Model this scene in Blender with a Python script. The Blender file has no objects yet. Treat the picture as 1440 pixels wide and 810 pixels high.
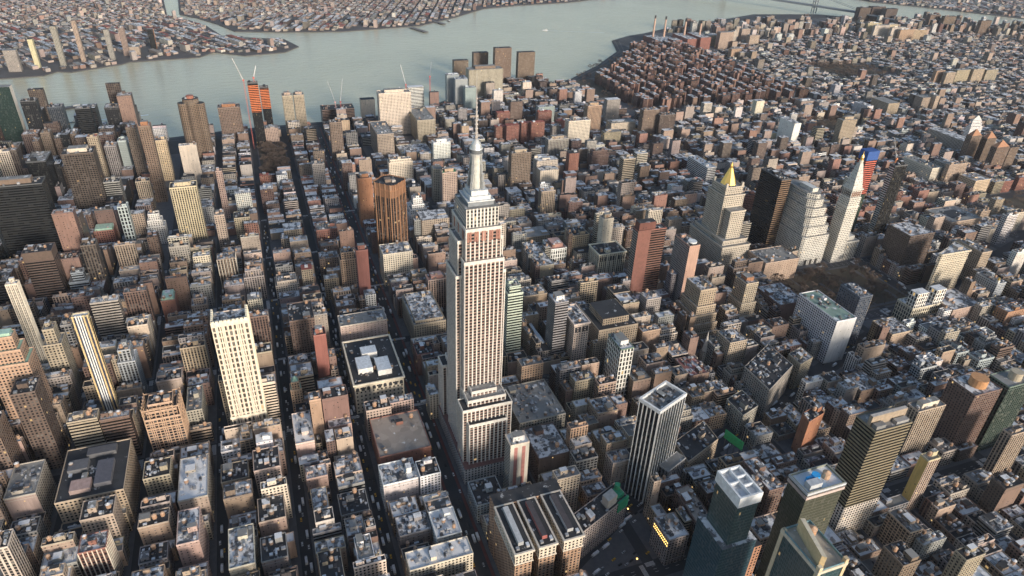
import bpy, bmesh, math, random
from mathutils import Vector, Matrix
import numpy as np
sc = bpy.context.scene
COL = sc.collection
# ------------------------------------------------------------------ camera
W_PX = 1440.0
CAMP = (-674.27043206, 145.44074221, 594.86837962)
YAW, PITCH, ROLL, FPX = -0.373372262, 0.5405196, 0.0441741915, 962.937104
fw = Vector((math.cos(PITCH)*math.cos(YAW), math.cos(PITCH)*math.sin(YAW), -math.sin(PITCH)))
r0 = Vector((math.sin(YAW), -math.cos(YAW), 0)); u0 = r0.cross(fw)
rr = r0*math.cos(ROLL)+u0*math.sin(ROLL); uu = -r0*math.sin(ROLL)+u0*math.cos(ROLL)
cam = bpy.data.cameras.new('camera'); camo = bpy.data.objects.new('camera', cam); COL.objects.link(camo)
camo.matrix_world = Matrix(((rr.x, uu.x, -fw.x, CAMP[0]), (rr.y, uu.y, -fw.y, CAMP[1]), (rr.z, uu.z, -fw.z, CAMP[2]), (0, 0, 0, 1)))
cam.sensor_fit = 'HORIZONTAL'; cam.sensor_width = 36.0; cam.lens = FPX/W_PX*36.0
cam.clip_start = 5; cam.clip_end = 60000
sc.camera = camo
# ------------------------------------------------------------------ sky and sun (low winter sun in the west)
SUN_EL, SUN_AZ = math.radians(15), math.radians(197)      # azimuth measured from +X, counter-clockwise
world = bpy.data.worlds.new('World'); sc.world = world; world.use_nodes = True
wn = world.node_tree; bg = wn.nodes['Background']
sky = wn.nodes.new('ShaderNodeTexSky'); sky.sky_type = 'NISHITA'; sky.sun_disc = False
sky.sun_elevation = SUN_EL; sky.sun_rotation = math.radians(90)-SUN_AZ
sky.air_density = 1.0; sky.dust_density = 1.0; sky.ozone_density = 1.0
wn.links.new(sky.outputs['Color'], bg.inputs['Color']); bg.inputs['Strength'].default_value = 0.12
sun = bpy.data.lights.new('sun', 'SUN'); sun.energy = 3.0; sun.angle = math.radians(12); sun.color = (1.0, 0.90, 0.78)
suno = bpy.data.objects.new('sun', sun); COL.objects.link(suno)
sd = Vector((math.cos(SUN_EL)*math.cos(SUN_AZ), math.cos(SUN_EL)*math.sin(SUN_AZ), math.sin(SUN_EL)))
suno.rotation_euler = sd.to_track_quat('Z', 'Y').to_euler(); suno.location = (0, 0, 900)
sc.view_settings.view_transform = 'Standard'; sc.view_settings.look = 'None'
sc.view_settings.exposure = 0.6; sc.view_settings.gamma = 1; sc.view_settings.use_curve_mapping = False
sc.cycles.max_bounces = 4; sc.cycles.diffuse_bounces = 2; sc.cycles.glossy_bounces = 2; sc.cycles.volume_bounces = 0
sc.cycles.caustics_reflective = False; sc.cycles.caustics_refractive = False

SPEC=[
('un',(1139.0,734.4,0.0,-83.4,22.0,0.0),154.0,'G','greenglass','g',{},'tall green glass slab with a pale marble end wall by the river'),
('darkflat',(761.0,560.1,0.0,-32.1,55.0,0.0),107.0,'G','black','g',{},'black glass tower with a plain pale flat roof left of the dark gridded tower'),
('bigblack',(530.1,557.7,0.0,-76.1,30.6,0.0),150.0,'B','black','d',{'pent':'brown'},'broad black office tower with a long brown rooftop box at the left edge'),
('leftwhite',(855.1,633.5,0.0,-26.1,18.0,0.0),100.0,'V','cream','g',{},'pale ribbed tower in front of the green glass riverside slab'),
('darkgrid',(706.2,487.5,0.0,-51.2,37.8,0.0),135.0,'K','darkbrown','d',{'pent':'cream'},'dark tower with a heavy square window grid, facing left of the twin brown towers'),
('redtop',(877.9,475.4,0.0,-18.6,20.0,0.0),110.0,'P','tan','r',{},'slim tower with a red roof behind the dark gridded tower'),
('tud2',(1010.0,587.5,0.0,-17.6,25.0,0.0),85.0,'P','brown','g',{},'tall brown building right of the green riverside slab'),
('glassA',(887.7,451.3,0.0,-21.9,25.0,0.0),85.0,'V','grey','s',{},'pale grey ribbed slab just left of the twin brown towers'),
('glassB',(899.2,426.3,0.0,-15.4,25.0,0.0),90.0,'G','paleglass','s',{},'tall pale glass building left of the joined brown towers'),
('twinA',(875.1,401.6,0.0,-19.2,22.0,0.0),124.5,'P','brown','r',{},'left and shorter one of the pair of joined brown towers near the river'),
('twinB',(770.4,361.8,0.0,-20.3,22.0,0.0),158.0,'P','brown','r',{'pent':'orange'},'right and taller one of the pair of joined brown towers near the river'),
('yel1',(885.9,357.0,0.0,-22.9,25.0,0.0),90.0,'P','yellow','s',{},'yellowish block peeping out right of the joined brown towers'),
('tan1',(744.6,386.9,0.0,-24.7,18.0,0.0),57.0,'V','tan','d',{},'tall tan building in front of the joined brown towers'),
('lobed',(987.0,309.6,0.0,-59.0,30.0,0.0),144.5,'P','brown','d',{'lobed':1},'tall brown riverside tower with rounded lobes and a reddish crown'),
('river2',(1105.0,232.0,0.0,-50.5,28.0,0.0),88.5,'P','brown','d',{'pent':'orange'},'lone brown slab with an orange rooftop box beside the bare park'),
('whiteslab',(855.3,308.8,0.0,-34.3,14.0,0.0),85.0,'X','cream','w',{'sideblack':1},'blank cream slab with a black side wall near the river'),
('creamtall',(556.5,305.8,0.0,-43.1,26.0,0.0),111.5,'V','yellow','d',{'pent':'yellow'},'cream tower with paired window bays in front of the blank cream slab'),
('slender',(652.2,233.9,0.0,-11.2,12.0,0.0),99.0,'P','pinktan','d',{},'very slender pinkish tower left of the park'),
('amer1',(1067.8,155.4,0.0,-22.6,14.0,0.0),153.5,'G','black','o',{'orangetop':0.45},'left one of two riverside towers under construction, orange above black'),
('amer2',(1197.4,128.9,0.0,-21.3,14.0,0.0),108.5,'G','black','o',{'orangetop':0.5},'right one of two riverside towers under construction, orange above black'),
('duoL',(1133.2,78.8,0.0,-24.7,25.0,0.0),101.0,'P','tan','g',{'pent':'pinktan'},'left half of the pair of tan riverside slabs'),
('duoR',(1132.1,51.4,0.0,-25.0,25.0,0.0),101.5,'P','tan','g',{'pent':'pinktan'},'right half of the pair of tan riverside slabs'),
('consA',(1188.0,-19.0,0.0,-85.3,45.0,0.0),42.5,'B','darkbrown','d',{},'wide dark concrete frame under construction with two cranes on top'),
('beigeB',(1233.3,-129.3,0.0,-38.8,22.0,0.0),51.5,'X','cream','d',{},'beige riverside block with a blue round sign'),
('nyu',(1072.4,-152.5,0.0,-82.6,30.0,0.0),109.5,'P','cream','g',{'pent':'cream'},'broad cream hospital slab with a pale rooftop block'),
('nyu2',(1289.8,-274.3,0.0,-46.7,20.0,0.0),63.0,'B','white','w',{},'white curved building under construction with a crane each side'),
('slabA',(989.9,-231.3,0.0,-46.2,102.5,0.0),60.0,'P','tan','g',{},'long tan slab with a grey roof beside the broad street to the river'),
('slabB',(891.9,-112.2,0.0,-39.2,101.8,0.0),64.5,'P','tan','g',{},'long tan slab with a grey roof in front of the cream hospital slab'),
('green2',(1251.2,-405.7,0.0,-36.8,20.0,0.0),89.5,'G','paleglass','s',{},'tall pale glass building left of the brown riverside towers'),
('bellevue',(1338.2,-473.3,0.0,-108.6,35.0,0.0),91.5,'V','cream','g',{'pent':'brown'},'huge cream hospital block in front of four brown riverside towers'),
('wat1',(1567.3,-491.4,0.0,-49.9,20.0,0.0),67.0,'P','brown','d',{},'leftmost and lowest of the four brown riverside towers'),
('wat2',(1578.3,-563.1,0.0,-51.5,20.0,0.0),87.0,'P','brown','d',{},'second from left of the four brown riverside towers'),
('wat3',(1488.0,-607.0,0.0,-56.7,20.0,0.0),119.0,'P','brown','d',{},'third from left and tallest of the four brown riverside towers'),
('wat4',(1497.0,-692.0,0.0,-58.7,20.0,0.0),100.5,'P','brown','d',{},'rightmost of the four brown riverside towers'),
('gw',(564.6,393.9,0.0,-15.3,20.0,0.0),82.5,'F','paleglass','w',{},'slim pale green and white tower with black window gaps at upper left'),
('stepw',(574.9,359.0,0.0,-29.6,25.0,0.0),56.5,'P','white','s',{'tiers':[(0.6,0),(0.8,3),(1,6)]},'white stepped block just right of the slim pale green and white tower'),
('bricks2',(572.5,441.4,0.0,-30.9,25.0,0.0),38.5,'P','brick','m',{},'paired brick block with a small pale green top at upper left'),
('mint',(296.5,318.3,0.0,-19.2,28.0,0.0),40.0,'X','brick','m',{},'brick block with a mint green ornamental roof'),
('tan3',(290.7,278.9,0.0,-21.4,22.0,0.0),37.5,'P','tan','s',{'tiers':[(0.75,0),(1,4)]},'mid-rise tan building behind the cream facet-grid tower'),
('frame3',(378.7,238.9,0.0,-27.6,22.0,0.0),54.0,'V','brown','s',{'whitepier':1},'brown block with thin white columns down its front'),
('cream4',(516.8,241.0,0.0,-16.2,22.0,0.0),69.5,'P','pinktan','g',{},'tall pinkish building right of the cream paired-bay tower'),
('tan4',(532.9,210.9,0.0,-26.4,28.0,0.0),53.0,'P','tan','d',{},'tall tan building right of the cream paired-bay tower'),
('complex',(323.9,157.2,0.0,-36.0,30.0,0.0),28.5,'P','cream','g',{'tiers':[(0.8,0),(1,3)],'growup':20},'cream stepped block with terraces between two canyon-like streets'),
('blk8',(480.1,75.4,0.0,-36.6,30.0,0.0),36.0,'P','brick','g',{},'mid-rise red brick building left of the orange and black tower'),
('blk9',(353.1,83.2,0.0,-30.3,25.0,0.0),45.0,'P','brown','s',{},'mid-rise brown building left of the orange and black tower'),
('or11',(303.7,55.7,0.0,-25.8,22.0,0.0),76.0,'P','orangetan','d',{'tiers':[(0.85,0),(1,3)]},'orange-tan stepped apartment tower joined to a plain brick slab'),
('brk12',(264.5,34.2,0.0,-17.6,16.0,0.0),98.5,'L','brickred','d',{'pent':'brickred'},'plain brick-red slab joined to the orange-tan stepped tower'),
('or13',(546.2,-13.8,0.0,-26.5,24.0,0.0),100.0,'X','orange','d',{'pent':'orange'},'blank orange brick slab behind the chamfered orange and black tower'),
('grn14',(732.9,52.6,0.0,-24.8,22.0,0.0),65.5,'P','greytan','g',{},'tall beige-grey building left of the orange and black tower'),
('brn15',(917.8,-9.4,0.0,-27.1,22.0,0.0),92.5,'P','brown','d',{},'tall dotted brown tower right of the broad street in the distance'),
('wh22',(513.0,-102.0,0.0,-37.9,35.0,0.0),58.5,'P','white','s',{'tiers':[(0.5,0),(0.65,3),(0.8,7),(1,10)]},'white terraced block between the orange and black tower and the great spire tower'),
('wh23',(838.3,-233.6,0.0,-41.1,20.0,0.0),52.5,'P','white','w',{'pent':'white'},'white gridded apartment tower left of the great spire'),
('gr24',(583.9,-187.0,0.0,-30.4,20.0,0.0),79.5,'P','pinktan','gr',{'pent':'orangetan'},'tan tower with a bright green roof terrace left of the great spire'),
('cr25',(735.1,-107.8,0.0,-52.6,20.0,0.0),58.0,'P','cream','g',{'tiers':[(0.9,0),(1,3)]},'tall cream building behind the orange and black tower'),
('arm',(888.2,-166.1,0.0,-74.4,60.0,0.0),15.0,'P','cream','s',{},'low cream building in front of the cream hospital slab'),
('bandd',(396.6,498.7,0.0,-37.9,28.4,0.0),94.0,'B','darkbrown','d',{'crown':'brown'},'dark brown office tower with horizontal bands and a broad blank top on the left'),
('stepg',(407.6,455.7,0.0,-26.7,23.8,0.0),45.0,'B','greyblue','g',{'tiers':[(0.7,0),(1,5)]},'pale stepped office block with ribbon windows right of the dark banded tower'),
('white33',(261.1,397.9,0.0,-34.7,14.5,0.0),72.0,'B','greytan','w',{},'grey banded office tower with a white corner, behind the yellow striped tower'),
('slim30',(195.0,459.9,0.0,-12.2,9.5,0.0),150.0,'V','cream','s',{'whitepier':1},'slim cream tower with black and white ribs at the left edge'),
('lefc',(58.5,454.5,0.0,-37.2,30.0,0.0),154.0,'P','orangetan','m',{'tiers':[(0.8,0),(0.9,4),(1,8)]},'big tan tower with stepped shoulders and a green roof at the left edge'),
('s29b',(157.4,433.2,0.0,-20.2,25.0,0.0),100.0,'P','tan','g',{'tiers':[(0.8,0),(1,4)]},'tall tan building left of the yellow striped tower'),
('s29c',(200.2,421.4,0.0,-12.0,22.0,0.0),80.0,'K','grey','g',{},'tall grey building behind the yellow striped tower'),
('s29d',(21.5,431.1,0.0,-23.0,28.0,0.0),110.0,'P','darkbrown','d',{},'dark brown tower in front of the big tan stepped tower'),
('s29e',(117.2,350.6,0.0,-19.3,25.0,0.0),80.0,'V','greyblue','s',{'tiers':[(0.8,0),(1,3)]},'tall blue-grey building right of the yellow striped tower'),
('f425',(62.0,365.1,0.0,-15.7,8.0,0.0),169.0,'V','yellow','w',{'f425':1},'tall slim tower striped yellow, white and dark blue on the left'),
('r34',(-3.4,311.6,0.0,-36.8,30.0,0.0),79.5,'K','orangetan','d',{'tiers':[(0.8,0),(0.9,3),(1,6)],'pierorange':1},'dark glazed tower framed with orange stone lines, lower left'),
('g35',(31.6,275.1,0.0,-17.1,46.9,0.0),38.0,'P','greytan','g',{},'pale gridded office block right of the tower framed with orange lines'),
('f400',(-5.3,223.9,0.0,-37.0,28.0,0.0),173.0,'F4','cream','s',{'f400':1},'tall cream tower with a regular facet grid and jagged crown'),
('h40',(-10.3,473.0,0.0,-32.5,30.0,0.0),93.5,'P','brown','d',{},'tall brown building in front of the big tan stepped tower'),
('h36',(-88.2,387.9,0.0,-61.0,76.1,0.0),50.0,'P','tan','d',{'bigroof':1},'broad block with a huge dark roof and a pink rooftop box, lower left'),
('h39',(-61.7,437.7,0.0,-27.6,48.7,0.0),45.0,'P','greytan','g',{},'flat grey-roofed block with one white rooftop box at lower left'),
('h37',(-124.0,359.8,0.0,-28.4,25.0,0.0),55.0,'P','pinktan','d',{},'tan gabled block just in front of the block with the huge dark roof'),
('h38',(-164.3,355.6,0.0,-22.6,20.9,0.0),55.0,'V','brick','s',{},'red-brown block framed with tan lines near the lower left corner'),
('h41',(-155.9,418.3,0.0,-12.7,20.0,0.0),75.0,'V','cream','d',{},'tall cream building left of the huge dark roof'),
('h42',(-71.9,312.5,0.0,-25.8,26.4,0.0),42.0,'P','tan','d',{},'mid-rise tan building in front of the orange-framed tower'),
('h43',(-137.5,311.8,0.0,-27.3,18.5,0.0),42.0,'P','tan','d',{},'mid-rise tan building right of the huge dark roof'),
('h44',(-112.4,277.9,0.0,-28.1,61.7,0.0),40.0,'P','greytan','w',{},'mid-rise beige-grey building in front of the orange-framed tower'),
('h45',(-177.6,274.3,0.0,-19.6,41.9,0.0),50.0,'P','pinktan','s',{},'tall pinkish building right of the huge dark roof'),
('h46',(-91.2,238.1,0.0,-27.7,27.1,0.0),32.0,'P','tan','d',{},'second nearest mid-rise tan building left of the snowy-roofed low block'),
('h47',(-123.5,234.9,0.0,-28.0,20.5,0.0),40.0,'P','brown','s',{},'second nearest mid-rise brown building left of the snowy-roofed low block'),
('h48',(-212.9,230.2,0.0,-22.7,47.0,0.0),42.0,'P','cream','s',{},'mid-rise cream building in front of the snowy-roofed low block'),
('h49',(-39.6,238.6,0.0,-20.3,18.0,0.0),28.0,'P','white','s',{},'mid-rise white building right of the orange-framed tower'),
('h50',(-101.4,203.3,0.0,-26.5,31.6,0.0),48.0,'P','pinktan','d',{},'mid-rise pinkish building left of the snowy-roofed low block'),
('h52',(-165.2,202.4,0.0,-25.4,31.4,0.0),40.0,'P','tan','d',{},'nearest mid-rise tan building in front of the snowy-roofed low block'),
('h53',(-213.1,202.1,0.0,-23.4,28.5,0.0),40.0,'P','grey','d',{},'second nearest mid-rise grey building in front of the snowy-roofed low block'),
('h12',(-56.0,158.9,0.0,-20.9,53.5,0.0),32.0,'P','cream','w',{},'low cream block with a broad white snowy roof right of the cream facet-grid tower'),
('h55',(-111.9,152.7,0.0,-22.3,18.4,0.0),30.0,'P','pinktan','w',{},'mid-rise pinkish building in front of the snowy-roofed low block'),
('h56',(-161.8,150.6,0.0,-16.3,32.2,0.0),32.0,'P','orangetan','s',{},'mid-rise orange-tan building in front of the snowy-roofed low block'),
('h9',(-184.0,150.0,0.0,-18.0,16.0,0.0),41.5,'X','cream','d',{},'blank cream party wall of a narrow building near the bottom'),
('h57',(-263.9,152.4,0.0,-20.8,47.3,0.0),38.0,'P','tan','d',{},'third nearest mid-rise tan building in front of the snowy-roofed low block'),
('h11',(-71.9,114.9,0.0,-18.5,18.0,0.0),40.0,'X','pinktan','s',{},'plain pinkish party wall with a few scattered windows'),
('h59',(-164.1,124.1,0.0,-29.3,30.1,0.0),20.0,'P','grey','d',{},'low grey building in front of the broad beige roof'),
('h60',(-199.5,122.2,0.0,-17.4,23.3,0.0),28.0,'P','cream','s',{},'mid-rise cream building in front of the broad beige roof'),
('h10',(-246.7,117.8,0.0,-15.1,26.9,0.0),50.0,'X','white','g',{},'narrow white party-walled building with green rooftop trim at the bottom edge'),
('h13',(32.3,156.3,0.0,-13.5,14.0,0.0),50.0,'P','orangetan','m',{'tiers':[(0.8,0),(1,2)],'pyr':'mint'},'ornate tan corner tower with a little pale green roof'),
('h14',(75.9,119.1,0.0,-15.4,18.0,0.0),85.5,'L','redorange','d',{'pent':'redorange'},'narrow red-orange slab with fine horizontal lines'),
('h15',(142.0,145.1,0.0,-32.7,46.0,0.0),70.0,'P','brickbrown','d',{},'brown brick block with white-dotted windows beside the narrow red-orange slab'),
('altman',(12.0,81.0,0.0,-62.0,95.4,0.0),45.0,'A','cream','d',{'altman':1},'wide store block with arched top windows and white rooftop boxes'),
('h17',(140.2,79.8,0.0,-65.3,28.2,0.0),50.0,'P','cream','g',{},'long cream block with a flat grey roof behind the store with arched windows'),
('h22',(313.6,-14.2,0.0,-48.5,36.0,0.0),59.5,'P','cream','s',{},'cream block with rows of windows at the foot of the orange and black tower'),
('h24',(222.9,-66.2,0.0,-28.1,20.0,0.0),53.0,'V','pinktan','p',{},'pinkish pier-fronted block with a bulging top just left of the great tower'),
('h25',(129.2,-21.5,0.0,-46.9,83.0,0.0),44.0,'P','tan','s',{'tiers':[(0.9,0),(1,3)]},'wide tan block with a snowy roof beside the great tower'),
('h25b',(64.6,-10.8,0.0,-24.0,26.2,0.0),35.0,'P','brick','d',{},'mid-rise red brick building right of the store with arched windows'),
('h6',(-109.7,72.8,0.0,-58.2,65.0,0.0),36.0,'X','brick','t',{},'broad flat beige roof above a brick wall left of the great tower'),
('h7a',(-155.2,77.4,0.0,-37.6,30.7,0.0),40.0,'P','white','s',{},'white-walled block with a cluttered snowy roof, lower centre'),
('h7b',(-160.2,38.9,0.0,-22.3,23.4,0.0),45.0,'P','white','d',{},'taller white corner block with a sunken dark roof, lower centre'),
('h8a',(-234.7,40.5,0.0,-25.3,33.7,0.0),36.0,'P','white','w',{},'mid-rise white building left of the three-winged hotel'),
('h8b',(-216.5,73.4,0.0,-31.6,24.1,0.0),30.0,'P','grey','s',{},'mid-rise grey building in front of the broad beige roof'),
('h8c',(-263.8,74.0,0.0,-61.6,20.9,0.0),38.0,'P','cream','w',{},'wide cream block with a snowy roof at the bottom centre'),
('h5',(-200.3,-12.0,0.0,-31.5,34.5,0.0),26.0,'P','greyblue','d',{},'low block with a dark teal roof between the great tower and the three-winged hotel'),
('h4',(-177.3,-55.8,0.0,-21.4,17.9,0.0),77.5,'S2','cream','w',{'pent':'white'},'slim cream tower with two pink vertical stripes'),
('r1',(-111.6,-92.4,0.0,-59.2,68.7,0.0),42.0,'P','greytan','g',{},'wide low block with an intricate grey roof right of the great tower'),
('r1b',(-170.4,-93.3,0.0,-38.3,50.9,0.0),40.0,'P','brickbrown','s',{},'broad dark block with a ragged snowy roof right of the pink-striped tower'),
('r2',(-69.5,-182.9,0.0,-27.9,16.8,0.0),50.5,'P','tan','s',{},'tall tan building in front of the black-roofed tan block'),
('r3',(-126.2,-187.6,0.0,-27.3,27.3,0.0),43.5,'P','tan','s',{},'tan block with a snowy corner roof left of the white-edged black tower'),
('r4',(-72.4,-241.3,0.0,-18.4,35.4,0.0),90.0,'F','darkgreen','w',{'pent':'white','whiteframe':1},'new white-topped tower with tall white window frames'),
('r5',(18.8,-259.6,0.0,-62.1,69.8,0.0),55.0,'P','tan','d',{'bigpent':1},'big tan block with a black flat roof and a raised centre'),
('r6',(26.3,-192.5,0.0,-19.3,24.8,0.0),108.0,'B','grey','w',{'pent':'white'},'slim grey balconied tower with a white top, right of centre'),
('r7',(10.3,-216.1,0.0,-21.8,46.9,0.0),79.0,'P','cream','s',{'arches':1},'cream tower with tall arches under the cornice next to the slim grey tower'),
('r8',(41.7,-129.9,0.0,-21.5,23.6,0.0),133.0,'B','palegreen','g',{'tiers':[(0.93,0),(1,3)]},'pale green balconied tower standing directly behind the great tower'),
('r10',(153.0,-199.7,0.0,-38.1,28.0,0.0),42.0,'P','tan','g',{},'mid-rise tan building right of the great spire tower'),
('r11',(236.0,-259.8,0.0,-25.1,87.6,0.0),42.0,'P','greytan','s',{},'mid-rise beige-grey building left of the arcaded block'),
('r12',(279.4,-297.4,0.0,-30.0,37.8,0.0),45.0,'F','white','p',{},'white gridded block with a pink rooftop box'),
('r14',(280.6,-337.5,0.0,-31.2,34.1,0.0),65.0,'P','tan','d',{},'tall tan building left of the arcaded block'),
('r16',(252.0,-377.9,0.0,-19.1,16.1,0.0),105.0,'X','cream','g',{'pent':'tan'},'slim cream shaft with a blank lit side behind the arcaded block'),
('r17',(213.1,-356.2,0.0,-49.0,38.2,0.0),60.0,'V','cream','d',{'arches':1},'block with cream piers and an arcaded top left of the tall red-brick slab'),
('r18',(135.6,-374.6,0.0,-49.5,16.4,0.0),138.0,'B','redbrick','d',{'redslab':1},'tall red-brick slab with a blank red wall and a raised red top'),
('r19',(104.0,-450.0,0.0,-18.9,42.7,0.0),117.5,'P','salmon','g',{'disc':1},'grey and salmon slab with a white disc on its roof'),
('r20',(29.7,-427.7,0.0,-27.7,38.0,0.0),85.5,'P','tan','s',{'tiersdown':4},'tan ziggurat tower that widens downward, behind the small church spire'),
('r21',(34.8,-513.6,0.0,-22.2,27.5,0.0),79.0,'P','tan','g',{'tiersdown':2,'pent':'orange'},'brown and tan stepped tower with an orange top box'),
('r22',(138.5,-640.5,0.0,-71.4,48.2,0.0),40.0,'P','tan','g',{},'mid-rise tan building in front of the massive black tower'),
('r23',(20.6,-576.6,0.0,-49.0,59.3,0.0),38.0,'P','brickbrown','s',{},'dark brick block with a pale panelled roof left of the white gridded block'),
('r24',(-63.4,-419.5,0.0,-28.3,30.7,0.0),56.5,'P','tan','s',{},'tan gridded tower with twin rooftop tanks, right of the small church spire'),
('r25',(-84.1,-580.4,0.0,-35.1,79.2,0.0),74.0,'F5','white','gc',{'westblank':1},'large white gridded block with a green cluttered roof court near the square'),
('r26',(-58.9,-640.6,0.0,-23.9,38.8,0.0),88.5,'P','darkblue','s',{},'dark narrow tower wedged between the white gridded block and the square'),
('r27',(-91.7,-691.0,0.0,-40.0,38.2,0.0),34.0,'P','tan','s',{},'mid-rise tan building left of the white-turreted block'),
('r28',(-117.1,-610.3,0.0,-37.9,12.7,0.0),43.0,'P','tan','d',{'westblank':1},'mid-rise tan building right of the large white gridded block'),
('r29',(-183.8,-542.8,0.0,-30.6,34.3,0.0),36.0,'P','brown','s',{},'mid-rise brown building in front of the large white gridded block'),
('r30',(-154.8,-416.2,34.0,-65.0,51.1,0.4),46.5,'P','greytan','d',{'free':1},'broad beige block with a black roof angled along the diagonal avenue'),
('r31',(-120.2,-495.6,8.2,-27.5,25.1,-0.4),44.0,'P','tan','s',{'free':1},'mid-rise tan building right of the diagonal black-roofed block'),
('r32',(-172.5,-366.6,10.0,-30.1,32.8,1.0),32.0,'P','greytan','d',{'free':1},'mid-rise beige-grey building in front of the diagonal black-roofed block'),
('r33',(-116.7,-348.5,0.0,-30.4,17.4,0.0),29.5,'P','tan','s',{},'mid-rise tan building left of the diagonal black-roofed block'),
('r34b',(-81.8,-349.7,0.0,-29.5,39.8,0.0),29.5,'P','brickbrown','rc',{},'dark brown block with a red and white cluttered roof'),
('r35',(-35.6,-349.2,0.0,-25.6,31.2,0.0),30.0,'B','greytan','w',{},'grey block with white ridged glass roofs'),
('r36',(-85.1,-258.7,0.0,-26.2,25.6,0.0),44.5,'P','brown','g',{},'mid-rise brown building behind the white-ribbed black tower'),
('r38',(-196.3,-433.5,10.0,-20.7,30.3,-1.5),16.5,'P','tan','w',{'free':1},'low tan building in front of the diagonal black-roofed block'),
('r39',(-226.8,-414.8,7.8,-29.1,15.0,-2.3),55.0,'X','orange','d',{'free':1},'narrow block with a blank orange wall right of the green billboard'),
('r41',(-219.4,-257.3,21.0,-54.7,33.0,-1.6),32.0,'P','tan','d',{'free':1},'low tan block with a black roof filling a wedge beside the diagonal avenue'),
('r3b',(-232.2,-195.4,16.4,-40.7,23.9,9.7),132.5,'W','black','g',{'free':1,'bway':1},'black tower with bright white vertical ribs and a white roof rim'),
('r42',(-303.2,-211.9,1.6,-18.1,45.6,-2.3),41.5,'P','brickbrown','t',{'free':1},'dark brown block with a long pale cluttered roof right of the plaza'),
('r43',(-310.7,-175.7,0.0,-22.8,29.2,0.0),38.0,'P','greytan','s',{'lights':1},'low beige corner block with a row of yellow lights under its cornice'),
('h2',(-277.6,-96.9,26.5,-64.3,21.7,4.1),42.0,'P','greytan','d',{'free':1,'scaf':1},'beige wedge block with green construction netting on its roof'),
('r44',(-391.6,-163.5,0.0,-19.7,28.9,0.0),185.0,'G','tealglass','w',{'epic':1},'dark teal glass tower with a white framed crown'),
('r45',(-304.1,-295.6,0.0,-18.6,44.8,0.0),60.0,'P','brickbrown','s',{},'long dark brown block behind the teal glass tower'),
('r46',(-389.9,-237.2,0.0,-39.2,22.1,0.0),165.0,'G','olive','w',{'bluetank':1},'dark olive glass tower with a bright blue rooftop tank'),
('r47',(-466.0,-173.1,0.0,-24.8,37.8,0.0),190.0,'G','tealglass','c',{'r47':1},'cream and green tower with an angled cream crown at the bottom right'),
('r48',(-338.2,-367.2,0.0,-46.4,25.1,0.0),151.0,'B','darkolive','g',{'r48':1},'tall dark banded tower standing on a white lattice base'),
('r49',(-275.7,-521.0,0.0,-42.3,15.9,0.0),83.0,'V','tan','g',{'pent':'cream'},'tan ribbed apartment tower right of the dark banded tower'),
('r50',(-287.1,-588.6,0.0,-43.6,35.2,0.0),99.0,'P','brickbrown','s',{'cyl':'orange'},'brown apartment tower with a copper drum on its roof'),
('r51',(-291.1,-636.8,0.0,-44.9,25.4,0.0),103.0,'V','darkgreen','g',{'cyl':'tan'},'dark green and tan tower with a rounded top at the right edge'),
('r52',(-336.3,-595.3,0.0,-32.0,11.1,0.0),79.5,'V','tan','g',{},'tan ribbed tower at the right edge beyond the dark side street'),
('r53',(-335.8,-472.2,0.0,-17.2,10.7,0.0),78.0,'X','yellow','g',{'yel':1},'slender tower with one huge blank yellow wall'),
('r54',(-381.8,-414.0,0.0,-17.3,28.5,0.0),40.0,'K','tan','g',{},'tan block with square grid front below the yellow-walled tower'),
('r55',(-417.1,-360.8,0.0,-22.1,24.1,0.0),55.0,'P','brown','d',{},'tall brown building in front of the yellow-walled tower'),
('r57',(-393.2,-424.4,0.0,-31.0,9.7,0.0),30.0,'P','grey','s',{},'mid-rise grey building in front of the yellow-walled tower'),
('r58',(-374.7,-554.5,0.0,-29.6,17.1,0.0),48.0,'P','darkbrown','d',{},'mid-rise dark brown building right of the yellow-walled tower'),
('r59',(-434.0,-419.0,0.0,-25.1,12.3,0.0),60.0,'P','tan','d',{},'tall tan building in front of the yellow-walled tower'),
('r60a',(-172.0,-658.5,0.0,-30.7,14.9,0.0),36.5,'K','greyblue','d',{'dark':1},'mid-rise blue-grey building left of the copper-drum tower'),
('r60b',(-156.7,-746.3,0.0,-23.1,29.4,0.0),33.5,'K','greyblue','g',{'dark':1},'mid-rise blue-grey building in front of the white-turreted block'),
('r60c',(-175.9,-768.7,0.0,-29.8,18.6,0.0),29.5,'K','greyblue','g',{},'mid-rise blue-grey building behind the copper-drum tower'),
('r61',(-41.3,-787.3,0.0,-64.5,30.8,0.0),30.5,'F','cream','s',{'turrets':1},'cream block crowned with two tall white turrets near the square'),
('r61b',(-64.1,-847.8,0.0,-61.7,52.5,0.0),31.0,'P','pinktan','s',{},'mid-rise pinkish building right of the white-turreted block'),
('r62',(-105.3,-910.5,0.0,-41.7,20.2,0.0),40.5,'P','orange','s',{},'mid-rise orange building right of the wedge-shaped tower'),
('r63',(-39.5,-968.8,0.0,-20.9,39.4,0.0),45.0,'P','greyblue','g',{'lantern':1},'grey gridded block with a small gold lantern'),
('r64',(29.4,-1009.6,0.0,-24.1,51.8,0.0),62.5,'P','tan','g',{},'tall tan building right of the wedge-shaped tower'),
('r65',(89.9,-901.1,0.0,-57.4,50.5,0.0),80.0,'P','darkbrown','s',{},'big dark brown slab across the street from the wedge-shaped tower'),
('r66',(180.8,-1125.4,0.0,-83.7,64.0,0.0),36.0,'P','tan','g',{'court':1},'mid-rise tan building behind the wedge-shaped tower'),
('onemad',(201.6,-944.8,0.0,-30.4,12.3,0.0),163.5,'G','black','d',{'whiteband':1},'slender black glass tower with white slabs on one side beyond the square'),
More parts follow.
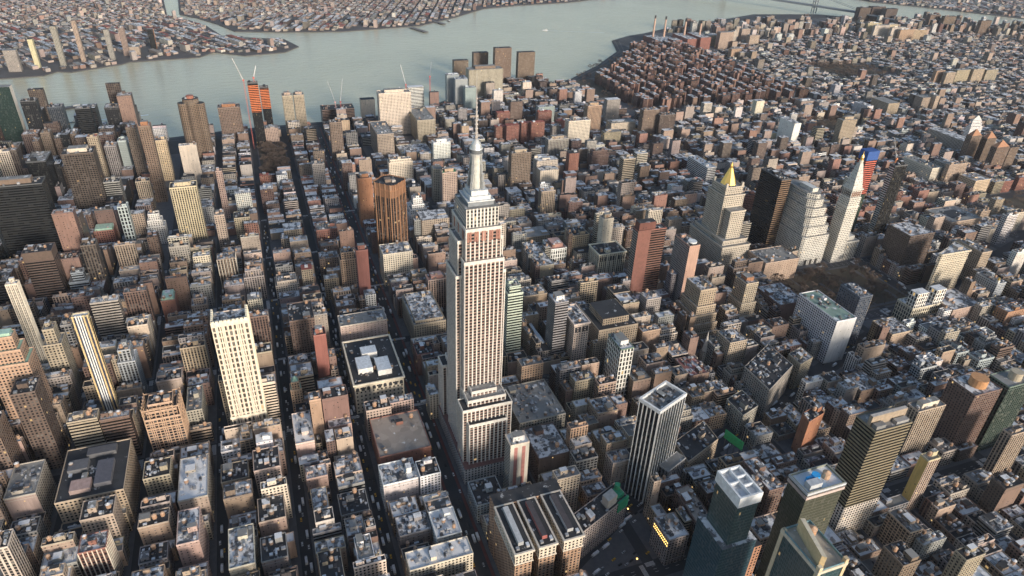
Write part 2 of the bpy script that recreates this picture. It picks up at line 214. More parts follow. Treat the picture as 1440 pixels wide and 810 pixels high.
('redblue',(225.4,-896.7,0.0,-25.1,18.0,0.0),185.0,'G','darkgreen','b',{'redblue':1},'tower under construction wrapped in red with a bright blue top'),
('blk41',(238.7,-724.4,0.0,-21.3,58.6,0.0),145.5,'B','black','d',{},'massive black office tower between the gold pyramid tower and the stepped white block'),
('m1',(623.8,-349.2,0.0,-44.6,20.0,0.0),91.5,'P','brown','d',{'pent':'tan'},'tall brown double slab right of the great spire'),
('m3',(788.0,-504.7,0.0,-53.4,20.0,0.0),54.5,'V','greytan','s',{'pent':'tan'},'tall beige-grey building left of the big cream slab'),
('m4',(856.3,-588.1,0.0,-60.4,24.0,0.0),73.0,'P','cream','s',{},'big cream slab with a snowy roof right of centre toward the river'),
('m5',(920.8,-670.4,0.0,-41.1,22.0,0.0),88.0,'V','orangetan','g',{'pent':'orangetan'},'orange and cream striped tower right of centre toward the river'),
('m6',(1008.3,-773.2,0.0,-40.5,20.0,0.0),74.5,'P','greytan','w',{},'tall beige-grey building right of the orange striped tower'),
('m7',(864.2,-805.4,0.0,-48.1,20.0,0.0),84.0,'P','brown','w',{},'tall brown building right of the orange striped tower'),
('m8',(847.5,-846.4,0.0,-46.5,22.0,0.0),73.0,'P','darkbrown','g',{},'tall dark brown building behind the white-roofed curved block'),
('m12',(698.9,-579.6,0.0,-44.2,22.0,0.0),49.0,'P','brickbrown','d',{'tiers':[(0.8,0),(1,3)]},'mid-rise dark brick building in front of the big cream slab'),
('m13',(546.6,-796.3,0.0,-23.1,80.5,0.0),45.5,'B','white','w',{},'white-roofed block with curved ribbon windows'),
('n1',(720.7,-1178.1,0.0,-21.8,57.3,0.0),67.0,'X','white','s',{},'bright white blank slab standing alone among low blocks, upper right'),
('n2',(677.4,-1294.8,0.0,-47.9,20.0,0.0),80.5,'P','tan','g',{'pent':'tan'},'tan tower behind the marble clock tower'),
('n3',(548.1,-1595.3,0.0,-37.6,116.3,0.0),42.5,'V','cream','s',{},'long white colonnaded office block at the foot of the white stepped clock tower'),
('n3t',(598.8,-1670.0,0.0,-45.2,14.0,0.0),75.0,'P','white','g',{'pyr':'white','tiers':[(0.8,0),(0.9,3),(1,5)]},'white tower with a stepped peak at the upper right'),
('z1',(496.9,-1542.7,0.0,-35.6,16.0,0.0),77.0,'P','brown','d',{'pyr':'orange'},'nearest tall brown building right of the white colonnaded block'),
('z2',(484.2,-1583.4,0.0,-33.6,16.0,0.0),71.5,'P','brown','d',{'pyr':'orange'},'second nearest tall brown building right of the white colonnaded block'),
('z3',(427.9,-1546.9,0.0,-44.8,16.0,0.0),70.0,'P','brown','d',{'pyr':'orange'},'third nearest tall brown building right of the white colonnaded block'),
('t1',(403.5,-1317.7,0.0,-29.6,83.3,0.0),47.5,'P','cream','g',{},'mid-rise cream building in front of the white colonnaded block'),
('t3',(385.4,-1345.0,0.0,-58.4,10.2,0.0),60.0,'P','tan','g',{},'tall tan building in front of the white colonnaded block'),
('t4',(331.3,-1373.9,0.0,-47.8,43.5,0.0),39.0,'P','yellow','s',{},'mid-rise yellowish building in front of the white colonnaded block'),
('q0',(1961.1,866.9,0.0,-35.3,22.0,0.0),66.0,'P','greytan','g',{},'tall beige-grey building behind the green riverside slab'),
('q1',(2002.1,801.3,0.0,-13.8,18.0,0.0),89.5,'X','yellow','d',{},'yellowish slab on the far river bank at upper left'),
('q2',(2014.2,731.5,0.0,-16.3,20.0,0.0),125.5,'P','greytan','d',{},'tall beige-grey building left of the tall pinkish far-bank tower'),
('q3',(2064.1,677.0,0.0,-12.9,18.0,0.0),133.0,'P','pinktan','d',{},'tall pinkish tower on the far river bank'),
('q4',(2076.2,591.6,0.0,-15.9,18.0,0.0),100.5,'P','greytan','d',{},'tall beige-grey building right of the tall pinkish far-bank tower'),
('q6',(2231.4,474.9,0.0,-19.4,18.0,0.0),70.0,'G','black','g',{},'black tower with an orange side on the far river bank'),
('c4',(905.3,-1702.5,0.0,-45.6,68.1,0.0),35.5,'P','tan','g',{},'mid-rise tan building left of the lone tan stepped block'),
('c5',(910.2,-1846.6,0.0,-39.1,30.0,0.0),43.5,'P','tan','g',{},'tan stepped block standing alone among low rooftops at upper right'),
('v2',(1844.7,-1728.6,0.0,-67.7,24.0,0.0),68.5,'P','pinktan','g',{},'tall pinkish building behind the bright white slab'),
]
# smaller ones that merge into the mass: footprint frame, height, style, colour, roof
SPECFAR=[
('tud1',(989.9,601.7,0.0,-11.0,25.0,0.0),75.0,'P','brown','g'),
('tud3',(1001.5,563.4,0.0,-13.7,25.0,0.0),75.0,'P','brown','g'),
('tud4',(991.8,529.1,0.0,-12.3,25.0,0.0),85.0,'P','brown','g'),
('mid1',(1090.6,134.4,0.0,-34.3,30.0,0.0),35.0,'P','pinktan','g'),
('green1',(1295.5,-392.6,0.0,-37.2,20.0,0.0),91.5,'G','paleglass','s'),
('green3',(1211.5,-423.5,0.0,-32.4,20.0,0.0),74.5,'G','paleglass','s'),
('brn2',(499.1,349.8,0.0,-16.2,20.0,0.0),51.5,'P','brickbrown','d'),
('stepc',(277.0,199.5,0.0,-20.4,18.0,0.0),33.5,'P','cream','g'),
('slim5',(316.8,115.3,0.0,-16.8,18.0,0.0),50.0,'P','tan','r'),
('slim6',(473.6,137.6,0.0,-12.0,14.0,0.0),31.5,'P','tan','s'),
('blk7',(504.7,130.5,0.0,-31.3,30.0,0.0),32.0,'P','tan','s'),
('blk10',(298.1,83.5,0.0,-22.1,14.0,0.0),38.5,'P','tan','g'),
('orn16',(1061.1,-50.3,0.0,-22.2,18.0,0.0),52.0,'X','orangetan','d'),
('brn17',(733.1,-8.3,0.0,-21.2,18.0,0.0),63.0,'P','brickbrown','w'),
('red18',(797.1,159.1,0.0,-19.0,15.0,0.0),26.5,'P','brick','r'),
('brn19',(656.9,160.5,0.0,-23.9,22.0,0.0),52.5,'P','brickbrown','s'),
('wh20',(780.3,124.8,0.0,-22.0,22.0,0.0),31.0,'P','white','s'),
('wh21',(649.0,207.6,0.0,-28.5,22.0,0.0),52.5,'P','white','s'),
('gr24b',(624.8,-179.0,0.0,-18.9,20.0,0.0),74.5,'P','greytan','g'),
('tn26',(978.5,-344.0,0.0,-19.6,16.0,0.0),41.5,'X','orangetan','g'),
('bl27',(432.3,-107.0,0.0,-51.5,40.0,0.0),55.0,'P','tan','s'),
('h51',(-60.4,199.2,0.0,-17.3,14.0,0.0),50.0,'X','white','w'),
('h54',(-83.3,158.0,0.0,-21.5,12.0,0.0),26.0,'P','cream','w'),
('h58',(-72.8,125.9,0.0,-9.5,20.0,0.0),41.5,'P','brickbrown','s'),
('h18',(230.3,30.5,0.0,-15.9,16.0,0.0),40.0,'P','white','s'),
('h25c',(-26.9,-4.6,0.0,-11.9,20.0,0.0),40.0,'P','cream','s'),
('r9',(27.7,-180.4,0.0,-10.8,69.9,0.0),31.0,'P','greytan','d'),
('r13',(353.5,-281.2,0.0,-46.4,38.2,0.0),35.0,'P','tan','g'),
('r15',(258.1,-338.5,0.0,-33.1,32.1,0.0),42.0,'P','greytan','d'),
('r37',(-155.5,-306.5,0.0,-25.0,22.2,0.0),24.0,'P','brickbrown','s'),
('m2',(625.6,-418.7,0.0,-43.3,22.0,0.0),46.5,'X','cream','s'),
('m2b',(650.5,-419.6,0.0,-50.5,22.0,0.0),60.0,'P','cream','s'),
('m9',(911.4,-740.1,0.0,-73.2,30.0,0.0),41.0,'P','cream','g'),
('m10',(843.6,-685.2,0.0,-48.3,18.0,0.0),41.5,'P','tan','g'),
('m11',(671.6,-507.8,0.0,-24.3,18.0,0.0),61.5,'X','brick','d'),
('k1',(929.8,-420.0,0.0,-26.8,16.0,0.0),49.0,'P','brick','r'),
('k2',(913.0,-442.8,0.0,-34.0,16.0,0.0),56.0,'P','brick','r'),
('k3',(924.4,-487.1,0.0,-27.6,16.0,0.0),55.0,'P','brick','r'),
('k4',(906.7,-507.6,0.0,-36.6,16.0,0.0),60.5,'P','brick','r'),
('k5',(955.1,-600.4,0.0,-31.3,16.0,0.0),43.0,'P','brick','r'),
('k6',(1054.7,-467.2,0.0,-36.6,16.0,0.0),45.5,'P','brick','r'),
('k7',(1064.0,-508.3,0.0,-35.4,20.0,0.0),69.5,'P','brown','d'),
('k8',(999.5,-564.7,0.0,-39.1,16.0,0.0),57.0,'P','brick','r'),
('k9',(1038.7,-580.8,0.0,-47.8,20.0,0.0),58.0,'G','paleglass','s'),
('z4',(443.5,-1619.8,0.0,-31.7,16.0,0.0),59.0,'P','brown','d'),
('t2',(409.8,-1372.3,0.0,-22.7,37.5,0.0),50.0,'P','greytan','g'),
('q5',(2136.9,554.7,0.0,-18.9,18.0,0.0),93.0,'V','pinktan','g'),
('q7',(2141.9,535.2,0.0,-32.2,30.0,0.0),28.0,'P','pinktan','g'),
('c1',(994.5,-1442.4,0.0,-55.5,30.0,0.0),33.0,'P','pinktan','g'),
('c2',(971.4,-1492.2,0.0,-37.2,30.0,0.0),32.5,'P','greytan','g'),
('c3',(916.7,-1631.4,0.0,-24.2,56.0,0.0),28.5,'P','white','s'),
('c6',(895.9,-1883.1,0.0,-17.3,30.0,0.0),51.5,'P','pinktan','g'),
('d1',(1152.2,-2172.2,0.0,-42.4,14.0,0.0),55.5,'P','orangetan','g'),
('d2',(1123.4,-2188.6,0.0,-45.0,14.0,0.0),54.0,'P','tan','g'),
('d3',(1143.9,-2263.5,0.0,-65.7,20.0,0.0),54.0,'P','tan','g'),
('d4',(1134.5,-2333.7,0.0,-56.3,20.0,0.0),57.0,'P','tan','g'),
('d5',(1128.7,-2393.7,0.0,-60.1,20.0,0.0),53.0,'P','tan','g'),
('e1',(1974.1,-2655.8,0.0,-86.8,14.0,0.0),60.0,'P','yellow','g'),
('e2',(1920.8,-2647.3,0.0,-89.4,14.0,0.0),60.0,'P','cream','g'),
('e3',(1930.1,-2708.6,0.0,-91.3,14.0,0.0),60.0,'P','yellow','g'),
('e4',(1862.0,-2691.5,0.0,-85.4,14.0,0.0),60.0,'P','cream','g'),
('e5',(1833.9,-2716.7,0.0,-85.1,14.0,0.0),55.0,'P','orangetan','g'),
('e6',(1839.8,-2800.0,0.0,-90.0,16.0,0.0),50.0,'P','orangetan','g'),
('g1',(2315.9,-2934.0,0.0,-79.0,30.0,0.0),70.0,'P','darkbrown','d'),
('g2',(2309.0,-3009.3,0.0,-91.6,30.0,0.0),75.0,'P','darkbrown','d'),
('g3',(2239.6,-3036.6,0.0,-77.4,30.0,0.0),75.0,'P','darkbrown','d'),
('g4',(2048.3,-3131.2,0.0,-70.3,20.0,0.0),75.0,'P','brown','d'),
('g5',(2001.6,-3175.5,0.0,-79.0,20.0,0.0),75.0,'P','brown','d'),
('g6',(1871.8,-3272.0,0.0,-70.2,20.0,0.0),75.0,'P','brown','d'),
('v1',(1909.3,-1699.1,0.0,-77.3,24.0,0.0),44.0,'P','tan','g'),
('v3',(1921.5,-1895.2,0.0,-44.5,20.0,0.0),64.5,'P','pinktan','g'),
('v4',(1859.9,-1894.7,0.0,-50.2,22.0,0.0),49.5,'P','pinktan','g'),
('v5',(1659.7,-1659.0,0.0,-47.5,22.0,0.0),43.5,'P','orangetan','g'),
]
COLN=['greenglass','black','darkbrown','cream','tan','brown','grey','paleglass','yellow','pinktan','white','orange','brick','brickbrown','greytan','orangetan','brickred','greyblue','redorange','redbrick','salmon','palegreen','darkgreen','darkblue','tealglass','olive','darkolive']
FI=[
(-344.3, -326.0, -594.2, -564.7, 20, 4, 'low tan building right of the yellow-walled tower'),
(-429.9, -415.6, -546.4, -521.6, 23, 13, 'mid-rise dark brick building right of the yellow-walled tower'),
(-400.9, -379.5, -546.4, -521.8, 22, 6, 'mid-rise grey building right of the yellow-walled tower'),
(-367.4, -347.3, -546.4, -518.0, 11, 13, 'low dark brick building right of the yellow-walled tower'),
(-347.3, -335.3, -546.4, -516.9, 24, 14, 'mid-rise beige-grey building right of the yellow-walled tower'),
(-439.2, -416.9, -512.2, -486.2, 16, 5, 'third nearest low brown building in front of the yellow-walled tower'),
(-377.5, -359.2, -511.8, -486.2, 9, 5, 'nearest low brown building in front of the yellow-walled tower'),
(-359.2, -349.6, -511.8, -486.2, 23, 4, 'mid-rise tan building in front of the yellow-walled tower'),
(-415.4, -400.0, -436.3, -407.7, 10, 5, 'second nearest low brown building in front of the yellow-walled tower'),
(-351.1, -339.4, -435.9, -407.7, 16, 14, 'low beige-grey building in front of the lattice-based banded tower'),
(-377.2, -363.1, -389.4, -361.5, 19, 5, 'low brown building right of the blue-tanked olive tower'),
(-363.1, -339.5, -389.4, -362.9, 9, 4, 'low tan building right of the blue-tanked olive tower'),
(-399.8, -378.1, -358.4, -329.2, 18, 14, 'low beige-grey building in front of the blue-tanked olive tower'),
(-349.3, -326.0, -280.2, -250.7, 56, 9, 'tall pinkish building right of the teal glass tower'),
(-177.2, -163.8, -829.0, -800.2, 44, 13, 'mid-rise dark brick building behind the copper-drum tower'),
(-155.6, -139.2, -825.8, -800.2, 46, 6, 'mid-rise grey building behind the copper-drum tower'),
(-296, -288.1, -624.9, -595.4, 18, 13, 'low dark brick building in front of the copper-drum tower'),
(-296, -276.2, -587.6, -564.7, 25, 14, 'mid-rise beige-grey building behind the yellow-walled tower'),
(-219.0, -199.4, -592.5, -564.7, 36, 6, 'mid-rise grey building behind the lattice-based banded tower'),
(-178.8, -163.4, -541.8, -521.0, 40, 6, 'mid-rise grey building in front of the large white gridded block'),
(-34.4, -15.0, -546.4, -516.9, 45, 13, 'mid-rise dark brick building left of the large white gridded block'),
(-296, -276.6, -515.7, -486.2, 18, 6, 'low grey building left of the yellow-walled tower'),
(-220.9, -207.3, -515.2, -486.2, 41, 5, 'mid-rise brown building behind the lattice-based banded tower'),
(-146.1, -136.7, -514.0, -486.2, 34, 10, 'mid-rise white building right of the diagonal black-roofed block'),
(-252.7, -233.2, -467.9, -441.5, 21, 14, 'low beige-grey building left of the lattice-based banded tower'),
(-198.0, -178.5, -432.5, -407.7, 9, 6, 'low grey building in front of the diagonal black-roofed block'),
(-178.5, -164.9, -433.5, -407.7, 20, 5, 'low brown building in front of the diagonal black-roofed block'),
(-91.2, -75.2, -435.1, -407.7, 31, 14, 'mid-rise beige-grey building left of the diagonal black-roofed block'),
(-49.2, -29.2, -418.5, -407.7, 42, 6, 'mid-rise grey building in front of the tan ziggurat'),
(-247.9, -235.7, -389.4, -360.6, 22, 13, 'mid-rise dark brick building behind the blue-tanked olive tower'),
(-203.5, -192.3, -389.4, -364.4, 25, 6, 'mid-rise grey building in front of the diagonal black-roofed block'),
(-127.7, -117.7, -389.4, -360.9, 29, 15, 'nearest mid-rise orange-tan building left of the diagonal black-roofed block'),
(-33.2, -15.0, -389.4, -375.8, 53, 13, 'tall dark brick building in front of the tan ziggurat'),
(-154.5, -138.7, -356.9, -332.5, 23, 15, 'second nearest mid-rise orange-tan building left of the diagonal black-roofed block'),
(-118.2, -97.8, -347.5, -329.2, 26, 15, 'mid-rise orange-tan building behind the white-ribbed black tower'),
(-247.5, -233.9, -310.9, -286.2, 44, 15, 'mid-rise orange-tan building behind the teal glass tower'),
(-154.9, -137.9, -305.5, -283.6, 42, 14, 'mid-rise beige-grey building right of the white-ribbed black tower'),
(-90.9, -79.2, -310.9, -285.9, 54, 5, 'tall brown building behind the white-ribbed black tower'),
(-69.1, -48.8, -310.9, -285.2, 54, 9, 'tall pinkish building right of the black-roofed tan block'),
(-266.9, -250.2, -279.0, -250.7, 32, 5, 'mid-rise brown building behind the teal glass tower'),
(-254.9, -242.1, -232.4, -207.4, 30, 13, 'mid-rise dark brick building in front of the white-ribbed black tower'),
(-86.9, -75.4, -232.4, -207.9, 53, 9, 'tall pinkish building in front of the black-roofed tan block'),
(-254.3, -245.9, -196.9, -188.3, 58, 4, 'tall tan building right of the green-netted wedge'),
(-197.9, -179.6, -197.2, -172.2, 35, 3, 'mid-rise cream building left of the white-ribbed black tower'),
(-179.6, -163.2, -198.2, -172.2, 48, 4, 'mid-rise tan building left of the white-ribbed black tower'),
(-67.1, -46.5, -181.9, -172.2, 36, 5, 'mid-rise brown building behind the pink-striped tower'),
(-46.5, -34.7, -200.6, -172.2, 54, 6, 'tall grey building in front of the black-roofed tan block'),
(-223.8, -207.6, -153.9, -129.1, 24, 9, 'mid-rise pinkish building behind the green-netted wedge'),
(-207.6, -193.9, -153.9, -128.1, 30, 15, 'mid-rise orange-tan building behind the green-netted wedge'),
(-193.9, -176.9, -153.9, -127.5, 48, 6, 'mid-rise grey building behind the green-netted wedge'),
(-163.9, -153.7, -153.9, -132.6, 68, 15, 'tall orange-tan building right of the pink-striped tower'),
(-32.2, -15.0, -153.9, -124.4, 60, 15, 'tall orange-tan building left of the black-roofed tan block'),
(-218.7, -205.0, -120.0, -93.7, 56, 3, 'tall cream building left of the green-netted wedge'),
(-26.3, -15.0, 15.2, 44.7, 38, 9, 'nearest mid-rise pinkish building behind the broad beige roof'),
(-190.6, -169.2, 47.3, 75.4, 29, 5, 'mid-rise brown building in front of the broad beige roof'),
(-41.8, -24.4, 45.9, 75.4, 47, 9, 'second nearest mid-rise pinkish building behind the broad beige roof'),
(-254.0, -247.7, 93.7, 122.9, 50, 3, 'tall cream building in front of the broad beige roof'),
(-127.0, -113.6, 93.7, 121.9, 23, 6, 'mid-rise grey building left of the broad beige roof'),
(-113.6, -92.4, 93.7, 122.3, 27, 9, 'mid-rise pinkish building right of the snowy-roofed low block'),
(-34.3, -15.0, 93.7, 123.2, 71, 13, 'tall dark brick building right of the snowy-roofed low block'),
(-215.6, -201.5, 125.9, 153.9, 35, 4, 'second nearest mid-rise tan building in front of the snowy-roofed low block'),
(-191.6, -185.0, 126.7, 153.9, 35, 6, 'nearest mid-rise grey building in front of the snowy-roofed low block'),
(-35.9, -21.1, 124.4, 137.0, 74, 15, 'tall orange-tan building behind the snowy-roofed low block'),
(-131.7, -121.6, 172.2, 197.4, 50, 3, 'tall cream building in front of the snowy-roofed low block'),
(-33.2, -21.7, 172.2, 201.7, 46, 4, 'nearest mid-rise tan building left of the snowy-roofed low block'),
(-154.6, -134.8, 206.0, 232.4, 23, 5, 'mid-rise brown building in front of the snowy-roofed low block'),
(-39.5, -21.0, 202.9, 217.3, 48, 5, 'nearest mid-rise brown building left of the snowy-roofed low block'),
(-219.8, -203.6, 250.7, 276.3, 49, 4, 'second nearest mid-rise tan building in front of the huge dark roof'),
(-39.9, -21.6, 250.7, 280.2, 31, 5, 'mid-rise brown building in front of the orange-framed tower'),
(-171.3, -150.9, 286.3, 310.9, 30, 6, 'second nearest mid-rise grey building in front of the huge dark roof'),
(-112.2, -103.5, 284.3, 310.9, 43, 14, 'mid-rise beige-grey building right of the huge dark roof'),
(-177.3, -159.9, 364.8, 389.4, 46, 9, 'mid-rise pinkish building in front of the huge dark roof'),
(-159.9, -141.5, 360.6, 389.4, 41, 6, 'nearest mid-rise grey building in front of the huge dark roof'),
(-141.5, -132.0, 363.6, 389.4, 51, 4, 'tall tan building in front of the huge dark roof'),
(-117.9, -95.9, 407.7, 435.5, 22, 4, 'nearest mid-rise tan building in front of the huge dark roof'),
(-95.9, -76.5, 407.7, 432.0, 27, 6, 'mid-rise grey building left of the huge dark roof'),
(-68.3, -49.6, 440.4, 467.9, 53, 4, 'tall tan building left of the huge dark roof'),
(132.0, 143.0, -1234.3, -1204.8, 62, 10, 'nearest tall white building right of the wedge-shaped tower'),
(15, 25.4, -1108.0, -1078.5, 60, 10, 'second nearest tall white building right of the wedge-shaped tower'),
(57.4, 71.1, -915.5, -890.8, 31, 13, 'mid-rise dark brick building left of the wedge-shaped tower'),
(127.4, 143.0, -594.2, -564.7, 58, 5, 'tall brown building right of the tan ziggurat'),
(15, 29.7, -389.4, -359.9, 35, 3, 'mid-rise cream building left of the tan ziggurat'),
(69.3, 90.4, -389.4, -364.7, 57, 14, 'tall beige-grey building in front of the tall red-brick slab'),
(15, 28.8, -358.7, -329.2, 41, 15, 'mid-rise orange-tan building right of the black-roofed tan block'),
(128.3, 136.9, -310.9, -281.4, 66, 4, 'tall tan building in front of the arcaded block'),
(47.3, 61.5, 126.3, 153.9, 47, 4, 'mid-rise tan building in front of the narrow red-orange slab'),
(23.7, 35.5, 172.2, 201.7, 65, 3, 'tall cream building right of the cream facet-grid tower'),
(105.1, 125.7, 172.2, 199.3, 53, 4, 'tall tan building right of the cream facet-grid tower'),
(15, 23.2, 250.7, 273.8, 22, 4, 'mid-rise tan building right of the orange-framed tower'),
(83.6, 101.2, 250.7, 275.6, 36, 13, 'mid-rise dark brick building left of the cream facet-grid tower'),
(122.6, 133.9, 250.7, 280.2, 67, 4, 'tall tan building left of the cream facet-grid tower'),
(95.6, 116.5, 282.1, 310.9, 42, 14, 'mid-rise beige-grey building behind the orange-framed tower'),
(15, 25.7, 329.2, 358.7, 61, 13, 'tall dark brick building left of the orange-framed tower'),
(99.9, 109.3, 329.2, 356.7, 35, 4, 'mid-rise tan building right of the yellow striped tower'),
(15, 31.3, 359.9, 389.4, 66, 4, 'tall tan building behind the huge dark roof'),
(129.9, 143.0, 407.7, 437.2, 49, 14, 'mid-rise beige-grey building left of the yellow striped tower'),
(167, 179.4, -920.3, -890.8, 42, 14, 'mid-rise beige-grey building in front of the slender black tower'),
(167, 181.6, -280.2, -250.7, 53, 6, 'tall grey building left of the arcaded block'),
(167, 180.8, 93.7, 111.4, 58, 6, 'tall grey building behind the narrow red-orange slab'),
(167, 176.5, 172.2, 201.7, 70, 13, 'tall dark brick building behind the cream facet-grid tower'),
(167, 183.3, 250.7, 280.2, 69, 5, 'tall brown building left of the cream facet-grid tower'),
(167, 182.1, 329.2, 358.7, 51, 5, 'tall brown building right of the yellow striped tower'),
(227.1, 242.5, 329.2, 354.5, 47, 3, 'mid-rise cream building right of the yellow striped tower'),
(278.3, 292.0, 329.2, 358.7, 72, 13, 'tall dark brick building behind the yellow striped tower'),
(330, 345.7, 172.2, 201.7, 52, 14, 'tall beige-grey building behind the cream facet-grid tower'),
(446.0, 454.5, 172.2, 201.7, 56, 14, 'tall beige-grey building right of the cream paired-bay tower'),
(330, 344.1, 202.9, 232.4, 32, 6, 'nearest mid-rise grey building behind the cream facet-grid tower'),
(330, 339.3, 250.7, 280.2, 39, 6, 'second nearest mid-rise grey building behind the cream facet-grid tower'),
(330, 337.9, 281.4, 310.9, 58, 13, 'tall dark brick building in front of the cream paired-bay tower'),
(434.5, 445.8, 281.4, 310.9, 59, 14, 'tall beige-grey building in front of the cream paired-bay tower'),
(446.1, 454.5, 359.9, 389.4, 67, 4, 'tall tan building left of the cream paired-bay tower'),
(330, 343.3, 407.7, 437.2, 47, 13, 'mid-rise dark brick building right of the dark banded tower'),
(418.8, 439.2, 407.7, 428.0, 86, 2, 'tall dark brown building right of the dark banded tower'),
(432.4, 454.5, 438.4, 467.9, 61, 13, 'tall dark brick building right of the dark banded tower'),
(380.4, 400.4, 522.0, 546.4, 63, 1, 'tall black building left of the dark banded tower'),
(419.0, 454.5, 516.9, 546.4, 61, 2, 'tall dark brown building left of the dark banded tower'),
(579.2, 598.0, -624.9, -595.4, 73, 4, 'tall tan building in front of the orange striped tower'),
(477.5, 493.3, -389.4, -359.9, 64, 4, 'tall tan building in front of the big cream slab'),
(598.5, 607.0, 407.7, 437.2, 67, 1, 'tall black building in front of the dark gridded tower'),
(477.5, 494.8, 438.4, 467.9, 118, 13, 'tall dark brick building behind the dark banded tower'),
(716.1, 739.0, 407.7, 435.5, 72, 6, 'tall grey building right of the dark gridded tower'),
(1032.9, 1052.0, 486.2, 515.7, 126, 1, 'tall black building behind the dark gridded tower'),
(853, 883.5, 595.4, 606.4, 102, 2, 'second nearest tall dark brown building in front of the green riverside slab'),
(1018.9, 1052.0, 595.4, 624.9, 81, 2, 'nearest tall dark brown building in front of the green riverside slab'),
(1082, 1108.3, 407.7, 437.2, 136, 2, 'tall dark brown building behind the joined brown towers'),
(1082, 1116.4, 438.4, 467.9, 111, 1, 'tall black building behind the joined brown towers'),
(1148.9, 1175.0, 564.7, 594.2, 101, 23, 'tall dark blue building right of the green riverside slab'),
(1082, 1104.6, 595.4, 624.9, 135, 1, 'tall black building right of the green riverside slab'),
]
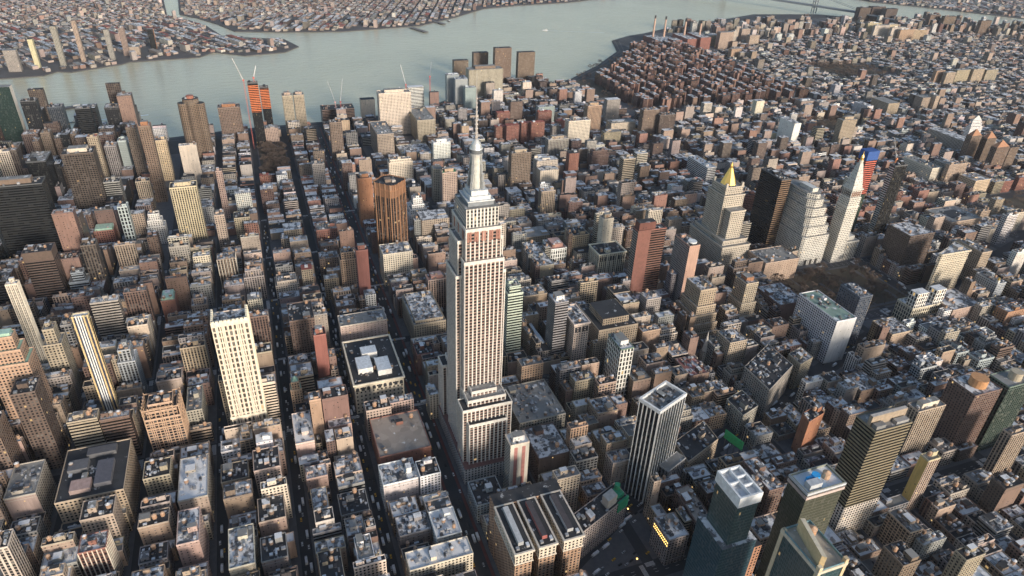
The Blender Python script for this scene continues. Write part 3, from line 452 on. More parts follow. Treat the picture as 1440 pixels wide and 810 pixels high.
# background lots by row: south edge y -> x, width, depth, height, colour, repeated
ROWS={
-1579:(330,12,30,29,12,342,19,27,24,12,361,11,27,28,4,372,17,27,15,4,389,18,24,13,9,406,13,26,12,4,420,7,25,22,12,445,10,30,21,3),
-1548:(330,10,30,32,12),
-1547:(369,16,29,13,9,403,19,28,16,5),
-1546:(340,15,27,15,9,434,20,27,23,14),
-1545:(355,14,26,18,14,422,12,27,28,13),
-1543:(385,18,24,25,14),
-1500:(330,14,30,28,12,344,19,25,28,3,363,18,28,26,9,381,18,25,30,5,398,12,26,15,13,410,16,25,25,13,426,8,26,15,12,434,12,30,22,9,446,9,30,29,9),
-1470:(330,11,30,29,4,437,10,30,32,13,447,8,30,30,14),
-1469:(341,18,29,25,3),
-1468:(373,12,28,15,13),
-1466:(385,18,25,14,13,423,13,25,16,3),
-1464:(359,14,24,22,12,404,20,24,16,9),
-1422:(108,17,28,27,6,125,10,30,66,6,135,8,30,35,10,376,9,25,22,12,388,19,18,17,12,407,7,27,20,9,414,14,26,23,9,428,9,27,28,12,437,18,26,24,4),
-1391:(126,12,30,50,13,137,6,30,62,6,448,6,30,40,14),
-1389:(397,8,27,30,9),
-1387:(90,20,25,28,6,111,15,25,23,13),
-1373:(330,13,11,22,13,343,11,11,14,13,354,17,11,14,9,371,9,11,13,4),
-1371:(404,14,10,20,3,419,12,10,15,14,431,11,10,20,5),
-1344:(54,19,27,21,5,72,13,25,21,10,85,15,27,21,13,100,12,28,36,14,111,11,28,29,13,167,19,30,31,14,186,17,27,14,9,203,14,29,28,14,218,13,29,26,4,230,8,24,18,12,238,10,28,26,3,248,14,26,20,9,262,16,27,24,4,278,14,30,35,4,330,20,30,36,13,350,15,27,21,13,364,8,26,15,13,372,8,26,22,14,380,20,25,17,3),
-1313:(167,15,30,43,3,271,16,30,38,12,330,16,30,21,9,434,13,30,23,9,447,8,30,22,4),
-1312:(33,15,28,20,5,48,11,29,36,13,59,11,28,21,13,410,16,28,19,4),
-1311:(195,18,28,18,14,262,10,28,21,14),
-1310:(226,17,26,18,3,243,18,27,23,9,346,17,27,14,5,396,14,26,19,3,426,8,27,12,12),
-1309:(82,12,25,20,14),
-1308:(70,12,24,22,6,94,12,25,26,6,182,13,24,24,9,214,13,25,52,4,363,14,25,18,9,377,19,25,19,12),
-1265:(15,10,30,40,6,25,19,24,24,6,44,10,26,40,6,53,18,26,21,6,72,14,26,21,6,85,15,26,38,10,167,9,30,22,14,176,8,26,23,5,184,10,27,18,12,193,12,28,21,4,205,8,26,35,4,213,17,28,16,4,230,12,26,24,9,242,14,28,18,3,256,17,27,22,4,274,8,24,30,3,281,11,30,21,9,330,13,30,27,4,343,15,26,13,9,358,16,26,19,12,373,14,26,20,12,388,16,25,13,14,404,12,28,15,4,416,17,25,14,12,433,13,30,44,5,446,8,30,27,13),
-1234:(15,18,30,60,13,167,16,24,28,9,183,20,24,22,13,264,20,30,37,3,284,8,30,22,4,330,16,30,33,12,443,11,30,28,4),
-1233:(203,14,23,12,4,231,14,23,28,4,245,18,28,24,13,382,20,28,13,3,427,16,29,20,4),
-1232:(346,10,27,19,12,356,8,28,18,9,411,16,27,29,4),
-1231:(33,17,26,24,10,67,20,26,34,13,216,15,21,26,14,365,17,26,13,13,402,9,26,14,13),
-1229:(50,16,24,23,6),
-1186:(-54,21,28,43,4,-34,8,27,23,13,-25,10,30,33,5,15,16,30,51,4,31,17,28,43,6,49,10,27,42,10,59,18,24,39,13,132,11,30,38,6,167,9,30,24,3,246,10,29,17,3,256,8,24,28,12,264,8,28,13,5,272,7,26,27,12,279,13,30,23,14,330,7,30,23,12,337,11,24,17,4,348,14,25,28,3,362,9,28,13,14,370,10,29,18,13,380,8,28,21,5,388,18,29,13,14,406,9,29,27,14,416,16,29,12,4,432,12,30,35,5,445,10,30,37,3),
-1156:(-35,20,30,38,14,15,15,30,43,14,122,13,30,54,6,135,8,30,36,6,167,10,30,28,9,273,14,30,39,13,330,17,30,38,12,436,18,30,45,9),
-1154:(-80,18,28,42,4,-49,14,28,41,10,347,19,27,23,9,385,7,28,15,13),
-1153:(-62,13,27,21,6,46,19,27,27,6,404,13,26,27,12),
-1152:(30,15,26,23,13,109,13,26,20,13,246,8,26,17,5,392,13,26,30,14),
-1151:(254,19,25,15,12,366,8,25,19,14,374,11,25,16,4,417,8,25,16,12,425,12,24,23,5),
-1108:(-100,15,25,30,14,-85,8,24,35,14,-76,19,27,33,13,-58,15,28,42,5,-42,13,25,21,14,-29,14,30,42,4,25,19,25,25,6,45,8,26,24,6,99,15,28,32,14,114,19,30,50,13,133,10,30,46,10,167,19,30,21,14,186,13,26,49,9,199,18,28,41,3,217,13,24,13,3,230,12,26,14,14,242,17,24,31,14,259,13,29,12,9,272,14,30,26,9,286,6,30,38,14,330,14,30,26,12,344,17,24,23,13,362,15,29,27,5,377,19,29,26,13,396,12,29,12,13,408,17,29,44,3,425,16,27,12,13,442,13,30,28,9),
-1077:(-36,21,30,32,4,15,9,30,32,6,120,13,30,40,13,134,9,30,38,6,167,8,30,22,14,271,21,30,39,13,330,16,30,23,9,439,9,30,25,3,449,6,30,29,14),
-1076:(-122,8,28,22,13,-46,11,28,21,13,24,21,28,37,5,86,15,28,22,13,389,18,28,15,4),
-1075:(354,16,27,29,13,422,18,27,24,14),
-1074:(-82,20,27,22,13,-62,16,26,46,13,205,13,26,26,5,218,13,26,30,5,231,14,26,19,4,245,10,26,13,14,382,7,26,14,14),
-1073:(-95,13,25,26,13,175,18,25,18,12,194,12,25,20,5,255,16,26,23,3,346,8,25,16,4),
-1072:(-114,19,25,27,6,101,19,24,38,14,370,11,24,28,14,406,15,24,15,13),
-1030:(-156,13,24,24,5,-143,16,28,23,6,-128,20,25,36,4,-108,21,28,20,6,-87,18,24,34,5,-69,12,24,44,13,-57,18,28,32,5,-40,14,27,43,4,-26,11,30,45,5,15,13,30,32,4,82,7,28,24,14,89,17,24,30,5,106,17,26,21,10,122,20,30,33,10,167,19,30,27,5,186,18,27,40,9,204,13,27,14,13,216,8,24,25,13,225,19,28,17,14,244,13,27,13,12,257,8,26,12,13,265,16,26,30,4,281,11,30,40,12,330,15,30,22,14,345,14,25,15,5,359,16,28,30,12,375,13,28,23,12,388,18,29,17,3,406,11,27,22,9,416,13,26,14,3,430,13,25,15,3,443,12,30,30,14),
-999:(-26,11,8,34,4,129,14,30,53,13,167,8,30,21,3,278,14,30,32,12,330,11,30,24,9,437,9,30,22,13,446,8,30,45,4),
-998:(-177,8,29,36,13,-88,20,29,28,13,185,13,28,17,5,351,17,29,14,12),
-997:(-119,9,28,24,6,-69,16,27,21,14,175,9,28,48,4,198,7,21,13,14,424,13,28,17,5),
-996:(-169,9,26,26,4,76,12,26,36,10,117,13,27,29,4,205,15,20,12,4,237,13,26,22,9,404,20,26,14,12),
-995:(-109,12,26,29,5,220,16,26,22,4,341,10,26,12,9,384,19,26,24,5),
-994:(-160,13,24,23,13,-147,16,24,36,6,-131,12,25,32,6,-97,9,25,38,14,-53,9,24,20,4,58,18,25,22,14,88,8,24,20,13,96,20,25,36,5,249,16,25,14,5,266,13,25,22,5,368,16,24,18,3),
-951:(-210,8,25,33,6,-201,15,29,25,13,-186,10,25,41,13,-177,16,25,33,10,-160,11,27,21,14,-149,19,28,38,13,-130,17,28,21,14,-113,6,28,29,10,-81,13,24,31,6,-68,14,29,32,6,-54,10,28,24,13,-44,10,26,35,4,-35,20,30,38,4,56,6,28,35,13,62,14,26,25,14,76,13,28,18,10,167,19,30,33,9,186,14,26,23,13,213,16,26,18,5,230,13,26,24,5,243,10,26,20,3,253,12,26,14,9,265,9,24,16,3,274,18,30,24,12,330,9,30,22,3,339,16,28,22,4,355,20,29,26,12,375,17,28,13,14,392,19,27,15,4,411,14,28,28,4,425,9,27,19,5,435,20,30,22,3),
-944:(200,13,22,15,4),
-920:(-178,19,29,34,13,-35,15,10,56,5,275,8,30,29,12,283,9,30,26,3,330,20,30,26,14,444,10,30,23,13),
-919:(-150,11,28,35,6,-127,16,28,21,13,-66,12,8,36,6,79,10,28,21,14,199,13,29,14,9),
-918:(-54,19,8,24,10,179,20,27,14,3,350,11,27,12,4,384,15,28,16,13,399,13,27,13,12),
-917:(427,18,26,13,4),
-916:(-231,14,25,21,6,-159,9,26,22,4,-139,12,26,28,4,-79,13,26,38,14,71,8,25,24,5,244,12,25,46,3,256,20,25,12,3,361,8,25,24,12,369,15,25,14,5,412,15,25,29,9),
-915:(-217,20,24,24,4,-196,18,24,21,14,212,14,24,23,9),
-910:(-111,13,19,18,13,-98,20,19,22,14),
-900:(91,9,9,24,14,100,18,9,22,13,118,11,9,25,6,129,14,9,34,4),
-860:(-283,20,27,22,4,-264,23,27,11,14,-241,20,29,20,6,-221,15,28,32,4,-206,13,25,31,5,-193,11,24,21,6,-182,17,24,23,6,-164,20,25,24,14,-144,16,28,21,14,-128,16,26,28,10,-112,19,24,24,14,-93,16,28,24,6,-77,12,28,13,13,216,17,25,22,4,233,17,24,14,4,250,14,28,13,14,264,12,24,14,5,275,9,30,33,5,284,8,30,22,5,330,18,30,34,5,348,16,26,16,3,364,19,29,12,13,383,19,25,21,9,402,12,29,13,9,413,18,25,18,5,431,12,28,16,5,443,12,30,22,13),
-847:(-62,10,16,30,10,-52,10,14,12,10),
-830:(-296,17,30,31,13,280,12,21,21,3,330,9,30,41,14,432,13,30,35,9,444,10,30,36,14),
-829:(-279,14,29,22,4,-249,22,28,21,6,-139,14,29,37,13,-103,18,28,21,13),
-828:(-186,9,27,26,14,-164,8,28,22,14,-84,17,28,21,13,-68,10,28,20,14,-58,13,27,15,4,339,19,27,15,9,358,13,28,28,3,380,8,28,16,9,389,13,28,18,14),
-827:(-265,16,27,10,13),
-826:(-226,20,25,24,6,-206,20,26,22,4,-125,12,26,28,10,232,20,17,16,13,252,18,17,14,3,371,10,26,15,13,402,19,26,27,5),
-825:(218,13,16,41,12,270,10,16,24,12,421,11,25,15,9),
-824:(-113,11,24,37,4),
-782:(-341,15,30,27,13,-296,22,30,18,4,-274,15,25,17,4,-259,24,27,20,13,-235,22,29,10,5,-213,11,24,20,13,-202,20,25,18,13,-153,18,12,32,13,-126,9,28,46,14,-117,19,28,42,6,-98,17,26,33,10,-82,18,28,28,5,330,10,30,22,4,340,16,29,25,14,356,17,28,62,12,374,12,27,19,12,386,17,26,20,5,403,17,25,12,14,420,12,29,12,12,432,14,30,21,14,446,8,30,22,9),
-768:(-182,15,13,14,14,-166,9,13,25,14),
-751:(-339,13,30,20,6,-296,22,30,21,13,330,10,30,31,5,390,8,29,12,12,436,11,30,26,13,448,7,30,28,9),
-750:(-274,9,28,12,6,-126,16,28,24,5,-109,16,28,30,14,398,7,29,14,14),
-749:(-79,9,17,38,10),
-748:(-358,19,27,10,4,-254,13,26,21,6,-240,14,26,16,5,-196,16,27,26,4,-88,9,16,25,4,363,19,26,19,9,382,8,27,23,12,406,11,26,19,5,417,20,26,15,4),
-747:(-266,12,25,20,5,-226,12,26,13,13,-165,11,25,14,14,340,7,26,19,14,347,16,25,28,14),
-746:(-214,18,25,34,5,-180,16,24,21,6,-70,10,14,25,4),
-745:(-153,11,24,38,4,-143,17,24,20,14),
-734:(167,13,12,37,14,180,8,12,19,14,188,12,12,20,3,201,8,12,12,12,208,12,12,18,9,226,10,12,12,3),
-703:(-380,16,29,10,5,-365,16,29,13,13,-348,8,25,14,4,-340,14,30,34,4,-296,17,21,28,5,-279,17,21,20,5,-262,22,25,11,4,-240,12,25,11,4,-228,14,29,17,14,-214,18,28,23,13,-195,16,29,33,6,-179,11,13,30,13,-168,9,13,39,10,-156,9,28,38,10,-147,11,25,21,6,-137,19,24,31,13,-118,18,25,22,5,-100,7,25,15,10,-30,15,30,64,4,188,10,25,24,4,197,12,26,16,14,209,15,26,27,13,224,10,28,22,3,233,14,28,12,9,247,18,28,12,4,265,8,28,50,14,273,19,30,42,13,330,20,30,39,4,350,10,28,29,12,360,11,24,13,3,371,20,25,16,14,390,11,26,16,14,401,7,28,22,4,408,19,29,16,9,428,15,26,15,4,443,12,30,37,9),
-690:(-85,9,15,44,13),
-673:(-339,13,30,21,6,-40,19,7,57,4,-21,6,30,55,6,274,12,22,47,13,286,6,22,21,12,330,9,30,25,13,432,16,30,33,5,448,6,30,22,3),
-672:(-371,10,29,23,14,-208,10,28,38,13,-136,11,29,23,5,258,16,21,16,4),
-671:(-390,19,28,21,6,-189,13,28,18,6,-107,14,22,30,6,240,18,20,14,9,388,13,28,13,4,420,12,28,12,14),
-670:(-225,8,27,23,6,-125,18,21,22,4,188,7,19,28,5,195,12,19,14,13,339,19,27,27,13),
-669:(-404,15,26,11,13,-247,11,26,11,13,-235,10,25,21,6,-217,9,26,27,6,206,14,18,12,9,221,20,18,28,9),
-668:(-361,22,25,17,4,-263,16,24,13,5,-198,9,25,25,14,-151,15,25,27,13,358,11,25,17,3,369,18,25,12,4,401,19,25,22,5),
-658:(-176,13,14,18,10,-163,12,14,21,13),
-625:(-435,20,26,14,5,-415,24,24,9,4,-391,16,29,9,14,-375,17,29,23,13,-359,14,28,17,6,-345,8,30,17,14,-251,20,24,14,4,-231,18,25,16,5,-213,16,29,30,10,-197,10,28,38,6,-187,14,28,37,13,-173,16,27,20,5,-157,11,27,30,4,-146,13,28,38,14,-133,13,24,20,14,-63,10,8,20,13,-54,12,8,21,14,-42,12,8,41,6,-30,14,8,59,13,81,12,27,20,10,92,20,25,28,4,113,16,27,31,6,129,14,30,52,5,330,18,30,27,9,348,12,26,20,12,360,14,28,17,13,375,15,27,12,14,390,12,25,28,5,401,18,27,25,12,419,18,29,19,12,437,8,30,45,12,445,10,30,45,14),
-609:(-119,18,8,28,10),
-594:(-199,8,29,23,13,-171,14,19,25,10,330,14,30,44,14,401,17,29,12,5,443,11,30,30,9),
-593:(-456,9,28,21,4,-251,23,28,9,5,-228,9,28,17,4,-157,19,18,24,4,102,16,28,27,13),
-592:(-437,21,28,23,5,-406,18,28,13,4,-183,12,17,26,14,-138,10,28,21,13,364,8,28,13,5,389,12,27,15,13,418,13,28,25,4,431,12,27,27,14),
-591:(-447,10,27,14,4,-416,10,26,9,5,-191,9,26,36,5,344,20,26,16,13,379,10,26,17,4),
-590:(-357,12,25,18,14),
-589:(-388,12,24,14,5,86,16,24,21,13,118,10,24,40,5,371,8,24,18,4),
-588:(-276,10,23,10,6,-266,15,23,12,14),
-579:(-71,9,15,32,6,-61,18,15,21,13,-43,19,15,32,14,-24,9,15,42,4),
-576:(15,15,11,32,13,30,15,11,22,14,45,12,11,25,4,57,16,11,30,14,72,14,11,31,6),
-546:(-497,13,24,13,4,-484,24,26,11,13,-460,9,24,18,4,-451,21,27,21,14,-416,15,26,9,6,-380,12,24,12,14,-335,9,30,26,4,-296,16,30,20,13,-257,21,28,22,5,-236,20,26,23,14,-216,14,26,35,13,-201,13,29,18,14,-87,19,26,20,13,-68,14,29,31,13,-53,19,25,22,6,15,12,30,22,13,69,15,29,27,10,84,9,29,25,14,93,16,27,27,14,109,13,26,25,4,122,8,26,39,14,130,12,30,55,14,167,13,30,42,6,180,7,27,22,9,187,10,27,26,5,198,14,26,27,6,211,11,27,41,6,222,9,26,25,5,231,13,24,50,9,243,8,25,17,5,251,13,24,17,5,264,14,26,28,3,278,8,30,53,6,286,6,30,31,5,330,11,30,68,3,341,12,27,33,9,353,11,27,24,13,364,12,25,21,5,376,11,29,48,4,387,8,26,23,14,394,9,25,47,3,403,17,27,24,13,420,13,26,26,4,433,7,28,54,5,440,14,30,80,14),
-542:(-188,9,19,18,5,-163,11,24,22,4,-152,18,24,32,14),
-516:(-342,16,25,19,6,-35,12,30,41,4,-22,8,30,39,6,15,12,30,24,6,126,12,30,37,6,167,11,30,65,13,277,9,30,63,9,286,6,30,29,4,330,13,30,28,6,439,15,30,29,13),
-515:(-184,18,28,23,4,245,12,29,50,5,257,8,29,50,5,343,8,29,18,6),
-514:(-387,9,28,9,5,-277,9,27,18,4,-72,14,28,25,6,199,16,28,21,13,416,12,28,36,4,428,11,27,32,9),
-513:(-509,17,26,11,4,-449,10,27,16,6,-350,8,27,24,13,222,11,27,22,5,233,12,27,39,6,265,12,27,23,6,351,12,26,38,9,372,8,27,43,5),
-512:(-461,11,25,18,6,-417,10,26,18,14,-407,8,26,22,14,-268,23,26,17,6,-244,23,26,24,13,-158,11,26,21,13,70,13,26,45,13,101,14,25,26,6,114,12,26,25,4,178,12,25,17,4),
-511:(-493,11,24,11,6,-482,21,25,9,4,-399,12,25,10,14,-207,9,25,36,4,-198,14,25,34,13,-166,9,25,20,13,-59,10,25,35,14,83,18,25,29,5,190,9,25,35,13,215,7,25,36,6,362,10,25,18,14,380,11,25,27,13,391,10,25,17,4,408,8,25,35,9),
-510:(-84,11,24,42,13,-49,14,24,41,6,401,8,24,22,4),
-507:(26,8,21,30,14,35,16,21,36,4,50,20,21,22,13),
-495:(-104,21,8,29,6),
-468:(-497,18,27,21,5,-479,23,25,12,13,-456,15,28,10,6,-442,20,23,22,4,-422,20,24,16,6,-402,8,25,9,5,-382,13,28,12,14,-370,9,28,10,6,-360,14,29,9,14,-347,9,24,9,5,-338,12,30,19,6,-296,23,30,25,14,-273,20,27,18,13,-233,18,24,10,14,-216,15,21,22,5,-200,9,11,38,5,-191,20,11,37,14,-171,11,11,20,14,-65,14,19,45,14,-52,9,19,41,13,-43,12,19,21,5,-31,8,30,33,13,-23,8,30,55,14,83,12,28,33,13,94,8,28,23,4,167,12,30,48,13,179,12,26,18,14,191,12,25,26,4,204,9,28,46,5,213,14,26,20,3,227,10,28,19,6,237,13,29,35,6,250,8,28,28,14,259,11,28,33,14,270,13,30,66,13,283,9,30,65,14,330,9,30,44,5,339,13,26,18,5,353,13,29,42,14,365,11,29,31,3,376,13,26,19,9,390,12,26,50,6,401,8,25,26,5,409,9,28,46,13,419,11,25,17,9,430,14,28,24,5,444,11,30,31,6),
-449:(120,14,11,60,6,134,9,11,36,6),
-437:(-339,13,23,22,13,-296,23,30,29,14,-240,11,29,16,6,-29,14,30,33,5,86,14,29,20,6,115,20,30,27,13,136,7,12,37,13,167,13,30,51,5,279,13,30,71,3,330,9,30,74,3,360,12,29,43,5,431,17,30,28,5,448,7,30,47,13),
-436:(100,15,28,21,6,180,10,29,32,13,190,8,28,45,5,198,16,28,24,9,349,11,28,35,3,372,11,28,18,14),
-435:(79,6,27,20,6),
-434:(-477,22,26,19,14,226,10,26,31,3,235,12,26,20,5,264,15,26,23,3,382,10,27,19,5),
-433:(-456,20,25,9,6,-253,12,26,11,14,-75,11,26,20,6,214,12,26,19,5,392,12,26,23,6,405,14,25,23,6,419,12,25,30,5),
-432:(-273,21,24,16,13,247,17,25,29,5,339,10,24,27,6),
-423:(-400,17,16,11,6),
-418:(-436,11,10,9,13,-425,10,10,17,14,-58,9,11,35,13),
-416:(15,8,9,51,5,23,9,9,20,5,33,13,9,43,5,45,9,9,32,6,54,15,9,42,13),
-415:(-130,12,7,20,6,-118,16,7,21,14,-102,11,7,20,13),
-389:(-461,13,29,11,14,-448,8,28,19,14,-440,11,24,22,14,-429,11,26,19,13,-393,16,25,11,5,-296,8,30,19,6,-288,12,24,10,4,-275,13,25,9,5,-262,14,27,15,5,-236,10,28,10,5,-225,22,29,10,5,-192,12,24,23,14,-112,15,10,24,9,-96,15,26,12,6,-82,17,9,26,6,-65,15,9,22,4,-41,8,14,22,3,30,13,26,50,6,43,16,28,35,3,58,11,27,23,15,90,15,25,32,4,105,20,24,34,13,125,11,30,29,14,167,14,30,40,5,181,8,26,21,5,189,12,27,30,14,201,11,26,20,4,267,11,17,22,6,278,14,17,34,13,330,13,30,37,6,343,15,27,46,6,358,15,28,50,6,373,11,29,25,5,384,15,28,18,4,399,14,25,22,5,413,11,26,18,5,424,10,25,22,14,434,8,26,23,14,442,7,30,29,3),
-374:(136,7,14,52,6),
-359:(-356,22,30,19,4,-334,8,30,20,13,-296,18,30,28,5,130,13,30,44,13,167,17,30,42,13,330,16,30,42,4,440,15,30,30,13),
-358:(-278,15,28,11,6,43,11,28,47,14,108,21,29,51,4,197,15,29,22,13,359,14,28,35,14),
-357:(-409,9,28,21,5,-378,13,28,19,13,77,9,28,50,4,239,11,28,17,14,425,14,28,35,4),
-356:(-455,16,26,16,14,-262,20,27,22,5,-242,14,26,9,14,-98,9,26,17,9,212,8,27,25,14,373,16,26,41,6,400,14,27,17,3),
-355:(-366,9,26,18,6,-129,10,26,13,14,29,14,26,32,13,230,9,26,18,5,346,13,26,27,4,389,11,26,28,4),
-354:(-440,14,24,12,4,-229,11,25,22,6,-139,10,21,23,4,54,9,24,33,4,63,14,24,28,9,220,9,25,38,6,414,11,25,34,14),
-353:(-425,16,24,16,4,86,22,24,50,5,184,13,24,23,4,250,8,24,29,5),
-349:(-88,12,20,16,14,-76,19,20,30,4,-57,16,20,16,9),
-348:(-41,16,19,16,5,-25,10,19,40,4),
-338:(258,9,8,30,3,268,10,8,18,9),
-336:(278,14,7,71,5),
-311:(-442,13,24,33,4,-429,8,26,23,14,-421,16,25,38,5,-404,18,26,22,14,-386,14,25,22,13,-373,16,27,37,3,-356,21,30,51,4,-336,10,30,56,15,-258,11,25,31,15,-234,17,28,23,14,-164,10,26,9,4,-121,11,24,34,9,-110,19,28,23,3,-79,10,26,34,6,-49,17,28,26,13,-32,17,30,49,3,90,11,27,22,6,101,13,27,27,4,114,14,27,22,13,137,6,30,35,4,167,15,30,40,6,182,16,26,47,13,198,13,25,36,5,211,14,28,18,4,225,7,29,19,14,232,13,24,27,13,245,9,25,34,5,254,10,25,28,6,264,16,24,18,14,330,14,30,20,5,344,8,29,21,14,391,13,24,20,13,404,14,25,38,6,418,14,25,38,9,432,9,28,21,9,440,14,30,51,4),
-306:(-138,17,19,22,4),
-296:(279,13,10,50,14),
-295:(-296,17,13,59,6,-279,13,12,55,13),
-280:(-296,20,30,57,6,-32,17,30,49,5,128,15,30,51,5,330,12,30,20,4,442,12,30,61,14),
-279:(-429,11,29,38,4,-418,14,28,42,5,-228,8,29,24,14,-57,10,18,30,5),
-278:(-367,18,28,22,4,-276,9,27,24,5,-250,10,27,25,4,-138,12,28,25,15,-47,14,17,23,15,197,10,27,21,9,207,10,28,24,9,352,13,28,17,9,376,11,27,20,4,387,11,28,22,4,422,13,28,26,4),
-277:(-160,10,27,34,4,-127,19,26,31,4,-108,9,26,30,4,-99,10,26,20,13,116,12,26,49,4,398,16,26,48,14),
-276:(-403,12,26,25,3,-172,11,25,38,13,90,11,25,53,13,216,9,25,23,9,226,8,25,18,4,342,9,26,49,6,414,8,25,24,13),
-275:(-241,13,24,27,6,-151,12,24,40,9,100,16,24,33,15,182,15,24,45,13,365,11,25,50,13,435,7,25,20,6),
-259:(15,8,8,37,4,23,17,8,22,4,40,11,8,23,6,52,11,8,24,15,62,21,8,41,4,234,8,8,43,13,242,17,8,44,5,258,10,8,18,13,268,10,8,48,6,278,14,8,48,3),
-232:(-430,10,28,54,9,-420,15,29,35,9,-405,14,26,52,4,-391,13,26,31,5,-378,21,25,37,4,-356,13,26,24,13,-344,10,30,66,6,-333,7,30,50,3,-242,8,28,37,13,-189,20,27,22,3,-169,19,25,40,3,-150,11,28,40,3,-138,20,16,23,4,-119,17,16,44,13,-98,11,26,34,13,-75,17,21,22,14,-59,19,21,27,6,-40,12,26,49,9,-27,12,30,35,4,58,14,27,28,4,72,18,28,37,5,91,15,28,24,5,106,14,26,50,5,120,23,30,33,4,181,15,25,33,5,196,9,26,18,13,206,14,25,38,3,220,9,25,32,14,228,12,27,32,6,240,8,26,27,14,248,13,25,32,4,261,10,26,23,9,271,8,28,40,3,280,12,30,55,5,330,14,30,80,3,344,10,25,20,13,354,13,25,20,13,368,13,29,28,5,381,14,25,20,5,395,8,28,30,6,403,9,25,22,9,412,15,26,50,3,427,7,27,22,4,434,12,30,34,4,446,8,30,37,5),
-215:(15,9,12,23,4),
-211:(-296,18,8,38,4),
-202:(-35,20,30,40,13,15,11,30,21,9,124,18,30,23,13,276,16,30,62,14,330,8,30,28,4,434,16,30,70,6),
-201:(97,8,29,45,4,185,13,29,47,13,223,15,29,18,4,238,14,29,31,5,353,13,28,32,9),
-200:(-372,8,16,29,6,-276,21,12,23,15,198,9,28,48,3,417,10,28,27,5,427,7,28,20,3),
-199:(-163,21,27,35,4,167,10,26,43,5,366,15,26,46,6,399,8,27,27,14),
-198:(-396,10,13,25,5,106,19,25,33,4,177,8,26,45,13,338,15,26,22,5,388,11,26,36,4),
-197:(-387,15,12,36,4,-86,15,25,20,3,260,17,25,23,9,380,8,25,43,9,407,10,25,36,4),
-196:(-142,11,24,23,5,-98,12,24,35,3,207,16,24,28,14,252,7,24,36,9),
-187:(-132,15,14,35,4,-116,14,14,26,4),
-179:(26,9,7,32,14,35,21,7,40,4,56,11,7,23,9,67,19,7,35,4,87,10,7,42,15),
-154:(-382,13,25,52,9,-369,17,29,46,5,-177,13,21,53,14,-154,19,21,41,4,-135,16,21,23,4,-119,6,28,19,4,-43,11,24,26,9,15,21,30,32,4,66,10,28,24,4,77,10,25,23,4,87,13,28,36,14,100,15,27,25,14,115,10,26,67,9,124,13,30,48,4,137,6,30,61,6,167,11,30,46,5,178,7,25,49,9,186,16,28,30,13,201,14,25,42,5,216,11,27,48,13,226,10,28,44,9,236,15,26,20,4,251,9,28,19,3,260,15,26,37,14,275,8,30,32,4,283,9,30,33,5,330,15,30,30,6,345,9,26,19,6,354,8,26,20,14,362,10,28,30,13,372,12,28,20,14,384,15,29,22,3,399,16,28,33,5,416,8,25,38,6,424,8,25,44,6),
-123:(-29,14,30,35,15,15,20,30,44,4,36,19,29,43,6,97,14,29,53,3,129,14,30,37,9,167,11,30,65,5,260,8,29,29,4,275,17,30,28,13,330,11,30,40,9),
-122:(-397,9,28,51,14,-379,19,29,38,9,-194,17,29,24,4,-178,6,29,17,3,-40,10,28,33,9,54,15,28,33,3,69,19,29,27,4,88,9,28,25,6,245,15,28,19,4,341,13,28,20,5,354,16,28,18,14),
-121:(-360,11,28,32,3,111,18,28,30,5,208,14,27,18,13,231,14,28,22,14,404,12,27,19,5,415,8,28,27,3),
-120:(178,16,26,43,13,370,13,26,33,3),
-119:(194,14,25,49,13,222,10,25,58,4,268,7,25,53,13,383,10,25,19,14,392,11,25,24,6),
-118:(-388,10,24,48,4,-205,10,25,28,4,423,8,25,17,5),
-106:(436,10,12,54,6,446,9,12,28,4),
-75:(-379,16,26,55,3,-362,10,28,28,15,-352,15,28,31,13,-337,11,30,55,13,-239,6,27,43,14,-233,19,25,33,14,-214,14,29,30,9,-200,9,28,32,4,-191,13,29,17,14,15,15,30,78,5,30,13,24,26,14,43,19,28,50,13,62,15,28,50,9,78,8,25,23,5,86,19,28,33,4,104,19,27,22,13,244,10,28,43,13,254,10,27,29,14,264,15,25,44,4,280,12,30,31,4,330,14,12,36,9,344,11,12,17,9,355,9,25,28,4,432,9,27,24,5,440,14,30,64,9),
-65:(216,10,18,19,9,226,13,17,40,5),
-45:(-339,13,30,49,14,15,9,30,36,3,118,10,30,18,4,274,18,30,33,14,433,13,30,42,13,446,8,30,38,13),
-44:(-225,15,29,21,3,54,10,28,34,9,71,10,8,43,9,93,9,29,36,3,234,15,29,21,3,262,11,29,36,6),
-43:(24,13,28,44,4),
-42:(-210,9,27,11,9,103,16,27,24,3,212,10,26,33,13,222,12,27,45,6,249,13,27,28,13),
-41:(37,17,26,30,14),
-40:(-236,11,25,26,13,354,13,25,25,9),
-39:(-352,12,24,26,5),
15:(-296,19,30,32,6,-277,14,27,13,5,-242,6,27,31,4,-199,14,26,34,3,-185,10,26,32,3,-175,14,27,18,4,-136,14,25,25,9,-122,11,25,15,14,-44,17,25,22,4,108,7,28,25,3,116,9,29,31,6,124,15,30,21,6,169,10,30,48,14,179,13,27,41,6,192,9,27,20,13,201,15,28,24,3,216,15,27,15,4,247,9,25,20,5,256,7,28,18,6,283,9,30,23,4,330,9,30,60,9,339,11,26,20,6,350,7,26,35,4,357,13,27,17,9,370,16,27,28,9,385,7,24,31,14,392,11,26,28,4,403,16,29,18,6,419,16,25,17,5,436,8,25,50,13,444,11,30,29,6),
32:(231,10,8,32,9),
35:(264,10,8,19,6,273,10,10,28,14),
46:(-296,19,30,38,3,-24,9,30,37,6,133,6,30,21,3,169,11,30,49,5,230,14,29,37,6,281,11,30,22,4,330,11,30,33,4,418,15,29,35,5,433,14,30,29,5,446,8,30,27,4),
47:(108,10,28,27,15,265,16,28,22,5),
48:(-242,14,27,26,9,192,8,27,21,14,341,12,28,28,13),
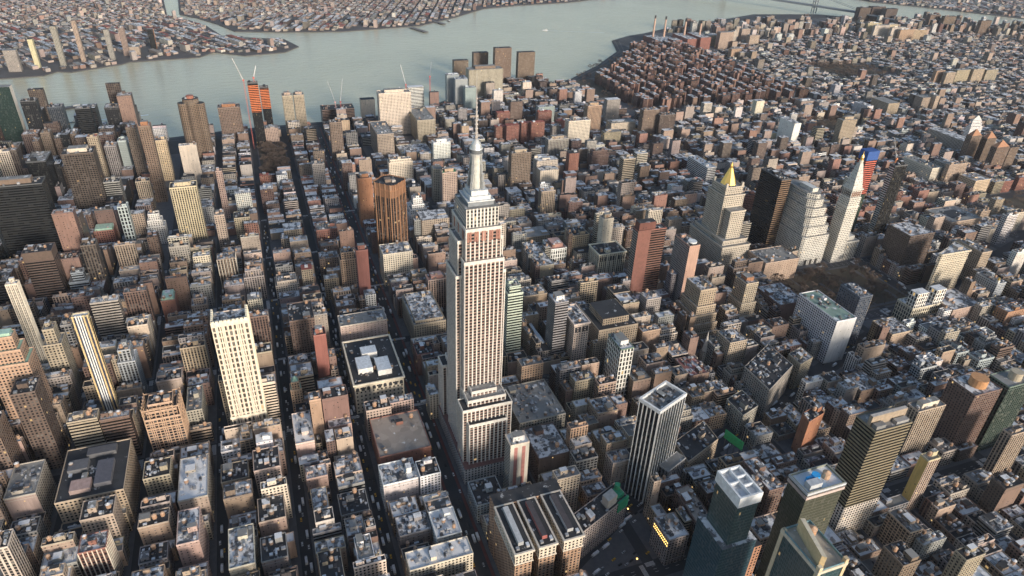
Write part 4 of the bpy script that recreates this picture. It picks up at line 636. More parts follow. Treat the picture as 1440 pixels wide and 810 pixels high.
49:(-124,8,27,19,4,200,15,26,18,14,214,16,27,36,5,393,11,26,19,6),
50:(-277,12,26,29,6,-169,15,26,15,5,119,14,26,24,4,180,11,25,44,4,245,12,26,43,9,256,8,25,20,5,383,10,25,23,13,404,13,25,17,3),
51:(-228,10,24,20,13),
94:(-296,9,30,42,14,-287,14,26,56,14,-274,9,28,39,15,-265,11,28,29,6,-239,13,8,29,4,-219,10,25,22,14,-209,9,28,30,13,-199,10,10,34,6,-190,10,10,27,5,-180,10,10,25,5,-92,9,24,25,14,-83,10,26,17,4,-47,13,26,38,9,15,17,30,48,13,32,18,26,22,14,50,21,25,21,5,70,9,9,30,9,79,19,9,46,5,98,11,24,35,3,109,8,29,23,3,118,9,27,23,14,127,16,30,14,4,181,12,18,29,5,192,12,28,42,6,204,11,24,26,4,216,13,24,43,3,228,17,27,47,4,245,8,29,28,14,253,13,29,20,9,267,17,30,38,13,284,8,30,34,5,339,13,26,22,4,352,11,29,37,14,363,11,26,32,9,374,12,29,35,5,386,14,26,44,9,400,13,28,37,5,412,13,28,33,3,425,12,29,17,5,437,17,30,41,3),
124:(-296,10,30,36,13,-21,6,13,38,4,15,18,30,18,9,123,15,30,16,6,273,19,30,29,6,440,14,30,21,13),
125:(-92,7,29,27,9,-72,16,29,14,14),
126:(-81,8,9,22,14,33,10,16,22,4,62,10,28,36,15,72,21,27,34,4,364,10,27,35,6,375,8,28,23,14,392,13,28,23,6,405,12,28,39,9,431,9,28,27,13),
127:(-202,10,26,26,5,93,11,27,24,14,189,12,27,31,13,209,8,26,37,6),
128:(382,10,26,18,3,417,13,25,34,13),
129:(-275,10,25,46,13,103,19,25,28,9,201,8,25,22,9,217,12,25,17,6,229,10,25,31,4,238,15,25,20,5,254,10,24,25,6,355,10,25,18,6),
130:(-286,11,24,58,13,-125,12,24,13,5,-52,16,7,22,4,263,9,24,17,13),
146:(167,10,8,30,4,177,9,8,21,6),
172:(-296,12,30,45,13,-284,14,26,33,13,-270,14,25,33,3,-256,15,25,53,5,-241,17,25,36,13,-224,10,26,25,15,-184,12,27,24,9,-122,18,28,21,4,-68,22,9,37,13,-46,13,26,22,3,-22,7,30,39,3,36,19,25,36,14,55,18,28,40,14,73,17,29,23,13,90,15,24,30,9,126,17,30,37,13,176,15,29,23,13,192,13,28,19,3,205,15,28,25,5,220,12,27,35,9,232,11,26,19,6,242,8,25,27,5,251,11,26,17,6,261,9,28,16,9,346,12,26,55,5,358,12,27,17,5,370,12,28,37,13,382,8,28,18,6,390,16,28,34,5,406,10,28,25,14,416,11,28,39,3,427,11,28,19,13,438,8,30,28,4),
203:(-266,19,29,50,4,-21,6,30,43,3,24,12,30,79,4,132,11,30,44,5,167,12,30,72,4,219,15,29,20,5,276,16,30,33,5,436,19,30,37,5),
204:(368,9,28,22,5),
205:(-234,18,27,34,15,209,10,28,45,13,352,16,27,23,14,402,12,28,17,4,413,15,28,27,6,428,8,28,38,6),
206:(-165,10,26,22,3,-135,10,26,17,13,-62,10,26,29,5,91,10,27,28,6,101,12,26,34,9,179,13,27,19,14),
207:(-248,14,26,22,6,-53,13,25,17,4,45,16,26,25,5,192,10,26,61,9,234,12,25,46,5,246,14,26,41,5,261,15,26,47,5),
208:(-284,18,25,41,6,36,9,24,23,14,61,14,24,32,4,75,16,24,37,15,112,20,25,23,14,202,7,24,39,6,344,8,25,28,6),
251:(-252,12,28,22,6,-240,9,24,33,4,-230,11,27,23,14,-204,21,26,25,9,-135,9,26,27,14,-126,13,26,16,5,-51,11,29,29,4,-22,7,30,27,4,23,7,23,15,9,101,21,28,31,9,134,9,30,75,6,183,13,25,29,9,196,9,24,49,13,205,13,26,35,13,218,12,27,52,13,230,9,26,42,9,238,15,26,38,9,253,7,26,31,9,260,10,24,25,6,270,9,27,22,3,279,11,30,15,5,339,16,24,29,4,355,10,25,35,4,365,9,24,17,6,373,10,28,39,6,384,16,26,23,5,400,16,27,34,14,415,17,26,46,3,432,13,30,29,14,445,9,30,44,4),
281:(-26,11,30,27,14,128,15,30,35,13,167,8,30,29,9,281,11,30,19,4,446,9,30,69,3),
282:(-104,17,29,31,13,30,14,29,26,4,44,13,29,55,5,338,17,28,34,5,364,10,29,19,5),
283:(-151,12,28,18,15,-86,13,28,18,3,56,21,28,28,13,355,9,28,33,5,397,9,28,25,6),
284:(-206,14,27,46,15,-44,8,26,22,4,78,18,27,23,3,223,10,26,20,5,233,13,27,32,13,246,12,26,21,3,274,7,27,25,9),
285:(-257,12,26,47,3,-180,9,26,25,4,175,16,26,30,6,192,9,26,37,5,201,11,26,19,14,416,11,26,18,4,427,8,26,18,3),
286:(-244,10,25,36,9,-234,15,25,35,14,-218,12,25,48,4,-36,10,24,35,9,116,11,25,39,9,212,11,25,24,14,258,16,25,18,5,374,12,25,29,3,386,11,25,40,4,406,10,25,45,5),
287:(-192,12,24,23,4),
329:(-226,15,24,23,15,-211,19,27,23,14,-191,9,29,40,6,-183,17,25,22,4,-142,9,29,22,3,-134,9,26,23,4,-98,9,25,26,4,26,15,27,49,4,41,18,25,39,4,58,15,19,44,4,73,14,25,29,13,87,13,29,22,13,109,7,26,24,3,182,8,27,18,5,190,16,29,39,5,205,10,27,35,6,215,12,28,31,4,242,13,29,45,3,256,10,26,39,14,266,12,27,20,3,330,7,30,55,13,337,15,28,30,13,352,8,28,17,5,360,14,25,26,9,373,11,29,17,4,384,14,25,33,14,399,12,27,34,9,411,13,26,49,13,424,15,24,18,9,440,15,30,39,14),
352:(128,9,7,63,4,137,6,7,38,6),
360:(-227,22,29,23,15,40,17,29,36,13,70,17,29,37,5,123,12,30,62,13,136,7,30,62,3,167,15,30,58,3,277,9,30,42,13,286,6,30,54,5,330,13,30,28,4,432,14,30,28,3,478,12,30,28,13,584,13,29,60,4,596,11,30,57,6,637,16,30,35,5,807,16,30,22,5,853,10,30,32,12,1038,8,30,44,14,1046,6,30,35,10,1082,12,30,29,5,1160,7,30,32,10,1166,9,30,37,10),
361:(-206,18,28,36,4,-106,18,28,21,15,189,8,29,34,3,244,17,28,15,5,556,8,29,17,3,790,17,28,13,14,879,10,20,22,5,910,15,28,20,10,999,14,29,22,9),
362:(-188,11,27,29,4,-132,9,28,23,15,88,10,27,26,9,343,11,28,25,6,405,15,28,22,9,653,12,27,14,5,664,17,28,15,14,681,13,28,15,13,721,14,28,24,5,736,8,27,22,4,863,11,27,16,4,1013,8,28,24,14,1103,7,28,15,14,1117,17,28,13,5),
363:(31,9,26,23,4,109,14,26,31,15,377,16,27,37,14,489,16,26,22,4,568,16,15,19,3,694,16,26,28,9,778,12,26,14,4,888,8,18,29,9,942,10,27,25,12,952,12,26,22,5,964,10,27,24,4,986,12,26,18,4,1021,18,26,23,10),
364:(57,13,25,28,4,98,12,25,51,4,182,7,25,27,13,197,8,26,23,3,205,14,26,26,3,235,9,25,25,3,354,11,25,26,5,393,12,26,17,4,420,12,25,18,13,505,11,26,27,14,516,13,25,34,5,710,11,26,13,14,766,12,26,27,9,896,13,26,29,14,974,12,25,14,10),
365:(-123,17,25,29,15,219,16,24,31,14,365,12,24,28,13,529,17,24,24,4,546,10,24,21,5,924,17,24,19,9,1094,8,25,12,14,1110,7,24,20,13,1135,10,25,13,9,1144,15,24,16,4),
408:(-222,16,27,51,4,-206,14,26,24,9,-192,17,29,27,6,-174,17,26,23,6,-135,17,27,35,13,-76,14,26,18,9,50,7,24,51,4,61,12,9,24,6,72,8,9,51,4,81,13,9,47,15,93,10,28,27,15,103,9,25,39,4,112,18,26,37,4,183,8,26,17,5,191,9,29,49,5,223,12,24,37,6,235,12,25,35,5,246,13,25,23,3,259,8,29,46,14,268,15,30,49,9,282,10,30,34,9,343,13,28,25,4,357,11,25,26,5,368,10,28,35,14,378,10,27,28,14,388,31,20,23,13,439,15,30,64,1,478,16,30,47,2,494,29,26,35,2,523,29,26,25,2,551,20,24,15,2,637,19,30,49,23,656,29,25,45,1,685,31,26,46,2,739,28,27,43,1,767,35,27,45,1,803,20,30,39,2,853,21,30,23,1,874,23,21,37,2,929,35,28,77,2,964,25,26,74,6,989,30,26,48,1,1020,19,26,71,1,1038,14,30,85,1,1108,23,26,102,2,1131,21,26,79,14,1152,23,30,54,23),
419:(-158,19,17,40,5),
422:(201,14,14,25,3,214,9,13,24,5),
438:(-30,15,30,43,9,21,8,30,48,9,130,13,30,48,14,167,12,30,39,3,278,7,30,48,5,285,7,30,28,5,330,12,30,29,13,637,24,30,46,23,803,20,30,39,13,853,24,30,22,1,1016,36,30,75,2,1147,21,30,61,1,1168,8,30,144,2),
439:(-150,15,29,27,14,179,10,29,32,5,342,15,29,26,9,965,20,29,100,2),
440:(-181,16,28,37,13,-136,17,28,39,5,-38,8,28,55,5,206,12,28,20,9,268,10,28,17,4,372,11,28,22,5,383,18,20,21,2,769,34,27,50,1,926,21,28,40,2,947,18,28,92,13),
441:(-118,12,27,24,15,-80,12,27,26,14,217,7,26,18,5,246,9,27,17,13,255,13,27,30,9,357,8,27,37,9,513,30,27,95,2,985,32,27,36,6),
442:(-196,15,26,41,4,-165,15,26,39,4,-94,14,26,29,14,28,18,26,22,9,98,16,26,29,6,224,9,26,23,3,234,12,26,18,9,365,7,26,17,5,495,19,26,37,1,564,25,26,38,2,589,18,26,65,13,660,29,26,34,6,690,15,26,30,13,745,24,26,56,2),
443:(-106,13,24,28,3,-50,11,25,46,13,47,12,25,51,13,1116,30,25,62,2),
444:(113,17,24,48,6,543,21,24,74,23),
452:(902,24,16,54,1),
456:(59,21,12,25,13,80,18,12,44,6),
461:(190,12,7,21,5),
486:(-84,21,26,47,14,-63,19,28,24,13,-44,18,26,56,9,-26,11,30,35,6,15,12,30,40,13,27,16,25,29,4,43,14,26,40,4,57,8,26,32,6,66,18,29,57,3,84,15,25,22,3,98,21,28,45,4,119,10,26,57,9,128,14,30,44,15,167,7,30,59,14,174,8,27,44,5,183,14,27,35,4,197,7,28,17,13,204,16,26,42,9,220,12,24,38,3,232,8,28,45,4,240,12,26,17,4,252,14,25,21,5,265,9,29,37,13,275,11,30,28,9,286,6,30,38,14,330,14,30,42,5,344,12,29,21,6,356,15,24,19,14,372,11,29,25,14,382,13,25,19,23,427,21,30,69,13,448,7,30,65,2,478,35,30,40,6,512,16,29,30,13,562,16,29,65,14,579,28,30,80,23,637,33,30,55,6,670,31,26,38,14,754,25,27,38,2,779,21,28,35,1,801,22,30,80,2,853,33,30,66,6,886,28,25,53,23,914,17,29,51,23,932,25,25,65,2,957,18,28,87,2,974,29,26,71,13,1003,30,26,37,1,1082,36,30,113,1,1118,33,24,40,14,1151,24,30,53,23),
488:(701,20,26,51,1,721,34,24,42,2),
500:(410,16,14,37,13),
517:(132,10,30,46,4,167,14,30,53,14,276,11,30,56,4,330,11,30,42,4,371,9,29,22,3,478,34,30,41,2,585,22,30,107,13,637,24,30,59,1,803,20,10,86,1,853,28,30,69,1,1040,12,30,56,2,1082,34,30,56,13,1150,25,30,79,23),
518:(54,18,28,53,15,82,12,29,22,13,120,13,28,29,9,705,30,28,31,2),
519:(197,10,27,43,3,207,13,27,41,9,220,16,27,33,13,761,25,8,56,6,882,32,28,43,2),
520:(110,10,26,27,6,249,15,26,22,5,786,17,7,38,2,1116,34,27,62,2),
521:(72,11,26,27,4,237,12,25,17,5,263,12,26,23,13,400,19,25,63,2,512,18,26,38,1,562,23,25,88,1,661,26,26,50,1,687,18,26,41,2,914,36,26,47,2,950,34,25,32,2,1018,22,26,81,23),
522:(95,15,24,48,4,182,16,25,17,6,341,15,24,22,5,356,15,25,28,13,735,26,24,22,2),
530:(984,34,16,87,1),
565:(225,9,28,19,5,234,9,29,29,3,242,14,27,18,3,256,12,27,43,5,268,14,30,31,6,282,10,30,31,9,330,16,30,57,5,346,16,28,24,5,362,11,25,63,13,373,13,28,34,3,386,29,26,108,6,415,31,30,89,1,446,8,30,113,13,478,25,30,100,2,503,33,26,53,1,536,23,27,85,23,558,16,28,83,1,574,20,26,46,2,594,12,30,148,6,637,35,30,79,2,672,33,27,69,2,705,34,25,39,23,738,18,25,53,6,756,28,26,44,23,784,39,30,40,2,853,20,30,65,2,873,22,26,61,14,896,23,26,50,14,919,36,25,43,1,954,31,25,39,2,985,22,24,35,23,1035,17,30,71,14,1082,17,30,84,2,1099,18,26,37,2,1117,32,25,35,2),
595:(436,18,30,149,23,478,19,30,157,14,566,36,30,52,1,601,6,30,125,2,637,26,30,73,14,809,14,30,31,13,1161,14,30,140,2),
596:(497,18,28,47,13,701,32,29,37,13),
597:(344,16,28,44,5,361,10,28,28,6,370,14,28,44,3,514,34,28,52,1,663,21,28,76,2,884,25,28,49,2,908,28,28,35,1,936,18,28,58,2),
598:(384,26,27,37,14,410,26,27,85,14,733,17,27,107,14,954,34,26,29,2),
599:(548,18,26,44,2,750,28,26,37,2,778,31,26,35,2),
600:(1105,21,25,80,1),
601:(684,17,24,36,23,1125,35,24,101,1),
603:(988,31,22,38,14),
655:(570,37,30,117,14,637,29,30,96,1,666,16,27,50,6,682,21,28,36,1,704,17,24,60,2,721,25,28,58,23,745,26,26,59,13,772,31,24,79,2,803,20,30,94,6,853,16,30,158,14,870,31,27,35,2,900,21,25,42,6,922,34,25,70,2,956,25,29,92,2,981,35,27,66,1,1016,25,26,38,1,1040,12,30,61,14,1082,30,30,38,13,1112,26,25,30,1,1167,8,30,66,2),
686:(796,28,30,146,23,853,25,30,129,2,1024,28,30,91,2,1082,33,30,122,13,1162,7,30,156,13,1169,6,30,63,1),
687:(878,34,28,134,2,912,25,29,45,1,937,31,28,87,1,988,36,29,81,6),
688:(740,19,27,39,23),
689:(778,17,26,89,1,968,20,27,95,23),
690:(1115,23,25,31,14),
691:(705,35,24,38,23,759,20,25,94,13),
734:(873,23,27,72,14,895,21,25,35,14,916,24,24,42,6,941,24,26,71,23,964,18,26,38,14,982,32,29,49,2,1015,28,30,68,13,1043,9,30,56,14,1082,34,30,70,6,1116,26,28,95,23,1143,32,30,130,1),
764:(1029,16,30,57,1,1045,7,30,59,23,1082,29,30,113,1,1146,29,30,58,1),
765:(1000,29,29,99,2),
768:(1111,34,26,75,2),
}
YS={34:0.0,35:84.6,36:163.1,37:241.6,38:320.1,39:398.6,40:477.1,41:555.6,42:640.1,43:724.7,44:803.2,45:881.7,46:960.2,47:1038.7,48:1117.2,49:1195.7,50:1274.2,51:1352.7,52:1431.2,53:1509.7,54:1588.2,55:1666.7,56:1745.2,57:1823.7,58:1902.2,59:1980.7,33:-84.6,32:-163.1,31:-241.6,30:-320.1,29:-398.6,28:-477.1,27:-555.6,26:-634.1,25:-712.6,24:-791.1,23:-875.6,22:-960.2,21:-1038.7,20:-1117.2,19:-1195.7,18:-1274.2,17:-1352.7,16:-1431.2,15:-1509.7,14:-1594.2,13:-1678.8,12:-1757.2,11:-1835.8,10:-1914.2,9:-1992.8,8:-2071.2,7:-2149.8,6:-2228.2,5:-2306.8,4:-2385.2,3:-2463.8,2:-2542.2,1:-2620.8,0:-2699.2,-1:-2777.8,-2:-2856.2,-3:-2934.8,-4:-3013.2,-5:-3091.8,-6:-3170.2,-7:-3248.8,-8:-3327.2,-9:-3405.8,-10:-3484.2,-11:-3562.8,-12:-3641.2,-13:-3719.8,-14:-3798.2,-15:-3876.8,-16:-3955.2,-17:-4033.8,-18:-4112.2,-19:-4190.8,-20:-4269.2,-21:-4347.8,-22:-4426.2,-23:-4504.8,-24:-4583.2}
AV=[(-1134,15),(-860,15),(-585,15),(-311,15),(0,15),(155,12),(311,19),(466,11.5),(622,15),(838,15),(1067,15),(1284,12),(1520,12),(1756,12),(1990,12),(2220,12),(2450,12),(2680,12)]
BWS=[[[-408.7,314.0],[-431.3,306.0],[-301.3,-64.0],[-278.7,-56.0]],[[-277.7,-53.3],[-302.3,-66.7],[-247.3,-166.7],[-222.7,-153.3]],[[-222.7,-155.8],[-247.3,-164.2],[-2.3,-884.2],[22.3,-875.8]],[[21.5,-876.6],[-1.5,-883.4],[178.5,-1483.4],[201.5,-1476.6]]]
CAM=[-674.2704320580315, 145.44074220936773, 594.8683796240167, -0.37337226219453706, 0.5405196004333568, 0.04417419152278314, 962.9371039968171]
# ------------------------------------------------------------------ palette (real-world base colours)
PAL = {'greenglass': (.03,.055,.052), 'black': (.022,.022,.024), 'darkbrown': (.115,.085,.07), 'cream': (.60,.52,.42), 'tan': (.37,.30,.225), 'brown': (.19,.14,.108),
 'grey': (.26,.25,.245), 'paleglass': (.42,.46,.45), 'yellow': (.54,.45,.30), 'pinktan': (.42,.32,.26), 'white': (.72,.70,.67), 'orange': (.32,.16,.09), 'brick': (.26,.125,.095),
 'brickbrown': (.155,.102,.085), 'greytan': (.35,.31,.27), 'orangetan': (.42,.30,.205), 'brickred': (.25,.115,.09), 'greyblue': (.34,.37,.39), 'redorange': (.27,.115,.09), 'redbrick': (.22,.095,.07),
 'salmon': (.42,.27,.21), 'palegreen': (.42,.50,.40), 'darkgreen': (.05,.075,.06), 'darkblue': (.07,.085,.11), 'tealglass': (.05,.10,.11), 'olive': (.10,.105,.08), 'darkolive': (.20,.165,.115)}
ROOF = {'d': ((.035,.036,.04), .12), 's': ((.14,.14,.145), .55), 'g': ((.24,.235,.225), .2), 'w': ((.52,.53,.54), .75), 'm': ((.32,.50,.38), 0), 'r': ((.36,.10,.07), 0), 'o': ((.45,.16,.06), 0),
 't': ((.34,.29,.25), .1), 'p': ((.48,.28,.23), .1), 'gr': ((.05,.30,.14), 0), 'gc': ((.22,.30,.25), .2), 'rc': ((.30,.12,.10), .35), 'b': ((.03,.09,.30), 0), 'c': ((.45,.40,.32), .2)}
# ------------------------------------------------------------------ materials
def newmat(name):
    m = bpy.data.materials.new(name); m.use_nodes = True
    nt = m.node_tree; b = nt.nodes['Principled BSDF']; return m, nt, b
def nd(nt, t, **k):
    n = nt.nodes.new(t)
    for a, v in k.items(): setattr(n, a, v)
    return n
def mth(nt, op, a, b=None, c=None):
    n = nt.nodes.new('ShaderNodeMath'); n.operation = op
    for i, v in enumerate((a, b, c)):
        if v is None: continue
        if isinstance(v, (int, float)): n.inputs[i].default_value = v
        else: nt.links.new(v, n.inputs[i])
    return n.outputs[0]
def mixc(nt, f, a, b):
    n = nt.nodes.new('ShaderNodeMix'); n.data_type = 'RGBA'
    for s, v in ((0, f), (6, a), (7, b)):
        if isinstance(v, (int, float)): n.inputs[s].default_value = v
        elif isinstance(v, tuple): n.inputs[s].default_value = (*v, 1)
        else: nt.links.new(v, n.inputs[s])
    return n.outputs[2]
def attr(nt, name):
    n = nt.nodes.new('ShaderNodeAttribute'); n.attribute_name = name; return n
def make_facade():
    m, nt, b = newmat('facade'); L = nt.links
    uv = nd(nt, 'ShaderNodeUVMap', uv_map='UVMap'); sx = nd(nt, 'ShaderNodeSeparateXYZ'); L.new(uv.outputs[0], sx.inputs[0])
    u, v = sx.outputs[0], sx.outputs[1]
    fu, fv = mth(nt, 'FRACT', u), mth(nt, 'FRACT', v)
    par = attr(nt, 'Par'); sp_ = nd(nt, 'ShaderNodeSeparateXYZ'); L.new(par.outputs['Vector'], sp_.inputs[0])
    ww, wh, kind = sp_.outputs
    du = mth(nt, 'ABSOLUTE', mth(nt, 'SUBTRACT', fu, .5)); dv = mth(nt, 'ABSOLUTE', mth(nt, 'SUBTRACT', fv, .5))
    inu = mth(nt, 'LESS_THAN', du, mth(nt, 'MULTIPLY', ww, .5)); inv = mth(nt, 'LESS_THAN', dv, mth(nt, 'MULTIPLY', wh, .5))
    cell = nd(nt, 'ShaderNodeCombineXYZ'); L.new(mth(nt, 'FLOOR', u), cell.inputs[0]); L.new(mth(nt, 'FLOOR', v), cell.inputs[1])
    geo = nd(nt, 'ShaderNodeNewGeometry')
    L.new(kind, cell.inputs[2])
    wn_ = nd(nt, 'ShaderNodeTexWhiteNoise', noise_dimensions='3D'); L.new(cell.outputs[0], wn_.inputs['Vector'])
    rnd = wn_.outputs['Value']; rc = nd(nt, 'ShaderNodeSeparateColor'); L.new(wn_.outputs['Color'], rc.inputs[0])
    # kind: fractional part = share of window cells left out on party walls
    keep = mth(nt, 'GREATER_THAN', rnd, mth(nt, 'FRACT', kind))
    win = mth(nt, 'MULTIPLY', mth(nt, 'MULTIPLY', inu, inv), keep)
    ns = nd(nt, 'ShaderNodeTexNoise'); ns.inputs['Scale'].default_value = .045; ns.inputs['Detail'].default_value = 5; L.new(geo.outputs['Position'], ns.inputs['Vector'])
    ns2 = nd(nt, 'ShaderNodeTexNoise'); ns2.inputs['Scale'].default_value = 1.0; ns2.inputs['Detail'].default_value = 3
    mp = nd(nt, 'ShaderNodeMapping'); mp.inputs['Scale'].default_value = (.55, .55, .05); L.new(geo.outputs['Position'], mp.inputs[0]); L.new(mp.outputs[0], ns2.inputs['Vector'])
    wear = mth(nt, 'ADD', mth(nt, 'MULTIPLY', ns.outputs[0], .55), mth(nt, 'MULTIPLY', ns2.outputs[0], .65))
    wear = mth(nt, 'ADD', wear, .42)
    wall = mixc(nt, inu, attr(nt, 'Col').outputs['Color'], attr(nt, 'Sp').outputs['Color'])
    vm = nd(nt, 'ShaderNodeVectorMath', operation='SCALE'); L.new(wall, vm.inputs[0]); L.new(wear, vm.inputs['Scale'])
    # window: dark glass, some with pale blinds
    blind = mth(nt, 'GREATER_THAN', rc.outputs[1], .72)
    wdark = attr(nt, 'Win').outputs['Color']
    narrow = mth(nt, 'SUBTRACT', 1.06, ww)
    wc = mixc(nt, mth(nt, 'MULTIPLY', mth(nt, 'MULTIPLY', blind, narrow), mth(nt, 'MULTIPLY', rc.outputs[2], .9)), wdark, (.33, .31, .28))
    L.new(mixc(nt, win, vm.outputs[0], wc), b.inputs['Base Color'])
    L.new(mth(nt, 'SUBTRACT', .85, mth(nt, 'MULTIPLY', win, .62)), b.inputs['Roughness'])
    b.inputs['Specular IOR Level'].default_value = .35
    lit = mth(nt, 'MULTIPLY', mth(nt, 'GREATER_THAN', rc.outputs[0], .994), win)
    b.inputs['Emission Color'].default_value = (1, .66, .28, 1); L.new(mth(nt, 'MULTIPLY', mth(nt, 'MULTIPLY', lit, narrow), 1.0), b.inputs['Emission Strength'])
    return m
def make_roof():
    m, nt, b = newmat('roofing'); L = nt.links
    geo = nd(nt, 'ShaderNodeNewGeometry'); col = attr(nt, 'Col').outputs['Color']
    par = attr(nt, 'Par'); sx = nd(nt, 'ShaderNodeSeparateXYZ'); L.new(par.outputs['Vector'], sx.inputs[0])
    n1 = nd(nt, 'ShaderNodeTexNoise'); n1.inputs['Scale'].default_value = .11; n1.inputs['Detail'].default_value = 5; n1.inputs['Roughness'].default_value = .65; L.new(geo.outputs['Position'], n1.inputs['Vector'])
    n2 = nd(nt, 'ShaderNodeTexVoronoi'); n2.inputs['Scale'].default_value = .12; L.new(geo.outputs['Position'], n2.inputs['Vector'])
    th = mth(nt, 'SUBTRACT', .66, mth(nt, 'MULTIPLY', sx.outputs[0], .36))
    snow = mth(nt, 'MULTIPLY', mth(nt, 'SUBTRACT', n1.outputs[0], th), 14); 
    cl = nd(nt, 'ShaderNodeClamp'); L.new(snow, cl.inputs[0])
    sc_ = nd(nt, 'ShaderNodeSeparateColor'); L.new(n2.outputs['Color'], sc_.inputs[0])
    vm = nd(nt, 'ShaderNodeVectorMath', operation='SCALE'); L.new(col, vm.inputs[0]); L.new(mth(nt, 'ADD', .8, mth(nt, 'MULTIPLY', sc_.outputs[0], .35)), vm.inputs['Scale'])
    L.new(mixc(nt, mth(nt, 'MULTIPLY', cl.outputs[0], .9), vm.outputs[0], (.74, .74, .75)), b.inputs['Base Color'])
    b.inputs['Roughness'].default_value = .8
    return m
def make_plain():
    m, nt, b = newmat('trim'); L = nt.links
    geo = nd(nt, 'ShaderNodeNewGeometry'); n1 = nd(nt, 'ShaderNodeTexNoise'); n1.inputs['Scale'].default_value = .3; n1.inputs['Detail'].default_value = 4; L.new(geo.outputs['Position'], n1.inputs['Vector'])
    vm = nd(nt, 'ShaderNodeVectorMath', operation='SCALE'); L.new(attr(nt, 'Col').outputs['Color'], vm.inputs[0]); L.new(mth(nt, 'ADD', .6, mth(nt, 'MULTIPLY', n1.outputs[0], .8)), vm.inputs['Scale'])
    L.new(vm.outputs[0], b.inputs['Base Color']); b.inputs['Roughness'].default_value = .7
    return m
FAC, ROO, PLN = make_facade(), make_roof(), make_plain()
def flat(name, col, rough=.7, metal=0, emit=0, nscale=0, amt=.3):
    m, nt, b = newmat(name); b.inputs['Base Color'].default_value = (*col, 1); b.inputs['Roughness'].default_value = rough; b.inputs['Metallic'].default_value = metal
    if emit: b.inputs['Emission Color'].default_value = (*col, 1); b.inputs['Emission Strength'].default_value = emit
    if nscale:
        geo = nd(nt, 'ShaderNodeNewGeometry'); n1 = nd(nt, 'ShaderNodeTexNoise'); n1.inputs['Scale'].default_value = nscale; n1.inputs['Detail'].default_value = 6
        nt.links.new(geo.outputs['Position'], n1.inputs['Vector'])
        nt.links.new(mixc(nt, n1.outputs[0], tuple(c*(1-amt) for c in col), tuple(min(1, c*(1+amt)) for c in col)), b.inputs['Base Color'])
    return m
GOLD = flat('gilded', (.80, .54, .16), .38, .75, 0, .4, .15)
STEEL = flat('pale_metal', (.62, .62, .60), .35, .5, 0, .3)
ASPH = flat('asphalt', (.042, .044, .050), .85, 0, 0, .03, .45)
WALK = flat('pavement', (.11, .112, .12), .9, 0, 0, .15, .4)
PAINT = flat('road_paint', (.7, .7, .7), .8)
REDLANE = flat('red_lane', (.13, .045, .04), .85, 0, 0, .2, .3)
LAWN = flat('winter_ground', (.085, .07, .05), .95, 0, 0, .05, .5)
BARK = flat('bark', (.11, .085, .068), .95, 0, 0, .4, .3)
TWIG = flat('twigs', (.135, .10, .08), .95, 0, 0, .1, .35)
# ------------------------------------------------------------------ mesh builder
class MB:
    def __init__(s): s.v = []; s.f = []; s.m = []; s.uv = []; s.col = []; s.sp = []; s.win = []; s.par = []; s.mats = []
    def mi(s, m):
        if m not in s.mats: s.mats.append(m)
        return s.mats.index(m)
    def face(s, pts, mat=None, col=(.5,.5,.5), sp=None, win=(.02,.022,.026), par=(0,0,0), uv=None):
        n = len(s.v); s.v.extend([tuple(p) for p in pts]); s.f.append(tuple(range(n, n+len(pts)))); s.m.append(s.mi(mat or PLN))
        s.uv.extend(uv if uv else [(0, 0)]*len(pts)); s.col.append(col); s.sp.append(sp or col); s.win.append(win); s.par.append(par)
    def quad(s, a, b, c, d, **k): s.face((a, b, c, d), **k)
    def build(s, name, parent=None, loc=(0,0,0)):
        me = bpy.data.meshes.new(name); me.from_pydata(s.v, [], s.f)
        for m in s.mats: me.materials.append(m)
        me.polygons.foreach_set('material_index', s.m)
        ul = me.uv_layers.new(name='UVMap'); ul.data.foreach_set('uv', np.array(s.uv, 'f').ravel())
        for nm, dat in (('Col', s.col), ('Sp', s.sp), ('Win', s.win), ('Par', s.par)):
            a = me.attributes.new(nm, 'FLOAT_VECTOR', 'FACE'); a.data.foreach_set('vector', np.array(dat, 'f').ravel())
        me.update()
        o = bpy.data.objects.new(name, me); COL.objects.link(o); o.location = loc
        if parent: o.parent = parent
        return o
def prm(col, **k): return dict(mat=PLN, col=col, **k)
class Frame:
    """u along the west front (north to south), v into the block, z up; metres"""
    def __init__(s, fr, cz=0):
        s.a = Vector((fr[0], fr[1], 0)); e1 = Vector((fr[2], fr[3], 0)); e2 = Vector((fr[4], fr[5], 0))
        s.W = e1.length; s.D = e2.length; s.e1 = e1.normalized(); s.e2 = e2.normalized()
        s.c = s.a+e1*.5+e2*.5
    def p(s, u, v, z):       # relative to the base centre
        q = s.a+s.e1*u+s.e2*v-s.c; return (q.x, q.y, z)
def rectf(x0, x1, y0, y1): return (x0, y1, 0, y0-y1, x1-x0, 0)
ST = {  # bay, floor, window width, window height
 'P': (3.7, 3.8, .50, .56), 'V': (3.8, 3.8, .58, .62), 'B': (7.0, 4.2, 1.0, .5), 'G': (1.7, 3.8, .86, .84), 'K': (4.2, 3.9, .74, .66), 'F': (4.6, 7.0, .60, .78), 'F4': (5.3, 7.2, .62, .70), 'F5': (3.7, 3.9, .62, .60),
 'X': (5.0, 3.6, .25, .32), 'W': (3.1, 3.7, .62, 1.0), 'L': (9.0, 1.8, 1.0, .16), 'A': (5.2, 6.0, .38, .42), 'E': (4.55, 3.75, .66, .58), 'S2': (4.2, 3.1, .4, .5)}
